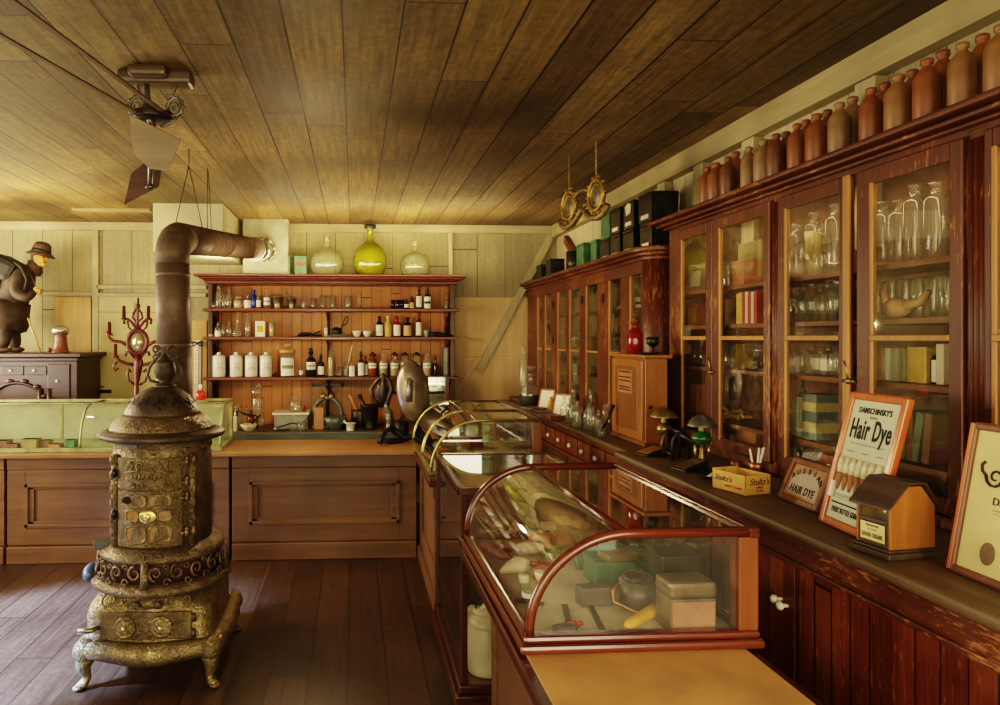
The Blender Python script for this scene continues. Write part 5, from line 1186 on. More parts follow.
# long white scale hanging right of the pipe
a, b = at_Y(196, 340, 6.9), at_Y(201, 400, 6.9); q = Vector((a.x, 6.93, a.z)); t = thing('wall_thermometer', 'long narrow white scale board hanging from an ornate hook right of the stove pipe', 'thermometer', q)
part(MB(q).box(q.x-.035,6.955,b.z,q.x+.035,6.972,a.z), 'scale_board', M['white'], t, .004)
m = MB(q)
for i in range(18): m.box(q.x-.025,6.953,b.z+.03+i*.03,q.x-.025+(.02 if i%3 else .035),6.955,b.z+.034+i*.03)
part(m, 'scale_marks', M['greyink'], t); m = MB(q); m.box(q.x+.012,6.95,b.z+.03,q.x+.018,6.955,a.z-.04); part(m, 'glass_tube', M['redink'], t)
m = MB(q); f = lambda x, z: Vector((q.x+x,6.94,q.z-.045+z)); scroll(m, (-.03,0), .03, 0, 1, .009, f); scroll(m, (.035,0), .03, PI, -1, .009, f); part(m, 'scroll_hook', M['black'], t)
q = Vector((at_Y(200.5,338,5.62).x, 5.62, CTOP+.001+.347)); t = vessel('red_cruet', q, .042, .13, 'squat', M['redball'], 'small round red cruet with pale neck standing on the left show case', 'cruet'); part(MB(q).lathe([(.012,.078),(.014,.12),(0,.125)], q, 12), 'pale_neck', M['white'], t)

# ---------------------------------------------------------------- contents of the left case
random.seed(5)
names = [('tin_case','greentin'),('small_box','brownframe'),('small_box','olivebox'),('small_box','terracotta'),('small_box','paper'),('tin_case','bluetin'),('small_box','brownred')]
clr = {'greentin':'green','brownframe':'brown','olivebox':'olive','terracotta':'rust coloured','paper':'cream','bluetin':'blue grey','brownred':'dark red'}
xs = [-3.30,-3.15,-3.02,-2.90,-2.78,-2.66,-2.55,-2.44,-2.34,-2.24,-2.14]
siz = [(.10,.09,.03),(.08,.08,.022),(.07,.1,.075),(.05,.08,.06),(.09,.08,.045),(.10,.1,.05),(.08,.08,.035),(.12,.09,.065),(.07,.08,.05),(.08,.09,.03),(.07,.08,.055)]
mt = ['olivebox','paper','olivebox','bluetin','terracotta','brownframe','brownred','olivebox','brownframe','terracotta','greentin']
wd = ['first','second','third','fourth','fifth','sixth','seventh','eighth','ninth','tenth','eleventh']
for i, x in enumerate(xs):
    a, b, h = siz[i]
    q = Vector((x, 5.40+.03*(i%3), CTOP+.014)); single(MB(q).box(x-a/2,q.y-b/2,q.z,x+a/2,q.y+b/2,q.z+h).box(x-a/2-.002,q.y-b/2-.002,q.z+h*.7,x+a/2+.002,q.y+b/2+.002,q.z+h), 'small_box', M[mt[i]], '%s small box, %s from the left in the case behind the stove' % (clr[mt[i]], wd[i]), 'box', 'small boxes in the left show case', bevel=.003)
# ---------------------------------------------------------------- right side: wall counter with its ledge
LZ = 1.07
XD = 1.38
def yX(px, X=XD): return at_X(px, 338, X).y
o = Vector((XD, 2.0, 0)); t = thing('wall_counter', 'long worn red wall counter with beadboard doors and glazed doors under the ledge at right', 'counter', o)
part(MB(o).box(XD+.02, .5, 0, 2.04, 3.56, LZ-.035), 'cabinet_body', M['redcab'], t)
part(MB(o).box(XD-.012, .5, .955, XD+.02, 3.56, LZ-.035).box(XD-.022,.5,.94,XD+.02,3.56,.958), 'frieze_board', M['redcaby'], t, .005)
part(MB(o).box(XD-.01, .5, 0, XD+.02, 3.56, .10), 'plinth', M['redcaby'], t, .005)
for y0, y1 in ((yX(796)+.003, 2.62), (1.15, yX(797)-.004)):
    d = part(MB(o).box(XD-.004, y0, .105, XD+.018, y1, .936), 'beadboard_door', M['beadboard'], t, .004)
for y, z in ((yX(783), .81), (yX(789), .80)):
    m = MB(o); m.cyl((XD-.004,y,z),(XD-.022,y,z), .006); m.ell((XD-.03,y,z), (.012,.014,.014)); part(m, 'door_knob', M['white'], t)
for y0, y1 in ((2.66,3.06),(3.10,3.52)):
    m = MB(o)
    for a, b, c, d_ in ((y0,y0+.07,.105,.935),(y1-.07,y1,.105,.935),(y0+.07,y1-.07,.105,.18),(y0+.07,y1-.07,.88,.935)): m.box(XD-.006, a, c, XD+.014, b, d_)
    d = part(m, 'glazed_door', M['redcab'], t, .004); part(MB(o).box(XD+.003,y0+.07,.18,XD+.006,y1-.07,.88), 'door_pane', M['panelow'], d)
    m = MB(o); m.bar((XD+.001,y0+.09,.60),(XD+.001,y1-.09,.86),.006,.004,(1,0,0)) ; part(m, 'pane_glint', M['orange'], d)  # diagonal bar painted on the pane as a reflection
m = MB((1.7,2.0,LZ)); m.box(1.33, .5, LZ-.032, 2.045, 3.53, LZ); single(m, 'wall_ledge', M['ledge'], 'dusty near wall ledge carrying the framed hair dye signs, yellow box and two lamps', 'ledge', bevel=.012)
o = Vector((1.44, 5.0, 0)); t = thing('wall_counter', 'far red wall counter with a row of small white-knobbed drawers under the ledge', 'counter', o)
part(MB(o).box(1.46, 3.58, 0, 2.04, 6.93, LZ-.035), 'cabinet_body', M['drawer'], t)
part(MB(o).box(1.44, 3.58, 1.0, 1.47, 6.36, LZ-.035).box(1.435,3.58,.85,1.47,6.36,.872).box(1.44,3.58,0,1.47,6.36,.1).box(1.43,3.58,.1,1.47,3.68,1.0).box(1.43,5.72,.1,1.47,5.9,1.0), 'face_frame', M['drawer'], t, .004)
for i in range(8):
    y0 = 3.70+i*.25; d = part(MB(o).box(1.438, y0+.012, .878, 1.465, y0+.238, .995), 'drawer', M['drawer'], t, .005)
    m = MB(o); m.ell((1.424, y0+.125, .937), (.013,.016,.016)); m.cyl((1.44,y0+.125,.937),(1.424,y0+.125,.937),.006); part(m, 'knob', M['white'], d)
for i in range(4):
    y0 = 3.72+i*.5; part(MB(o).box(1.452, y0, .12, 1.465, y0+.46, .84), 'lower_panel', M['counterz'], t, .004)
part(MB(o).box(1.425, 5.76, .90, 1.432, 5.86, .99), 'lock_plate', M['darkiron'], t)
m = MB((1.7,5.0,LZ)); m.box(1.395, 3.535, LZ-.03, 2.045, 6.38, LZ).box(1.55, 6.38, LZ-.03, 2.045, 6.93, LZ); single(m, 'wall_ledge', M['ledge'], 'far narrower wall ledge carrying the row of clear bottles and the pine cabinet', 'ledge', bevel=.008)

# ---------------------------------------------------------------- tall glazed cabinet
XC, ZT = 1.78, 2.31
Y0, Y1 = .55, 3.86
o = Vector((XC, 2.2, LZ)); tc_ = thing('tall_cabinet', 'tall worn red cabinet with glazed doors and heavy cornice, standing on the ledge at right', 'cabinet', o)
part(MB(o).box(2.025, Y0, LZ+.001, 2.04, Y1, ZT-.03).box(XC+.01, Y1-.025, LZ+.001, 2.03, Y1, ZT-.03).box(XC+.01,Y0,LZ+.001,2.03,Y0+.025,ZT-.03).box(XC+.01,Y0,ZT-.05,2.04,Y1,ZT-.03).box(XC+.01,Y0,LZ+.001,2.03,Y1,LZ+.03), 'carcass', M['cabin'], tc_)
CS = [1.90, 1.715, 1.50, 1.24]
for z in CS: part(MB(o).box(XC+.022, Y0+.03, z-.018, 2.024, Y1-.03, z), 'inner_shelf', M['cabshelf'], tc_)
yq = lambda px: at_X(px, 338, XC-.01).y
m = MB(o)
posts = [(yq(677)+.003, Y1),(yq(780)+.003, yq(772)-.003),(yq(987)+.003, yq(966)-.003),(Y0, 1.30)]
for a, b in posts: m.box(XC-.005, a, LZ+.001, XC+.02, b, ZT-.06)
m.box(XC-.003, Y0, LZ+.002, XC+.018, Y1, LZ+.045); m.box(XC-.003, Y0, ZT-.075, XC+.018, Y1, ZT-.032)
part(m, 'face_frame', M['redcab'], tc_, .004)
for a, b in posts[1:3]:
    for f_ in (.2,.5,.8): y = a+(b-a)*f_; part(MB(o).tube([(XC-.006,y,LZ+.06),(XC-.006,y,ZT-.09)], .010, 8), 'post_reed', M['redcab'], tc_)
part(MB(o).box(XC-.03, Y0, ZT-.055, 2.04, Y1+.03, ZT-.04).box(XC-.06,Y0,ZT-.04,2.04,Y1+.06,ZT-.022).box(XC-.10,Y0,ZT-.022,2.04,Y1+.08,ZT), 'cornice', M['redcaby'], tc_, .010)
part(MB(o).box(XC, Y1-.02, LZ+.001, 2.04, Y1+.004, ZT-.05), 'end_panel', M['redcab'], tc_)
doors = [(677,683,708,714.5,0),(714.5,721,766,772,0),(780,787,842,853,1),(859,873,953,966,0),(987,996,1090,1120,0)]
zb0, zb1 = LZ+.05, ZT-.08
for k, (p0, p1, p2, p3, ajar) in enumerate(doors):
    ya, yb, yc, yd = yq(p0)-.002, yq(p1), yq(p2), yq(p3)+.002      # ya farthest
    m = MB(o); xa, xb_ = XC-.022, XC-.004
    m.box(xa, yb, zb0, xb_, ya, zb1).box(xa, yd, zb0, xb_, yc, zb1).box(xa, yc, zb0, xb_, yb, zb0+.05).box(xa, yc, zb1-.055, xb_, yb, zb1)
    d = part(m, 'cabinet_door', M['redcab'], tc_, .004)
    part(MB(o).box(xa+.004, yc, zb0+.05, xa+.006, yb, zb1-.055), 'door_pane', M['panecab'], d)
    m = MB(o); m.box(xa-.001, yb-.013, zb0+.04, xb_-.002, yb+.003, zb1-.05); m.box(xa-.004, yc, 1.640, xb_, yb, 1.660)
    part(m, 'glazing_bar', M['orange'], d, .003)
    if ajar: part(MB(o).box(xa-.008, yd-.004, zb0, xa+.004, yd+.026, zb1), 'bare_edge', M['orange'], d, .003)
for px in (710, 848):
    q = at_X(px, 372 if px == 710 else 381, XC-.03); m = MB(o); m.ell(q, (.010,.012,.012)); m.tube([q+Vector((0,-.03,0)), q+Vector((0,.03,0))], .005); m.tube([q, q+Vector((0,.01,.05)), q+Vector((0,.02,.07))], .004); part(m, 'latch', M['dulbrass'], tc_)

# ---------------------------------------------------------------- far glazed cabinet
XF_, FT, FY0, FY1 = 1.74, 2.19, 4.03, 6.93
o = Vector((XF_, 5.5, LZ)); fc_ = thing('far_cabinet', 'farther dark red cabinet with six narrow panes and rounded near corner, in the back corner', 'cabinet', o)
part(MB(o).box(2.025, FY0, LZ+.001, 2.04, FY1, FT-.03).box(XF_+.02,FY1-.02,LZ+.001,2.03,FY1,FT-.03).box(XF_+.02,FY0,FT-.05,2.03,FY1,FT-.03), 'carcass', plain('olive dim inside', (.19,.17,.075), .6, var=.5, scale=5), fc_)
for z in (1.36, 1.55, 1.86): part(MB(o).box(XF_+.03, FY0+.04, z-.014, 2.024, FY1-.03, z), 'inner_shelf', M['cabshelf'], fc_)
def corner(r, x0, y0, x1, n=10):
    """front line running along -y, turning through radius r to run along +x"""
    return [(x0, FY1)]+[(x0+r-r*math.cos(PI/2*i/n), y0+r-r*math.sin(PI/2*i/n)) for i in range(n+1)]+[(x1, y0)]
def swept(m, x0, y0, z0, z1, r, x1=2.04):
    pts = corner(r, x0, y0, x1); poly = [(x, y, z0) for x, y in pts]+[(x1, FY1, z0)]
    m.prism(poly, (0,0,z1-z0), True)
m = MB(o)
for z0, z1, e in ((FT-.075,FT-.05,.02),(FT-.05,FT-.03,.05),(FT-.03,FT,.085)): swept(m, XF_-e, FY0-e, z0, z1, .10+e)
part(m, 'cornice', M['redcaby'], fc_, .006)
pts = corner(.10, XF_, FY0, 2.04)[1:]
m = MB(o); m.sheet([[(x, y, z) for x, y in pts] for z in (LZ+.001, FT-.06)]); part(m, 'rounded_end', M['redcab'], fc_, thick=.02)
yf = lambda px: at_X(px, 338, XF_).y
wins = [(538,542),(545.5,551.5),(558,566.5),(570,580),(586.5,598),(609.5,621),(630.5,641.5)]
m = MB(o); ys = [FY1]+[v for a, b in wins for v in (yf(a), yf(b))]+[FY0+.10]
for i in range(0, len(ys), 2):
    if ys[i]-ys[i+1] > .004: m.box(XF_-.004, ys[i+1], LZ+.03, XF_+.02, ys[i], FT-.075)
m.box(XF_-.006, FY0+.1, LZ+.001, XF_+.018, FY1, LZ+.10).box(XF_-.006, FY0+.1, FT-.15, XF_+.018, FY1, FT-.07)
part(m, 'face_frame', M['redcab'], fc_, .003)
for a, b in wins:
    m = MB(o); m.box(XF_+.004, yf(b), LZ+.1, XF_+.007, yf(a), FT-.15); d = part(m, 'door_pane', M['panecab'], fc_)
    part(MB(o).box(XF_-.008, yf(b), 1.542, XF_+.016, yf(a), 1.558).box(XF_-.006, yf(a)-.012, LZ+.1, XF_+.014, yf(a)+.004, FT-.15), 'glazing_bar', M['orange'], d, .002)
m = MB(o)
for px, py in ((553,305),(553,340),(582,300),(603,298)):
    q = at_X(px, py, XF_-.008); m.box(q.x-.004, q.y-.012, q.z-.03, q.x+.006, q.y+.012, q.z+.03)
part(m, 'door_hinge', M['black'], fc_, split=True)
# contents of the far cabinet
random.seed(3)
ordw = ['first','second','third','fourth','fifth','sixth','seventh','eighth','ninth','tenth','eleventh','twelfth','thirteenth','fourteenth','fifteenth','sixteenth','seventeenth','eighteenth','nineteenth','twentieth','twenty-first','twenty-second','twenty-third','twenty-fourth','twenty-fifth','twenty-sixth']
n = 0
for z, kinds in ((LZ+.003,'lower'),(1.362,'second'),(1.552,'middle'),):
    for i in range(6):
        y = 4.45+i*.37; n += 1
        if kinds == 'lower' and i == 1: continue
        hh = {'lower':.22,'second':.15,'middle':.24}[kinds]
        vessel('storage_jar', (1.90, y, z), .05, hh*random.uniform(.8,1), ['bottle','jar','wide'][i%3], M[['clearg','clear','amber'][(i+n)%3]], 'glass storage vessel in the far cabinet, %s shelf level, %s from the near end' % (kinds, ordw[i]), 'jar', 'vessels in the far cabinet', liquid=M[['beigeliq','greenpow','goldliq'][i%3]], liqh=.5, n=14)
single(MB((1.88,4.75,LZ)).box(1.85,4.62,LZ+.002,1.96,4.86,LZ+.25), 'card_box', M['terracotta'], 'orange red box behind the panes of the far cabinet, beside the pine cabinet', 'box', bevel=.004)

# ---------------------------------------------------------------- stoneware bottles on the tall cabinet
pxs = [707,716,721,728,736,749,757,763.5,769,776,786,797,806,817,827.5,839.5,852.5,871,885,898.5,912.5,927,943,962.5,982.5,1002]
tops = [165,157,157,155,144,141,142,134,132,128,124,119,112,107,102,95,89,83,75,68,62,57,48.5,41,32.5,26]
toner = [0,0,2,2,0,3,0,3,3,2,2,0,0,0,2,3,3,0,0,1,0,0,0,1,0,1]
rows_last = {0: 9.0, 1: 9.0}
for i, (px, ty) in enumerate(zip(pxs, tops)):
    row = 0
    y_ = at_X(px, 338, 1.86).y
    if rows_last[0]-y_ < .090: row = 1
    xx = (1.86, 1.95)[row]; q = at_X(px, 338, xx); d = q.x*ST+q.y*CT; r = min(.043, [.040,.043,.038][i%3])
    rows_last[row] = q.y; h = min(.30, max(.24, CZ+(PY0-ty-8+ (6 if i>20 else 0))*d/F-ZT))
    vessel('stoneware_bottle', (xx, q.y, ZT+.001), r, h, 'stone', M['stoneware'][toner[i]], '%s stoneware bottle, %s from the far end of the row on the tall cabinet' % (['rust brown','tan','dark brown','ochre','red'][toner[i]], ordw[i]), 'bottle', 'stoneware bottles on the tall cabinet')

# ---------------------------------------------------------------- tins on the far cabinet
def ftin(px, z, size, mat, label, grp, X=1.87, lab=None, Y=None):
    y = at_X(px, 338, X).y if Y is None else Y
    return tin('tea_tin', (X, y, z), size, M[mat], label, 'tin', grp, lab=lab, labface='-X')
FTT = FT+.001
gt = 'tins on the far cabinet'
ftin(545.5, FTT, (.13,.17,.17), 'blacktin', 'dark tin at the farthest left end of the far cabinet top', gt)
ftin(555, FTT, (.13,.16,.19), 'blacktin', 'taller dark tin, second from the far end of the far cabinet top', gt)
q = at_X(575, 338, 1.87); vessel('round_tin', (1.87, q.y, FTT), .075, .19, 'cyl', M['blacktin'], 'round dark tin left of the bright green tin on the far cabinet', 'tin', gt, n=28)
ftin(589, FTT, (.15,.17,.21), 'greentin', 'bright green tin standing alone on the far cabinet', gt)
ftin(601, FTT, (.12,.12,.20), 'greentin', 'narrow green tin beside the stacked black tins on the far cabinet', gt)
low = [(4.94,'first'),(4.74,'second'),(4.51,'third'),(4.23,'fourth')]
for i, (y, w) in enumerate(low): ftin(0, FTT, (.17,.17,.17), 'blacktin', 'lower row black tin, %s from the far end of the stack by the tall cabinet' % w, 'stacked black tins', 1.88, W, y)
up = [(4.93,'greentin','far end, dark green'),(4.73,'blacktin','second from far end'),(4.50,'blacktin','third from far end, with torn picture'),(4.24,'blacktin','nearest, large')]
for i, (y, mt_, w) in enumerate(up):
    t = ftin(0, FTT+.172, (.17,.17 if i != 3 else .19,.18), mt_, 'upper row tin, %s, on the stack of black tins' % w, 'stacked black tins', 1.88, W if i else None, y)
    if i == 2: part(MB().add([(-.088,-.04,.10),(-.088,.03,.09),(-.088,.05,.15),(-.088,.0,.17),(-.088,-.05,.155)], [(0,1,2,3,4)]), 'torn_picture', M['paper'], t)

# ---------------------------------------------------------------- pine cabinet on the ledge, bottle and goblet on it
o = Vector((1.62, 3.9, LZ+.001)); t = thing('pine_cabinet', 'small orange pine wall cabinet with panelled door standing on the far ledge', 'cabinet', o)
part(MB(o).box(1.548,3.65,o.z,1.67,4.10,o.z+.47), 'carcass', M['pine'], t, .004)
part(MB(o).box(1.53,3.63,o.z+.47,1.69,4.12,o.z+.49), 'top_board', M['pine'], t, .005)
part(MB(o).box(1.535,3.635,o.z,1.68,4.115,o.z+.022), 'base_board', M['pined'], t, .005)
d = part(MB(o).box(1.533,3.66,o.z+.03,1.548,4.09,o.z+.46), 'door', M['pine'], t, .004)
part(MB(o).box(1.530,3.72,o.z+.07,1.534,4.03,o.z+.42), 'door_panel', M['pined'], d, .002)
part(MB(o).box(1.527,3.78,o.z+.27,1.5305,3.98,o.z+.40), 'printed_notice', M['terracotta'], d)
m = MB(o); 
for z in (.385,.355,.335,.30,.285): m.box(1.5255,3.80,o.z+z,1.527,3.96,o.z+z+.008)
part(m, 'notice_print', M['ink'], d)
part(MB(o).ell((1.575,3.647,o.z+.21), .010), 'side_knob', M['black'], t)
tz = o.z+.49
vessel('red_bottle', (1.578, 3.86, tz), .043, .185, 'bottle', M['redglass'], 'deep red glass bottle standing on the pine cabinet', 'bottle', liquid=M['crimson'], liqh=.58, cap=M['amber'])
vessel('dark_goblet', (1.645, 3.78, tz), .036, .095, 'goblet', M['darkiron'], 'small dark goblet on the pine cabinet, right of the red bottle', 'goblet')
single(MB((1.595,3.72,tz)).lathe([(.04,0),(.06,.006),(.062,.01),(.05,.008),(0,.006)], (1.595,3.72,tz), 20), 'small_dish', M['black'], 'small flat dark dish in front of the red bottle on the pine cabinet', 'dish')

# ---------------------------------------------------------------- on the far ledge
def lp(px, py): q = at_Z(px, py, LZ); q.z = LZ; return q
L1 = Vector((0,0,.001))
q = lp(530.5, 405)+L1; t = vessel('glass_carboy', q, .098, .30, 'squat', M['clear'], 'round clear glass carboy half full of dark liquid at far end of ledge', 'carboy', liquid=M['darkliq'], liqh=.30, cap=CL)
q = at_Y(523.5, 402, 6.22); vessel('glass_cylinder', (q.x, 6.22, LZ+.001), .036, .50, 'slim', M['clear'], 'tall clear glass cylinder behind the carboy at far end of ledge', 'cylinder')
def standing_card(name, c, w, h, rz, rx, face, frame, label, cat, group=None, fw=.02, th=.02):
    t = thing(name, label, cat, c, rz, group, rx)
    m = MB(); m.box(-w/2,-th/2,0,-w/2+fw,th/2,h).box(w/2-fw,-th/2,0,w/2,th/2,h).box(-w/2+fw,-th/2,0,w/2-fw,th/2,fw).box(-w/2+fw,-th/2,h-fw,w/2-fw,th/2,h)
    part(m, 'picture_frame', frame, t, .004)
    part(MB().box(-w/2+fw*.8,-.003,fw*.8,w/2-fw*.8,.002,h-fw*.8), 'face_sheet', face, t)
    return t
q = lp(545, 409.5)+L1; standing_card('framed_card', (q.x, q.y, LZ+.003), .17, .165, math.radians(-62), -.25, M['whitelabel'], M['pine'], 'farther of the two small white cards standing on the far ledge', 'card', 'white cards on the ledge', .012)
q = lp(560, 416.5)+L1; standing_card('framed_card', (q.x, q.y, LZ+.003), .17, .165, math.radians(-62), -.25, M['whitelabel'], M['pine'], 'nearer of the two small white cards standing on the far ledge', 'card', 'white cards on the ledge', .012)
q = lp(551, 410.5)+L1; vessel('yellow_bottle', q, .026, .105, 'bottle', M['goldliq'], 'small bright yellow bottle between the two white cards', 'bottle', cap=M['ambercap'], capk='cork')
q = lp(534, 409)+L1; single(MB(q).obox(q+Vector((0,0,.006)), (.14,.18,.010), .2).obox(q+Vector((.02,-.18,.006)), (.13,.16,.008), -.15), 'papers', M['greybox'], 'grey loose papers lying at the far end of the ledge', 'papers')
q = lp(536, 411.5)+L1+Vector((.03,0,.012)); single(MB(q).obox(q+Vector((0,0,.012)), (.05,.11,.02), .5), 'leather_pouch', M['brownred'], 'small reddish brown pouch lying on the grey papers', 'pouch', bevel=.008)
q = lp(552.5, 419)+L1; single(MB(q).obox(q+Vector((0,0,.016)), (.11,.19,.032), .1), 'wooden_tray', M['drawer'], 'flat reddish wooden box in front of the white cards on the ledge', 'box', bevel=.004)
for i, (px, py, w, h, g_) in enumerate(((564.5,420,.030,.165,'clearg'),(570.5,422.5,.030,.17,'clearg'),(577,427,.031,.165,'clearg'),(574,419,.028,.165,'clearg'),(588,430,.030,.17,'clear'),(593,430.5,.028,.15,'clear'),(590.5,425,.027,.17,'clear'),(598.5,433,.022,.14,'clear'))):
    q = lp(px, py)+L1; vessel('clear_bottle', q, w, h, 'bottle', M[g_], '%s bottle, %s of the row on the far ledge counted from the white cards' % ('pale green' if g_ == 'clearg' else 'clear', ordw[i]), 'bottle', 'clear bottles on the far ledge')
q = lp(606, 437)+L1; q.x -= .025; t = vessel('glass_tumbler', q, .026, .055, 'beaker', M['clear'], 'small tumbler holding a dark rod, left of the pine cabinet', 'tumbler'); part(MB(q).tube([q+Vector((-.005,.01,.012)), q+Vector((.06,-.03,.19))], .009, 8), 'dark_rod', M['black'], t)
q = lp(612, 424)+L1; vessel('clear_bottle', (q.x-.04,q.y,q.z), .03, .14, 'wide', M['clear'], 'short clear stoppered bottle beside the pine cabinet', 'bottle', cap=CL, capk='disc')

# ---------------------------------------------------------------- two lamps and stands on the near ledge
def shade_lamp(q, r, fontm, label, zs, fr_, rot):
    q = Vector(q); t = thing('shaded_lamp', label, 'lamp', q, 0)
    zsh0, zsh1, zf0, zf1 = zs
    part(MB(q).lathe([(r*.62,0),(r*.66,.008),(r*.5,.02),(r*.28,.03),(r*.2,.05),(.010,.07),(.010,zf0)], q, 24), 'lamp_base', M['dulbrass'], t)
    part(MB(q).ell(q+Vector((0,0,(zf0+zf1)/2)), (fr_,fr_,(zf1-zf0)/2+.004), 24, 14), 'font', fontm, t)
    part(MB(q).lathe([(.012,zf1-.004),(.016,zf1+.006),(.012,zsh0+.006),(.014,zsh1-.004)], q, 16).lathe([(fr_*1.03,-.004),(fr_*1.06,0),(fr_*1.03,.004)], q+Vector((0,0,(zf0+zf1)/2)), 24), 'burner', M['brass'] if fontm is M['dulbrass'] else M['dulbrass'], t)
    part(MB(q).lathe([(r,zsh0),(r*.98,zsh0+.006),(r*.72,zsh0+.6*(zsh1-zsh0)),(r*.35,zsh1-.004),(r*.12,zsh1),(0,zsh1+.003)], q, 28), 'shade', M['greyiron'] if fontm is M['emerald'] else M['dulbrass'], t)
    m = MB(q); 
    for s in (-1,1): m.tube([q+Vector((s*.030,0,.045)), q+Vector((s*.032,0,zf0))], .006)
    if fontm is M['emerald']: part(m, 'side_rod', M['brass'], t, split=True)
    return t
q = lp(664, 451)+L1; shade_lamp(q, .067, M['dulbrass'], 'brass lamp with cone shade and round brass font, beside the pine cabinet', (.172,.222,.082,.145), .038, 0)
p = lp(653, 455)+L1; m = MB(p); R = math.radians(14)
m.m = Matrix.Translation(p) @ Matrix.Rotation(R,4,'Z'); m.prism([(-.075,-.05,0),(.055,-.05,0),(.055,-.05,.042),(-.075,-.05,.008)], (0,.10,0)); pw = thing('desk_plaque', 'dark sloping plaque with brass plate in front of the brass lamp', 'plaque', p); part(m, 'wedge_body', M['darkiron'], pw, .003)
m = MB(p); m.m = Matrix.Translation(p) @ Matrix.Rotation(R,4,'Z'); m.prism([(-.062,-.04,.0125),(.035,-.04,.0375),(.035,.04,.0375),(-.062,.04,.0125)], (-.0008,0,.002)); part(m, 'brass_plate', M['brass'], pw)
q = lp(702, 468)+L1; shade_lamp(q, .064, M['emerald'], 'lamp with grey cone shade and shining green glass font, beside the yellow box', (.185,.238,.105,.162), .043, 0)
p = lp(692, 470)+L1; m = MB(p); m.m = Matrix.Translation(p) @ Matrix.Rotation(R,4,'Z'); m.prism([(-.075,-.045,0),(.05,-.045,0),(.05,-.045,.045),(-.075,-.045,.008)], (0,.09,0)); pw = thing('desk_plaque', 'dark sloping plaque in front of the green glass lamp', 'plaque', p); part(m, 'wedge_body', M['darkiron'], pw, .003)
m = MB(p); m.m = Matrix.Translation(p) @ Matrix.Rotation(R,4,'Z'); m.prism([(-.065,-.036,.0125),(.036,-.036,.042),(.036,.036,.042),(-.065,.036,.0125)], (-.0008,0,.002)); part(m, 'metal_plate', M['dulbrass'], pw)
p = lp(681, 461)+L1; m = MB(p)
for dy in (0,.10):
    m.tube([p+Vector((-.04,dy,.0)), p+Vector((-.04,dy,.10)), p+Vector((-.02,dy,.13)), p+Vector((.02,dy,.13)), p+Vector((.04,dy,.10)), p+Vector((.04,dy,.0))], .007, 8)
m.tube([p+Vector((0,0,.135)), p+Vector((0,.10,.135))], .008); m.tube([p+Vector((0,.05,.135)), p+Vector((.08,-.06,.07))], .014, 8); m.tube([p+Vector((-.04,0,.03)), p+Vector((-.04,.10,.03))], .006)
single(m, 'iron_rack', M['darkiron'], 'small dark iron rack of bent rods between the two lamps', 'rack')
q = lp(721, 468)+L1; q.x = 1.67; vessel('small_pot', (q.x, 2.98, LZ+.001), .026, .05, 'jar', M['brownred'], 'tiny dark red pot right of the green glass lamp', 'pot')
q = Vector((1.69, 2.86, LZ+.001)); t = vessel('match_cup', q, .032, .058, 'bowl', M['copper'], 'small copper cup holding white sticks, behind the yellow box', 'cup'); m = MB(q)
for i, (dx, dy, hh) in enumerate(((-.014,.012,.11),(.0,-.008,.12),(.008,-.016,.125),(.014,-.004,.118))): m.tube([q+Vector((dx*.4,dy*.4,.012)), q+Vector((dx,dy*2-.005*i,hh))], .0045, 6)
part(m, 'white_stick', M['whitelabel'], t, split=True)
q = lp(712, 479)+L1; t = thing('card_tray', 'low dark dish holding cream cards, in front of the green glass lamp', 'tray', q)
part(MB(q).lathe([(.03,0),(.05,.012),(.052,.016),(.045,.012),(0,.006)], q, 20), 'dish', M['darkiron'], t); part(MB(q).obox(q+Vector((-.005,-.01,.02)), (.05,.016,.004), .5, ry=-.3), 'cream_card', M['paper'], t)
# yellow box with script
bx = Vector((1.433, 2.495, LZ+.001)); rz = math.radians(15); t = thing('card_box', 'open yellow card box with black script lettering on the near ledge', 'box', bx, rz)
w_, l_, h_ = .118, .162, .072; e = .003
part(MB().box(0,0,0,w_,l_,e).box(0,0,0,w_,e,h_).box(0,l_-e,0,w_,l_,h_+.004).box(0,0,0,e,l_,h_).box(w_-e,0,0,w_,l_,h_), 'box_walls', M['boxyellow'], t)
lettering("Stultz's", .034, (w_*.54,-.001,.047), M['ink'], t, .95, 1.0, shear=.35)
lettering("SWEET", .010, (w_*.56,-.001,.026), M['ink'], t); lettering("CIGARS", .011, (w_*.56,-.001,.014), M['redink'], t)
Ml = lambda c, sx=1, sy=1: Matrix.Translation(c) @ Matrix.Rotation(-PI/2,4,'Z') @ Matrix.Rotation(PI/2,4,'X') @ Matrix.Diagonal((sx,sy,1,1))
lettering("Stultz's", .030, None, M['ink'], t, flat=Ml((-.001,l_*.66,.045)), shear=.35); lettering("SWEET CIGARS", .012, None, M['redink'], t, flat=Ml((-.001,l_*.36,.02)))
lettering("C", .022, None, M['ink'], t, flat=Matrix.Translation((w_*.45,l_-e-.001,.06)) @ Matrix.Rotation(PI/2,4,'X'))

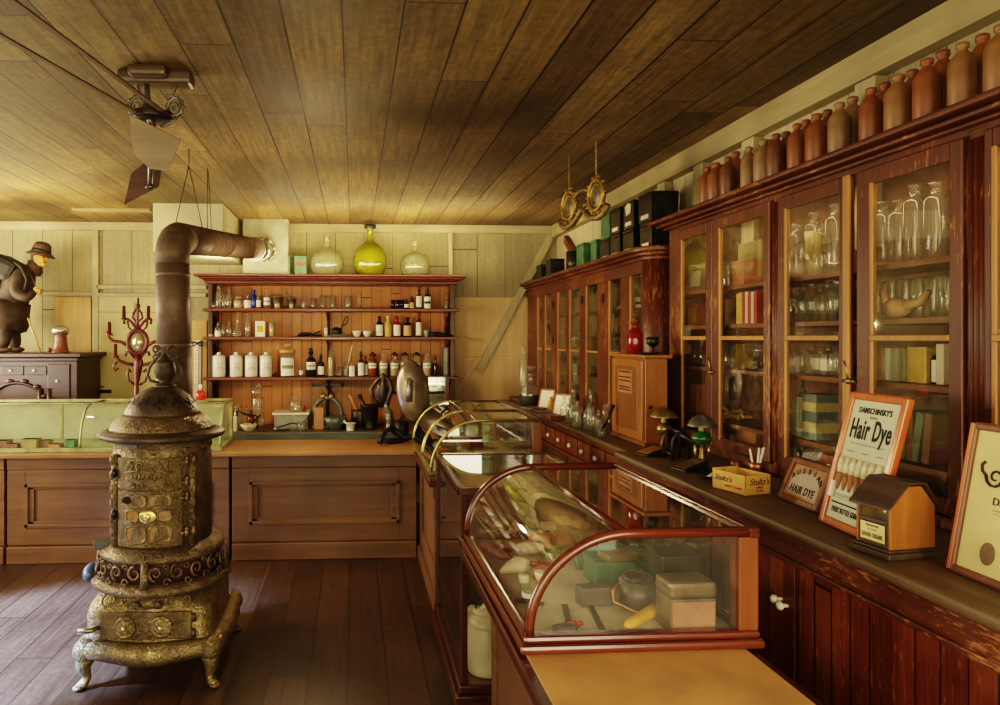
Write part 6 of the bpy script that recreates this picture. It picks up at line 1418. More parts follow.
# ---------------------------------------------------------------- framed signs on the ledge
def bars(parent, mat, items, y=-.0042, name='small_print'):
    m = MB()
    for x, z, w, h in items: m.box(x-w/2, y-.0004, z-h/2, x+w/2, y, z+h/2)
    return part(m, name, mat, parent, split=True)
t = standing_card('framed_sign', (1.537, 2.355, LZ+.003), .235, .155, math.radians(-94), math.radians(-24), plain('brown sign glass', (.34,.19,.085), .35, var=.25), M['brownframe'], 'small brown framed sign reading RUSSIAN HAIR DYE, between yellow box and tall sign', 'sign', fw=.02)
sm = MB(); sm.prism([(-.085,-.0036,.03)]+[(.085*math.cos(a), -.0036, .055+.06*math.sin(a)) for a in [PI-PI*i/14 for i in range(15)]]+[(.085,-.0036,.03)], (0,.0004,0)); part(sm, 'pale_arch', plain('pale violet sign centre', (.40,.33,.28), .4, var=.15), t)
s_ = "RUSSIAN"
for i, ch in enumerate(s_):
    a = PI*.86-PI*.72*i/6; c = Vector((.088*math.cos(a), -.0042, .072+.047*math.sin(a)))
    lettering(ch, .027, None, M['ink'], t, bold=.015, flat=Matrix.Translation(c) @ Matrix.Rotation((PI/2-a)*.5,4,'Y') @ Matrix.Rotation(PI/2,4,'X'))
lettering("HAIR DYE", .036, (0,-.0044,.047), M['ink'], t, .86, 1.1, bold=.015)
# tall hair dye sign
t = standing_card('framed_sign', (1.468, 2.015, LZ+.003), .255, .418, math.radians(-94), math.radians(-14), M['greenpaper'], M['redframe'], 'tall orange-framed sign with large black lettering Hair Dye', 'sign', fw=.022, th=.022)
lettering("DAMSCHINSKY'S", .025, (0,-.0042,.366), M['ink'], t, .76, 1.0, bold=.006); lettering("LIQUID", .010, (0,-.0042,.346), M['greyink'], t)
lettering("Hair Dye", .066, (0,-.0042,.305), M['ink'], t, .67, 1.3, bold=.022)
bars(t, M['greyink'], [(0,.262,.15,.003),(-.065,.236,.03,.004),(0,.236,.03,.004),(.065,.236,.03,.004),(0,.095,.20,.003),(0,.088,.2,.002),(0,.10,.2,.002)])
bars(t, M['ink'], [(-.005,.072,.18,.005)])
lettering("EVERY BOTTLE GUARANTEED", .024, (0,-.0042,.050), M['ink'], t, .52, 1.0, bold=.006)
m1, m2 = MB(), MB()
for i in range(7):
    x = -.084+i*.028
    m1.tube([(x-.004,-.006,.215),(x,-.009,.19),(x+.003,-.008,.165)], [.009,.011,.010], 8); m2.tube([(x+.003,-.008,.165),(x+.004,-.007,.14),(x+.001,-.006,.112)], [.010,.008,.003], 8)
part(m1, 'hair_swatch', plain('pale hair', (.66,.60,.42), .6, var=.2, scale=60), t); part(m2, 'dyed_tip', plain('dyed brown hair', (.34,.16,.07), .6, var=.35, scale=60), t)
part(MB().box(-.108,-.014,.085,-.092,-.006,.135), 'tiny_bottle', W, t)
# big right sign
t = standing_card('framed_sign', (1.485, 1.495, LZ+.003), .36, .37, math.radians(-92), math.radians(-10), M['agedpaper'], M['brownframe'], 'large yellowed framed certificate with scroll ornament, cut by the right edge', 'sign', fw=.016, th=.025)
part(MB().box(-.182,-.014,0,-.170,.012,.37), 'red_edge', M['redframe'], t, .003)
m = MB(); fl = lambda x, z: Vector((x+.008,-.005,z-.028))
scroll(m, (-.105,.275), .026, PI, 1.3, .0035, fl); scroll(m, (-.045,.295), .036, PI, 1.4, .004, fl); m.tube([fl(-.130,.275), fl(-.143,.285), fl(-.146,.30), fl(-.138,.308)], .0032, 6); scroll(m, (-.05,.345), .02, 0, 1.2, .003, fl); part(m, 'scroll_ornament', M['ink'], t)
lettering('Diploma', .026, (-.05,-.0044,.19), M['ink'], t); bars(t, M['greyink'], [(-.055,.170,.07,.003),(-.065,.162,.05,.002)])
m = MB(); m.prism([(-.085+.020*math.cos(a), -.0045, .066+.027*math.sin(a)) for a in [2*PI*i/28 for i in range(28)]], (0,.001,0)); part(m, 'brown_seal', plain('brown seal', (.15,.085,.03), .5), t)

# ---------------------------------------------------------------- cigar dispenser shaped like a house
hx = Vector((1.383, 1.742, LZ+.001)); t = thing('cigar_dispenser', 'small wooden house-shaped cigar box with dark roof and printed card', 'cigar box', hx, math.radians(9)); t.scale = (.93, .82, 1.0)
part(MB().box(0,0,0,.185,.155,.016).box(.006,.006,.016,.18,.15,.024), 'base_board', M['shingle'], t, .004)
gab = [(.018,.014,.024),(.172,.014,.024),(.172,.014,.135),(.125,.014,.188),(.075,.014,.188),(.018,.014,.140)]
part(MB().prism(gab, (0,.008,0)).prism([(x, .133, z) for x, y, z in gab], (0,.008,0)), 'gable_wall', M['pine'], t, .002, split=True)
part(MB().box(.018,.022,.024,.026,.133,.034).box(.018,.022,.085,.026,.133,.096).box(.018,.022,.034,.026,.030,.135).box(.018,.125,.034,.026,.133,.135).box(.164,.022,.024,.172,.133,.13), 'front_wall', M['shingle'], t, .002, split=True)
m = MB()
for (xa, za), (xb2, zb2) in (((.002,.128),(.073,.194)),((.073,.194),(.128,.194)),((.128,.194),(.182,.125))):
    m.add([(xa,.002,za),(xb2,.002,zb2),(xb2,.152,zb2),(xa,.152,za),(xa,.002,za+.006),(xb2,.002,zb2+.006),(xb2,.152,zb2+.006),(xa,.152,za+.006)], [(0,1,2,3),(4,7,6,5),(0,4,5,1),(1,5,6,2),(2,6,7,3),(3,7,4,0)])
part(m, 'roof', M['shingle'], t)
mm = MB(); mm.add([(.0285,.05,.1575),(.058,.05,.1845),(.058,.105,.1845),(.0285,.105,.1575)], [(0,1,2,3)]); part(mm, 'roof_window', M['dulbrass'], t)
part(MB().box(.021,.030,.096,.0235,.125,.135), 'upper_window', M['panedust'], t)
part(MB().lathe([(.022,-.004),(.024,0),(.022,.004),(.015,0)], (.04,.055,.116), 20, R=Matrix.Rotation(PI/2,3,'Y')), 'coin_wheel', M['brass'], t)
part(MB().box(.0162,.034,.036,.0185,.122,.083), 'printed_card', M['agedpaper'], t)
part(MB().box(.06,.024,.026,.16,.132,.08), 'inner_box', M['cabin'], t)
Ml2 = lambda c, sx=1, sy=1: Matrix.Translation(c) @ Matrix.Rotation(-PI/2,4,'Z') @ Matrix.Rotation(PI/2,4,'X') @ Matrix.Diagonal((sx,sy,1,1))
lettering("GOOD CIGARS", .0135, None, M['ink'], t, bold=.015, flat=Ml2((.0158,.078,.049), .78, 1.15)); lettering("Have you tried", .0085, None, M['ink'], t, flat=Ml2((.0158,.078,.076), .9, 1)); lettering("our very best", .0075, None, M['greyink'], t, flat=Ml2((.0158,.078,.066), .9, 1))

# ---------------------------------------------------------------- inside the tall cabinet
def ci(px, X=1.90): return at_X(px, 338, X).y
def cj(px, z, r, h, kind, mat, label, cat='bottle', X=1.90, name='cabinet_bottle', **kw): return vessel(name, (X, ci(px, X), z+.001), r, h, kind, mat, label, cat, n=16, **kw)
def cb(px, z, size, mat, label, cat='box', X=1.90, name='card_box', group=None, rz=0):
    q = Vector((X, ci(px, X), z+.001)); a, b, h = size; m = MB(q); m.obox(q+Vector((0,0,h/2)), size, rz); return single(m, name, mat, label, cat, group, .003)
A_, B_, C_, D_ = CS; E_ = LZ+.031
# door 1
q = Vector((1.9, ci(699), A_+.002)); standing_card('framed_card', (1.88, ci(699), A_+.004), .15, .15, math.radians(-80), -.1, M['paper'], M['olivebox'], 'small framed picture on the top shelf behind the leftmost cabinet door', 'picture', None, .03)
for i, (px, c) in enumerate(((686,4),(689,3),(692,5))): cb(px, B_, (.10,.035,.13+.01*i), M['spine'][c], '%s from the left of the dark books behind the leftmost cabinet door' % ordw[i], 'book', name='book', group='books behind the leftmost door')
cb(699, B_, (.08,.11,.125), M['terracotta'], 'orange box with yellow picture behind the leftmost cabinet door', 'box')
part(MB((1.9,ci(699),B_+.001)).box(1.857,ci(699)-.035,B_+.02,1.8595,ci(699)+.035,B_+.10), 'picture_label', M['goldliq'], bpy.data.objects[[o_.name for o_ in bpy.data.objects if o_.get('label') == 'orange box with yellow picture behind the leftmost cabinet door'][0]])
for i, px in enumerate((688,695,701)): cj(px, C_, .028, .12, 'bottle', CL, 'clear bottle behind the leftmost cabinet door, %s from left under the glazing bar' % ordw[i], group='clear bottles behind the leftmost door')
cb(700, D_, (.10,.13,.16), M['terracotta'], 'reddish brown box low behind the leftmost cabinet door'); cj(688, D_, .04, .17, 'jar', CL, 'clear jar low behind the leftmost cabinet door', 'jar', name='glass_jar')
# door 2
cb(745.5, A_, (.09,.12,.115), M['terracotta'], 'square orange brown box on the top shelf behind the second cabinet door', X=1.86)
cb(756, A_, (.07,.20,.22), M['olivebox'], 'large olive pictured box behind the square orange one, second cabinet door', X=1.97)
for i, px in enumerate((728,733)): cj(px, A_, .03, .14, 'wide', CL, '%s clear jar left of the square orange box in the tall cabinet' % ordw[i], 'jar', name='glass_jar', group='jars by the orange box')
for i, (px, c, h) in enumerate(((746.5,1,.145),(749.5,1,.15),(752.5,0,.14),(755.5,2,.15),(758.5,0,.14),(761.5,2,.145),(764.5,0,.15))): cb(px, B_, (.09,.022,h), M['spine'][c], '%s book, %s from the left of the bright row behind the second cabinet door' % (('red','yellow','white')[c], ordw[i]), 'book', X=1.86, name='book', group='bright books behind the second door')
cb(738, B_, (.08,.10,.13), M['spine'][3], 'dark brown box left of the bright books in the tall cabinet')
for i, px in enumerate((729,736)): cj(px, C_, .03, .13, 'beaker', CL, '%s clear glass left of the yellow box, second cabinet door' % ordw[i], 'glass', name='small_glass', group='glasses by the yellow box')
cb(744.5, C_, (.05,.07,.12), M['yellowliq'], 'yellow box under the glazing bar of the second cabinet door'); 
for i, px in enumerate((753,761)): cj(px, C_, .035, .12, 'goblet', CL, '%s stemmed glass right of the yellow box, second cabinet door' % ordw[i], 'glass', name='stemmed_glass', group='stemmed glasses in the tall cabinet')
q = Vector((1.88, ci(741), D_+.001)); m = MB(q)
for i in range(14): m.tube([q+Vector((random.uniform(-.04,.04), random.uniform(-.10,.10), .012+.006*(i%4))), q+Vector((random.uniform(-.03,.03), random.uniform(-.10,.10), .03+.006*(i%6)))], .008, 6)
single(m, 'stick_bundle', M['wicker'], 'loose bundle of pale sticks low behind the second cabinet door', 'sticks')
cj(743, E_, .06, .07, 'bowl', M['brownred'], 'dark red bowl at the bottom behind the second cabinet door', 'bowl', X=1.9, name='dark_bowl')
cb(756, E_, (.10,.16,.13), M['terracotta'], 'brown wooden box at the bottom behind the second cabinet door')
# door 3
for i, (px, h) in enumerate(((796,.24),(814,.27),(822,.22),(835,.28))): cj(px, A_, .035, h, 'slim', CL, 'tall clear bottle, %s from left on the top shelf behind the third cabinet door' % ordw[i], group='tall bottles behind the third door', liquid=M['yellowliq'] if i == 1 else None, liqh=.7)
for i, px in enumerate((796,804,812,820,828,836)): cj(px, B_, .033, .155+.015*(i%3), 'bottle', M['clearg'] if i % 2 else CL, '%s clear bottle from left on the second shelf, third cabinet door' % ordw[i], group='bottles on second shelf, third door')
for i, px in enumerate((794,803,812,820,828,836)): cj(px, C_, .032, .125+.01*(i%2), 'wide' if i % 2 else 'bottle', CL, '%s clear bottle from left under the glazing bar, third cabinet door' % ordw[i], group='bottles below the bar, third door', labm=W if i in (3,4) else None, liquid=M['beigeliq'] if i in (0,1) else None)
q = cb(803, D_, (.06,.07,.165), M['palegreen'], 'pale green card box beside the blue labelled tin in the tall cabinet', name='card_box', X=1.87)
qq = Vector((1.88, ci(820.5,1.88), D_+.001)); t = thing('blue_tin', 'blue grey tin with cream bands behind the third cabinet door', 'tin', qq); part(MB(qq).box(qq.x-.05,qq.y-.045,qq.z,qq.x+.05,qq.y+.045,qq.z+.185), 'tin_body', M['bluetin'], t, .006)
part(MB(qq).box(qq.x-.052,qq.y-.047,qq.z+.03,qq.x+.052,qq.y+.047,qq.z+.07).box(qq.x-.052,qq.y-.047,qq.z+.115,qq.x+.052,qq.y+.047,qq.z+.15), 'cream_band', M['agedpaper'], t)
q = Vector((1.87, ci(803,1.87), D_+.168)); single(MB(q).tube([q, q+Vector((0,0,.03)), q+Vector((0,0,.11))], [.02,.006,.004], 8), 'oil_can_spout', M['greenpress'], 'thin pointed oil spout on top of the pale green card box', 'spout')
cb(838, E_, (.10,.10,.09), M['terracotta'], 'small brown box low behind the third cabinet door, by the tall sign')
# door 4
for i, (px, h) in enumerate(((883,.24),(900,.23),(915,.27),(936,.26))): cj(px, A_, .036, h, 'slim', CL, 'tall clear bottle, %s from left on the top shelf behind the fourth cabinet door' % ordw[i], group='tall bottles behind the fourth door')
for i, px in enumerate((878,892,906,920,934,948)): cj(px, B_, .031, .165, 'jar', M['clearg'] if i%2 else CL, '%s large clear jar from left on the second shelf, fourth cabinet door' % ordw[i], 'jar', name='glass_jar', group='large jars behind the fourth door', liquid=M['beigeliq'] if i in (1,3) else None, liqh=.4)
q = Vector((1.83, ci(899,1.83), B_+.001)); m = MB(q); m.ell(q+Vector((0,.01,.035)), (.03,.06,.034)); m.tube([q+Vector((0,-.03,.04)), q+Vector((0,-.09,.05)), q+Vector((0,-.12,.085))], [.02,.015,.008], 8); m.tube([q+Vector((0,.05,.05)), q+Vector((0,.07,.09)), q+Vector((0,.06,.12))], [.018,.012,.006], 8)
single(m, 'clay_vessel', M['wicker'], 'tan clay vessel with long spout in front of the jars, fourth cabinet door', 'vessel')
for i, (px, s, mt_, l) in enumerate(((877,(.06,.075,.115),'palegreen','pale card box at the left under the glazing bar, fourth cabinet door'),(904,(.07,.085,.115),'palegreen','pale green box in the middle under the glazing bar, fourth cabinet door'),(926,(.07,.08,.12),'yellowliq','yellow box under the glazing bar, fourth cabinet door'))): cb(px, C_, s, M[mt_], l)
cj(890, C_, .04, .115, 'cyl', M['wicker'], 'tan round tin under the glazing bar, fourth cabinet door', 'tin', name='round_tin')
cj(941, C_, .028, .13, 'bottle', M['blackglass'], 'black bottle with white label under the glazing bar, fourth cabinet door', labm=W, labz=(.05,.6)); cb(950, C_, (.07,.03,.13), M['spine'][2], 'white-spined book right of the black bottle, fourth cabinet door', 'book', name='book')
for i, (px, r_) in enumerate(((918,.0),(926,.0),(934,.35),(944,.2))): 
    q = Vector((1.9, ci(px), D_-.0+.001)); m = MB(q); m.obox(q+Vector((0,0,.085)), (.12,.03,.165), rx=r_*.5); single(m, 'old_book', M['spine'][3 if i%2 else 5], '%s old book from left leaning low behind the fourth cabinet door' % ordw[i], 'book', 'leaning books behind the fourth door', .003)
# door 5
for i, px in enumerate((1005,1030)): cj(px, A_, .04, .22, 'jar', CL, '%s clear jar behind the cabinet door at the right edge' % ordw[i], 'jar', name='glass_jar', group='jars behind the rightmost door')

# ---------------------------------------------------------------- wares in the near mahogany case
FZ = NT+.001+.0205
def w(px, py, z=FZ): q = at_Z(px, py, z); return q
gw = 'small wares in the near show case'
q = w(515, 574); m = MB(q); m.tube([q+Vector((-.055,-.02,.012)), q+Vector((-.02,0,.022)), q+Vector((.02,.01,.028)), q+Vector((.045,.02,.026))], [.007,.020,.028,.022], 12); single(m, 'meerschaum_pipe', M['ivory'], 'large cream horn-shaped pipe bowl in the near show case', 'pipe bowl', gw)
q = w(523.5, 582); single(MB(q).lathe(bottle_prof(.017,.03,'jar'), q, 14), 'white_pipe_bowl', M['white'], 'small round white pipe bowl right below the cream horn', 'pipe bowl', gw)
q = w(540.5, 582); single(MB(q).lathe([(.013,0),(.019,.02),(.02,.035),(.014,.036),(.012,.01),(0,.01)], q, 14), 'white_pipe_bowl', M['white'], 'white cup-shaped pipe bowl near the red beads', 'pipe bowl', gw)
q = w(531, 555); single(MB(q).tube([q+Vector((-.05,0,.022)), q+Vector((0,.008,.024)), q+Vector((.045,.012,.024))], [.018,.024,.022], 12), 'cream_roll', M['ivory'], 'cream cylindrical roll farther back in the near show case', 'roll', gw)
q = w(504, 560); m = MB(q); m.ell(q+Vector((0,0,.022)), (.035,.04,.022)); m.ell(q+Vector((-.03,.03,.026)), (.025,.025,.024)); m.tube([q+Vector((.02,-.02,.02)), q+Vector((.06,-.03,.015))], .010); single(m, 'carved_pipe', M['brownred'], 'dark red carved pipe at the back left of the near show case', 'pipe', gw)
q = w(487, 551); m = MB(q); m.ell(q+Vector((0,0,.018)), (.03,.03,.018)); m.tube([q, q+Vector((.07,.02,.02))], .009); single(m, 'carved_pipe', M['terracotta'], 'rust brown pipe at the far left corner of the near show case', 'pipe', gw)
q = w(526, 604); t = thing('glass_pipe', 'white pipe with black stem at the lower left of the near show case', 'pipe', q, 0, gw); part(MB(q).lathe([(.012,0),(.02,.012),(.021,.032),(.015,.034),(0,.02)], q+Vector((.01,.01,0)), 16), 'pipe_bowl', M['white'], t); part(MB(q).tube([q+Vector((-.03,.0,.012)), q+Vector((0,-.01,.012)), q+Vector((.045,-.035,.010))], [.009,.008,.006], 8), 'pipe_stem', M['black'], t)
m = MB(w(544,566)); random.seed(8); q = w(544, 567)
for i in range(6): m.tube([q+Vector((random.uniform(-.07,.07), random.uniform(-.04,.04), .006)) , q+Vector((random.uniform(-.06,.06), random.uniform(-.03,.03), .014)), q+Vector((random.uniform(-.07,.07), random.uniform(-.04,.04), .006))], .0045, 6)
m2 = MB(q); random.seed(8)
for i in range(6): m2.tube([q+Vector((random.uniform(-.07,.07), random.uniform(-.04,.04), .006)) , q+Vector((random.uniform(-.06,.06), random.uniform(-.03,.03), .014)), q+Vector((random.uniform(-.07,.07), random.uniform(-.04,.04), .006))], .0045, 6)
single(m2, 'coral_strands', M['redstuff'], 'tangle of red strands in the middle of the near show case', 'strands', gw)
for i in range(7):
    q = w(556+i*10.5, 556-i*3.4); m = MB(q); m.obox(q+Vector((0,0,.014)), (.032,.13,.028), math.radians(-38)); t = single(m, 'pen_box', M['greenfelt'] if i % 3 else M['lightgreen'], '%s slim green box from the left of the slanting row in the near show case' % ordw[i], 'box', 'slim green boxes in the near show case', .003)
for i in range(4):
    q = w(600+i*11, 566-i*3.5); m = MB(q); m.obox(q+Vector((0,0,.018)), (.030,.055,.036), math.radians(-30)); single(m, 'white_carton', M['paper'], '%s small white carton from left, of four in the near show case' % ordw[i], 'carton', 'white cartons in the near show case', .003)
for i in range(8):
    q = w(500+i*16, 528+ (i%2)*5-i*1.2); m = MB(q); m.obox(q+Vector((0,0,.012)), (.05,.07,.024), math.radians(-30+i*9)); single(m, 'small_box', [M['olivebox'],M['terracotta'],M['brownframe'],M['paper']][i%4], '%s little flat box from the left along the back of the near show case' % ordw[i], 'box', 'flat boxes at the back of the near show case', .003)
q = w(594, 604); m = MB(q); m.obox(q+Vector((0,0,.028)), (.10,.05,.056), math.radians(6)); single(m, 'slate_box', M['stone'], 'grey oblong box behind the front glass of the near show case', 'box', gw, .004)
q = w(638, 606); t = vessel('tin_cup', q, .055, .078, 'cyl', M['stone'], 'round dark tin cup behind the yellow gourd in the near show case', 'cup', gw, n=28); part(MB(q).tube([q+Vector((-.056,0,.065)), q+Vector((-.082,-.01,.05)), q+Vector((-.08,-.015,.02)), q+Vector((-.03,-.06,.006)), q+Vector((.0,-.075,.005))], .005, 8), 'bent_wire', M['copper'], t)
part(MB(q).ell(q+Vector((-.012,0,.085)), (.036,.04,.018)).ell(q+Vector((.02,.01,.082)), (.028,.03,.014)), 'dark_lump', M['blacktin'], t)
q0, q1 = w(630, 633), w(657, 616); m = MB(q0); m.tube([q0+Vector((-.014,0,.017)), q0+Vector((-.004,0,.018)), q0.lerp(q1,.35)+Vector((0,0,.021)), q0.lerp(q1,.75)+Vector((0,0,.022)), q1+Vector((0,0,.022)), q1+Vector((.012,.006,.022))], [.007,.015,.0165,.018,.018,.010], 14); single(m, 'yellow_gourd', M['gourd'], 'bright orange yellow gourd lying inside the front of the near show case', 'gourd', gw)
q = Vector((.912, 1.885, FZ)); t = thing('tin_casket', 'large tin box with rosy front panel and dark lid in the near show case', 'tin', q, math.radians(2), gw); part(MB().box(-.064,-.045,0,.064,.045,.095), 'casket_body', M['tinboxd'], t, .004); part(MB().box(-.060,-.0475,.006,.060,-.045,.088), 'rosy_panel', M['tinbox'], t, .002); part(MB().box(-.067,-.048,.095,.067,.048,.140), 'dark_lid', M['tinboxd'], t, .012)
q = Vector((.955, 2.06, FZ)); single(MB(q).box(.90,2.0,FZ,1.02,2.12,FZ+.16), 'dark_case', M['blacktin'], 'tall dark case behind the rosy tin box in the near show case', 'case', gw, .005)
q = Vector((.86, 2.25, FZ)); m = MB(q); m.box(.77,2.20,FZ,.94,2.32,FZ+.08); single(m, 'green_case', M['greenfelt'], 'dark green box behind the tin cup in the near show case', 'box', gw, .004)
q = Vector((.86, 2.25, FZ+.082)); m = MB(q); m.obox(q+Vector((.0,-.01,.01)), (.11,.07,.02), .2); single(m, 'gilt_card', M['olbrass'], 'flat gilt-edged card on top of the dark green box in the near show case', 'card', gw, .002)
for i, (a, b) in enumerate((((565,606),(572,638)),((587,600),(607,640)))):
    q0, q1 = w(*a), w(*b); m = MB(q0); m.bar(q0+Vector((0,0,.003)), q1+Vector((0,0,.003)), .016, .005); single(m, 'black_strap', M['strap'], ['left','right'][i]+' of two black straps lying on the floor of the near show case', 'strap', 'black straps in the near show case')
for i in range(5):
    q = Vector((.80+i*.055, 2.44+.015*(i%2), FZ)); m = MB(q); m.obox(q+Vector((0,0,.02)), (.040,.15,.04), math.radians(-12+5*i)); single(m, 'pen_box', M['lightgreen'] if i == 2 else M['greenfelt'], '%s green box from left in the rear row of the near show case' % ordw[i], 'box', 'rear green boxes in the near show case', .003)
for i in range(4):
    q = Vector((.70+i*.085, 2.62, FZ)); m = MB(q); m.obox(q+Vector((0,0,.03)), (.065,.07,.06), .15*i); single(m, 'small_box', [M['terracotta'],M['brownred'],M['olivebox'],M['brownframe']][i], '%s box from left along the far end of the near show case' % ['rust','dark red','olive','brown'][i], 'box', 'far end boxes in the near show case', .003)
vessel('yellow_jar', (.985, 2.20, FZ), .025, .13, 'bottle', M['yellowliq'], 'slim yellow bottle at the right side of the near show case', 'bottle')
q = w(564, 633); m = MB(q); m.ell(q+Vector((0,0,.012)), (.04,.022,.012)); single(m, 'dark_pouch', M['stone'], 'small dark pouch at the front left of the near show case', 'pouch', gw)
m = MB(w(573,627)); q = w(573, 627)
for i in range(6): m.ell(q+Vector((-.02+.009*i, .006*(i%2), .008)), .007, 8, 6)
m2 = MB(q)
for i in range(6): m2.ell(q+Vector((-.02+.009*i, .006*(i%2), .008)), .007, 8, 6)
single(m2, 'pink_beads', M['redstuff'], 'short string of pink red beads at the front of the near show case', 'beads', gw)
# wares in the brass framed case and in the floor case
cf = CTOP+.001+.0125
for i, (x, y, s, mt_, l) in enumerate(((.62,4.50,(.10,.12,.05),'brownframe','brown flat box nearest in the brass-framed case'),(.60,4.75,(.08,.10,.07),'terracotta','rust box second from near in the brass-framed case'),(.66,5.0,(.12,.12,.06),'olivebox','olive box in the middle of the brass-framed case'),(.60,5.25,(.08,.08,.10),'brownred','dark red box beyond the middle of the brass-framed case'),(.66,5.44,(.10,.10,.08),'brownframe','brown box at the far end of the brass-framed case'),(.85,4.6,(.12,.16,.05),'blacktin','dark tin at the back of the brass-framed case, near end'),(.86,5.2,(.14,.16,.09),'brownred','reddish chest at the back of the brass-framed case'))):
    q = Vector((x, y, cf)); single(MB(q).obox(q+Vector((0,0,s[2]/2)), s, .1*i), 'ware_box', M[mt_], l, 'box', 'boxes in the brass-framed case', .004)
for i, (x, y) in enumerate(((.76,4.45),(.74,4.85),(.76,5.12),(.75,5.4))): vessel('ware_bottle', (x, y, cf), .028, .12, 'bottle', M['clearg'], '%s small green-tinged bottle from the near end of the brass-framed case' % ordw[i], 'bottle', 'bottles in the brass-framed case')
q = Vector((.615, 3.235, .0985)); t = thing('stoneware_crock', 'cream stoneware crock with lid inside the bottom of the floor case', 'crock', q)
part(MB(q).lathe([(.078,0),(.084,.008),(.086,.03),(.086,.205),(.080,.215),(.082,.222),(.086,.23),(.07,.255),(.055,.262),(.055,.27)], q, 36), 'crock_body', M['ivory'], t)
part(MB(q).lathe([(.055,.268),(.062,.27),(.062,.285),(.04,.295),(.018,.298),(.018,.31),(0,.314)], q, 30), 'lid', M['ivory'], t)
part(MB(q).tube([q+Vector((.05*math.cos(a),.05*math.sin(a)-.0,.292+.012*math.sin(a))) for a in [PI*i/8 for i in range(9)]], .004, 6), 'bail', M['greyiron'], t)
vessel('pale_jar', (.60,3.50,.0985), .07, .20, 'jar', M['ivory'], 'pale lidded jar behind the stoneware crock in the floor case', 'jar', cap=M['ivory'], capk='lid')
vessel('pale_funnel', (.58,3.90,.5505), .06, .30, 'goblet', M['clearg'], 'tall pale green glass on the upper shelf of the floor case', 'glass')
vessel('pale_bottle', (.70,3.62,.5505), .05, .22, 'bottle', M['clear'], 'clear bottle on the upper shelf of the floor case', 'bottle', labm=W)
single(MB((.85,3.5,.0985)).box(.78,3.4,.0985,.98,3.7,.30), 'dark_chest', M['brownred'], 'dark red chest deep inside the bottom of the floor case', 'box', bevel=.005)
# ---------------------------------------------------------------- light
wd_ = bpy.data.worlds.new('world'); scene.world = wd_; wd_.use_nodes = True
N, L = wd_.node_tree.nodes, wd_.node_tree.links; N.clear()
tc = N.new('ShaderNodeTexCoord'); sp = N.new('ShaderNodeSeparateXYZ'); L.new(tc.outputs['Generated'], sp.inputs[0])
nz = N.new('ShaderNodeTexNoise'); nz.inputs['Scale'].default_value = 7; nz.inputs['Detail'].default_value = 6; L.new(tc.outputs['Generated'], nz.inputs['Vector'])
gr = ramp(N, [(.35,(.03,.06,.02)),(.5,(.16,.26,.08)),(.66,(.75,.85,.55))]); L.new(nz.outputs['Fac'], gr.inputs[0])
hz = math_(N, L, 'ADD', sp.outputs[2], math_(N, L, 'MULTIPLY', math_(N, L, 'SUBTRACT', nz.outputs['Fac'], .5), .5))
hr = ramp(N, [(.12,(0,0,0)),(.22,(1,1,1))]); L.new(hz, hr.inputs[0])
mx = N.new('ShaderNodeMix'); mx.data_type = 'RGBA'; L.new(hr.outputs[0], mx.inputs[0]); L.new(gr.outputs[0], mx.inputs[6]); mx.inputs[7].default_value = (.85,.95,1.0,1)
bg = N.new('ShaderNodeBackground'); L.new(mx.outputs[2], bg.inputs[0]); bg.inputs[1].default_value = 2.2
ow = N.new('ShaderNodeOutputWorld'); L.new(bg.outputs[0], ow.inputs[0])

def area(name, loc, target, size, power, color, sy=None, spread=180):
    l = bpy.data.lights.new(name, 'AREA'); l.energy = power; l.color = color; l.size = size
    if sy: l.shape = 'RECTANGLE'; l.size_y = sy
    l.spread = math.radians(spread)
    o = bpy.data.objects.new(name, l); C.objects.link(o); o.location = loc
    o.rotation_euler = (Vector(target)-Vector(loc)).to_track_quat('-Z','Y').to_euler(); return o
warm = (1.0,.80,.50); day = (1.0,.95,.86)
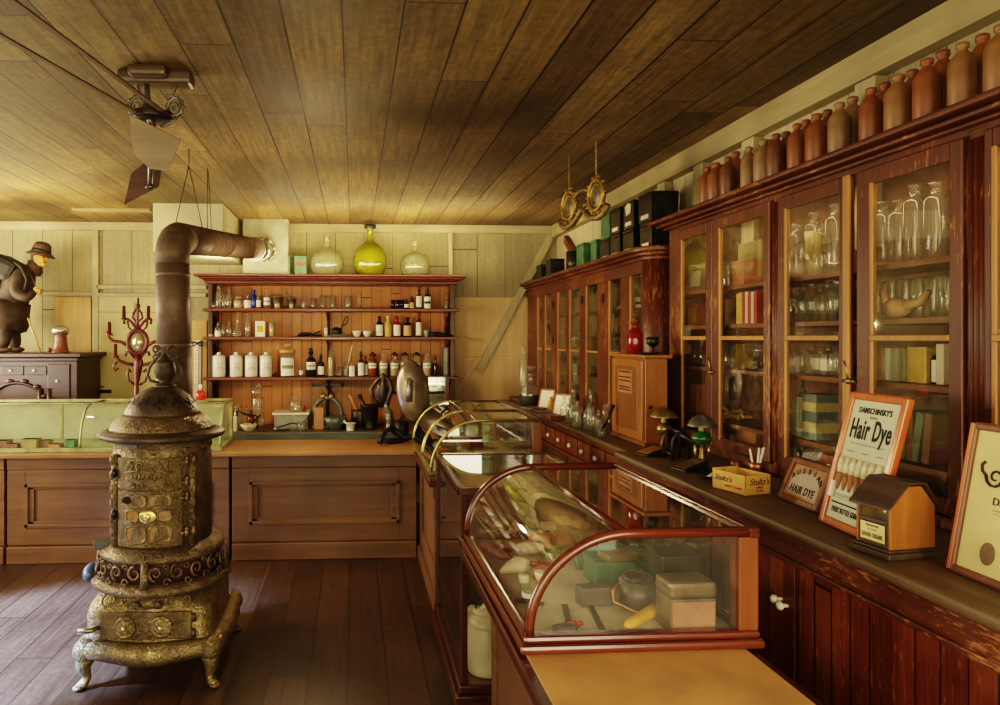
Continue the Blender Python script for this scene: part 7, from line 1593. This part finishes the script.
# daylight at the windows
area('window_light', (XL+.05, 3.65, 1.6), (0, 4.6, 1.3), 1.2, 70, day, 1.4)
area('window_light', (XL+.05, 5.85, 1.6), (0, 5.6, 1.7), 1.2, 75, (1.0,.88,.62), 1.4)
for x, e in ((-2.95, 30), (-.85, 36), (1.15, 44)): area('window_light', (x, YF+.05, 1.5), (x*.6, 3.5, .9), 1.2, e, (1.0,.85,.60), 1.8)
# added warm fill points without any fixture, brightening the back of the shop
def point(name, loc, power, color, r=.03):
    l = bpy.data.lights.new(name, 'POINT'); l.energy = power; l.color = color; l.shadow_soft_size = r
    o = bpy.data.objects.new(name, l); C.objects.link(o); o.location = loc; return o
point('warm_fill', (-.3, 5.0, 1.75), 24, warm)
point('warm_fill', (-2.3, 5.0, 1.9), 9, (1.0,.84,.48))
area('ceiling_fill', (0, 6.25, 2.26), (0, 6.6, 4), 2.6, 24, (1.0,.82,.50), .15)  # added unseen fills facing up, to brighten the ceiling towards the back
area('ceiling_fill', (-3.0, 5.6, 2.2), (-3.0, 5.9, 4), 1.8, 20, (1.0,.80,.42), .3)
# added fill strips hidden under the cabinet tops, to brighten the shelves inside
area('cabinet_fill', (1.805, 2.2, 2.245), (1.96, 2.2, 1.5), 3.0, 3.6, (1.0,.82,.55), .03)
area('cabinet_fill', (1.79, 5.4, 2.12), (1.94, 5.4, 1.4), 2.4, 4, (1.0,.84,.52), .03)
sl = bpy.data.lights.new('floor_sheen_spot', 'SPOT'); sl.energy = 9000; sl.color = (.17,.36,1.0); sl.spot_size = math.radians(30); sl.spot_blend = .35; sl.shadow_soft_size = .12  # added cool spot, imitates the window sheen on the floor
so = bpy.data.objects.new('floor_sheen_spot', sl); C.objects.link(so); so.location = (-3.9, 2.4, 2.2); so.rotation_euler = (Vector((-2.0, 3.75, 0))-so.location).to_track_quat('-Z','Y').to_euler()

scene.view_settings.view_transform = 'Filmic'
scene.view_settings.look = 'High Contrast'
scene.view_settings.exposure = .55
scene.cycles.transparent_max_bounces = 32
scene.cycles.max_bounces = 8
scene.cycles.use_denoising = True
scene.cycles.caustics_reflective = False; scene.cycles.caustics_refractive = False

scene.view_settings.use_white_balance = True
scene.view_settings.white_balance_temperature = 7200
scene.view_settings.white_balance_tint = 12
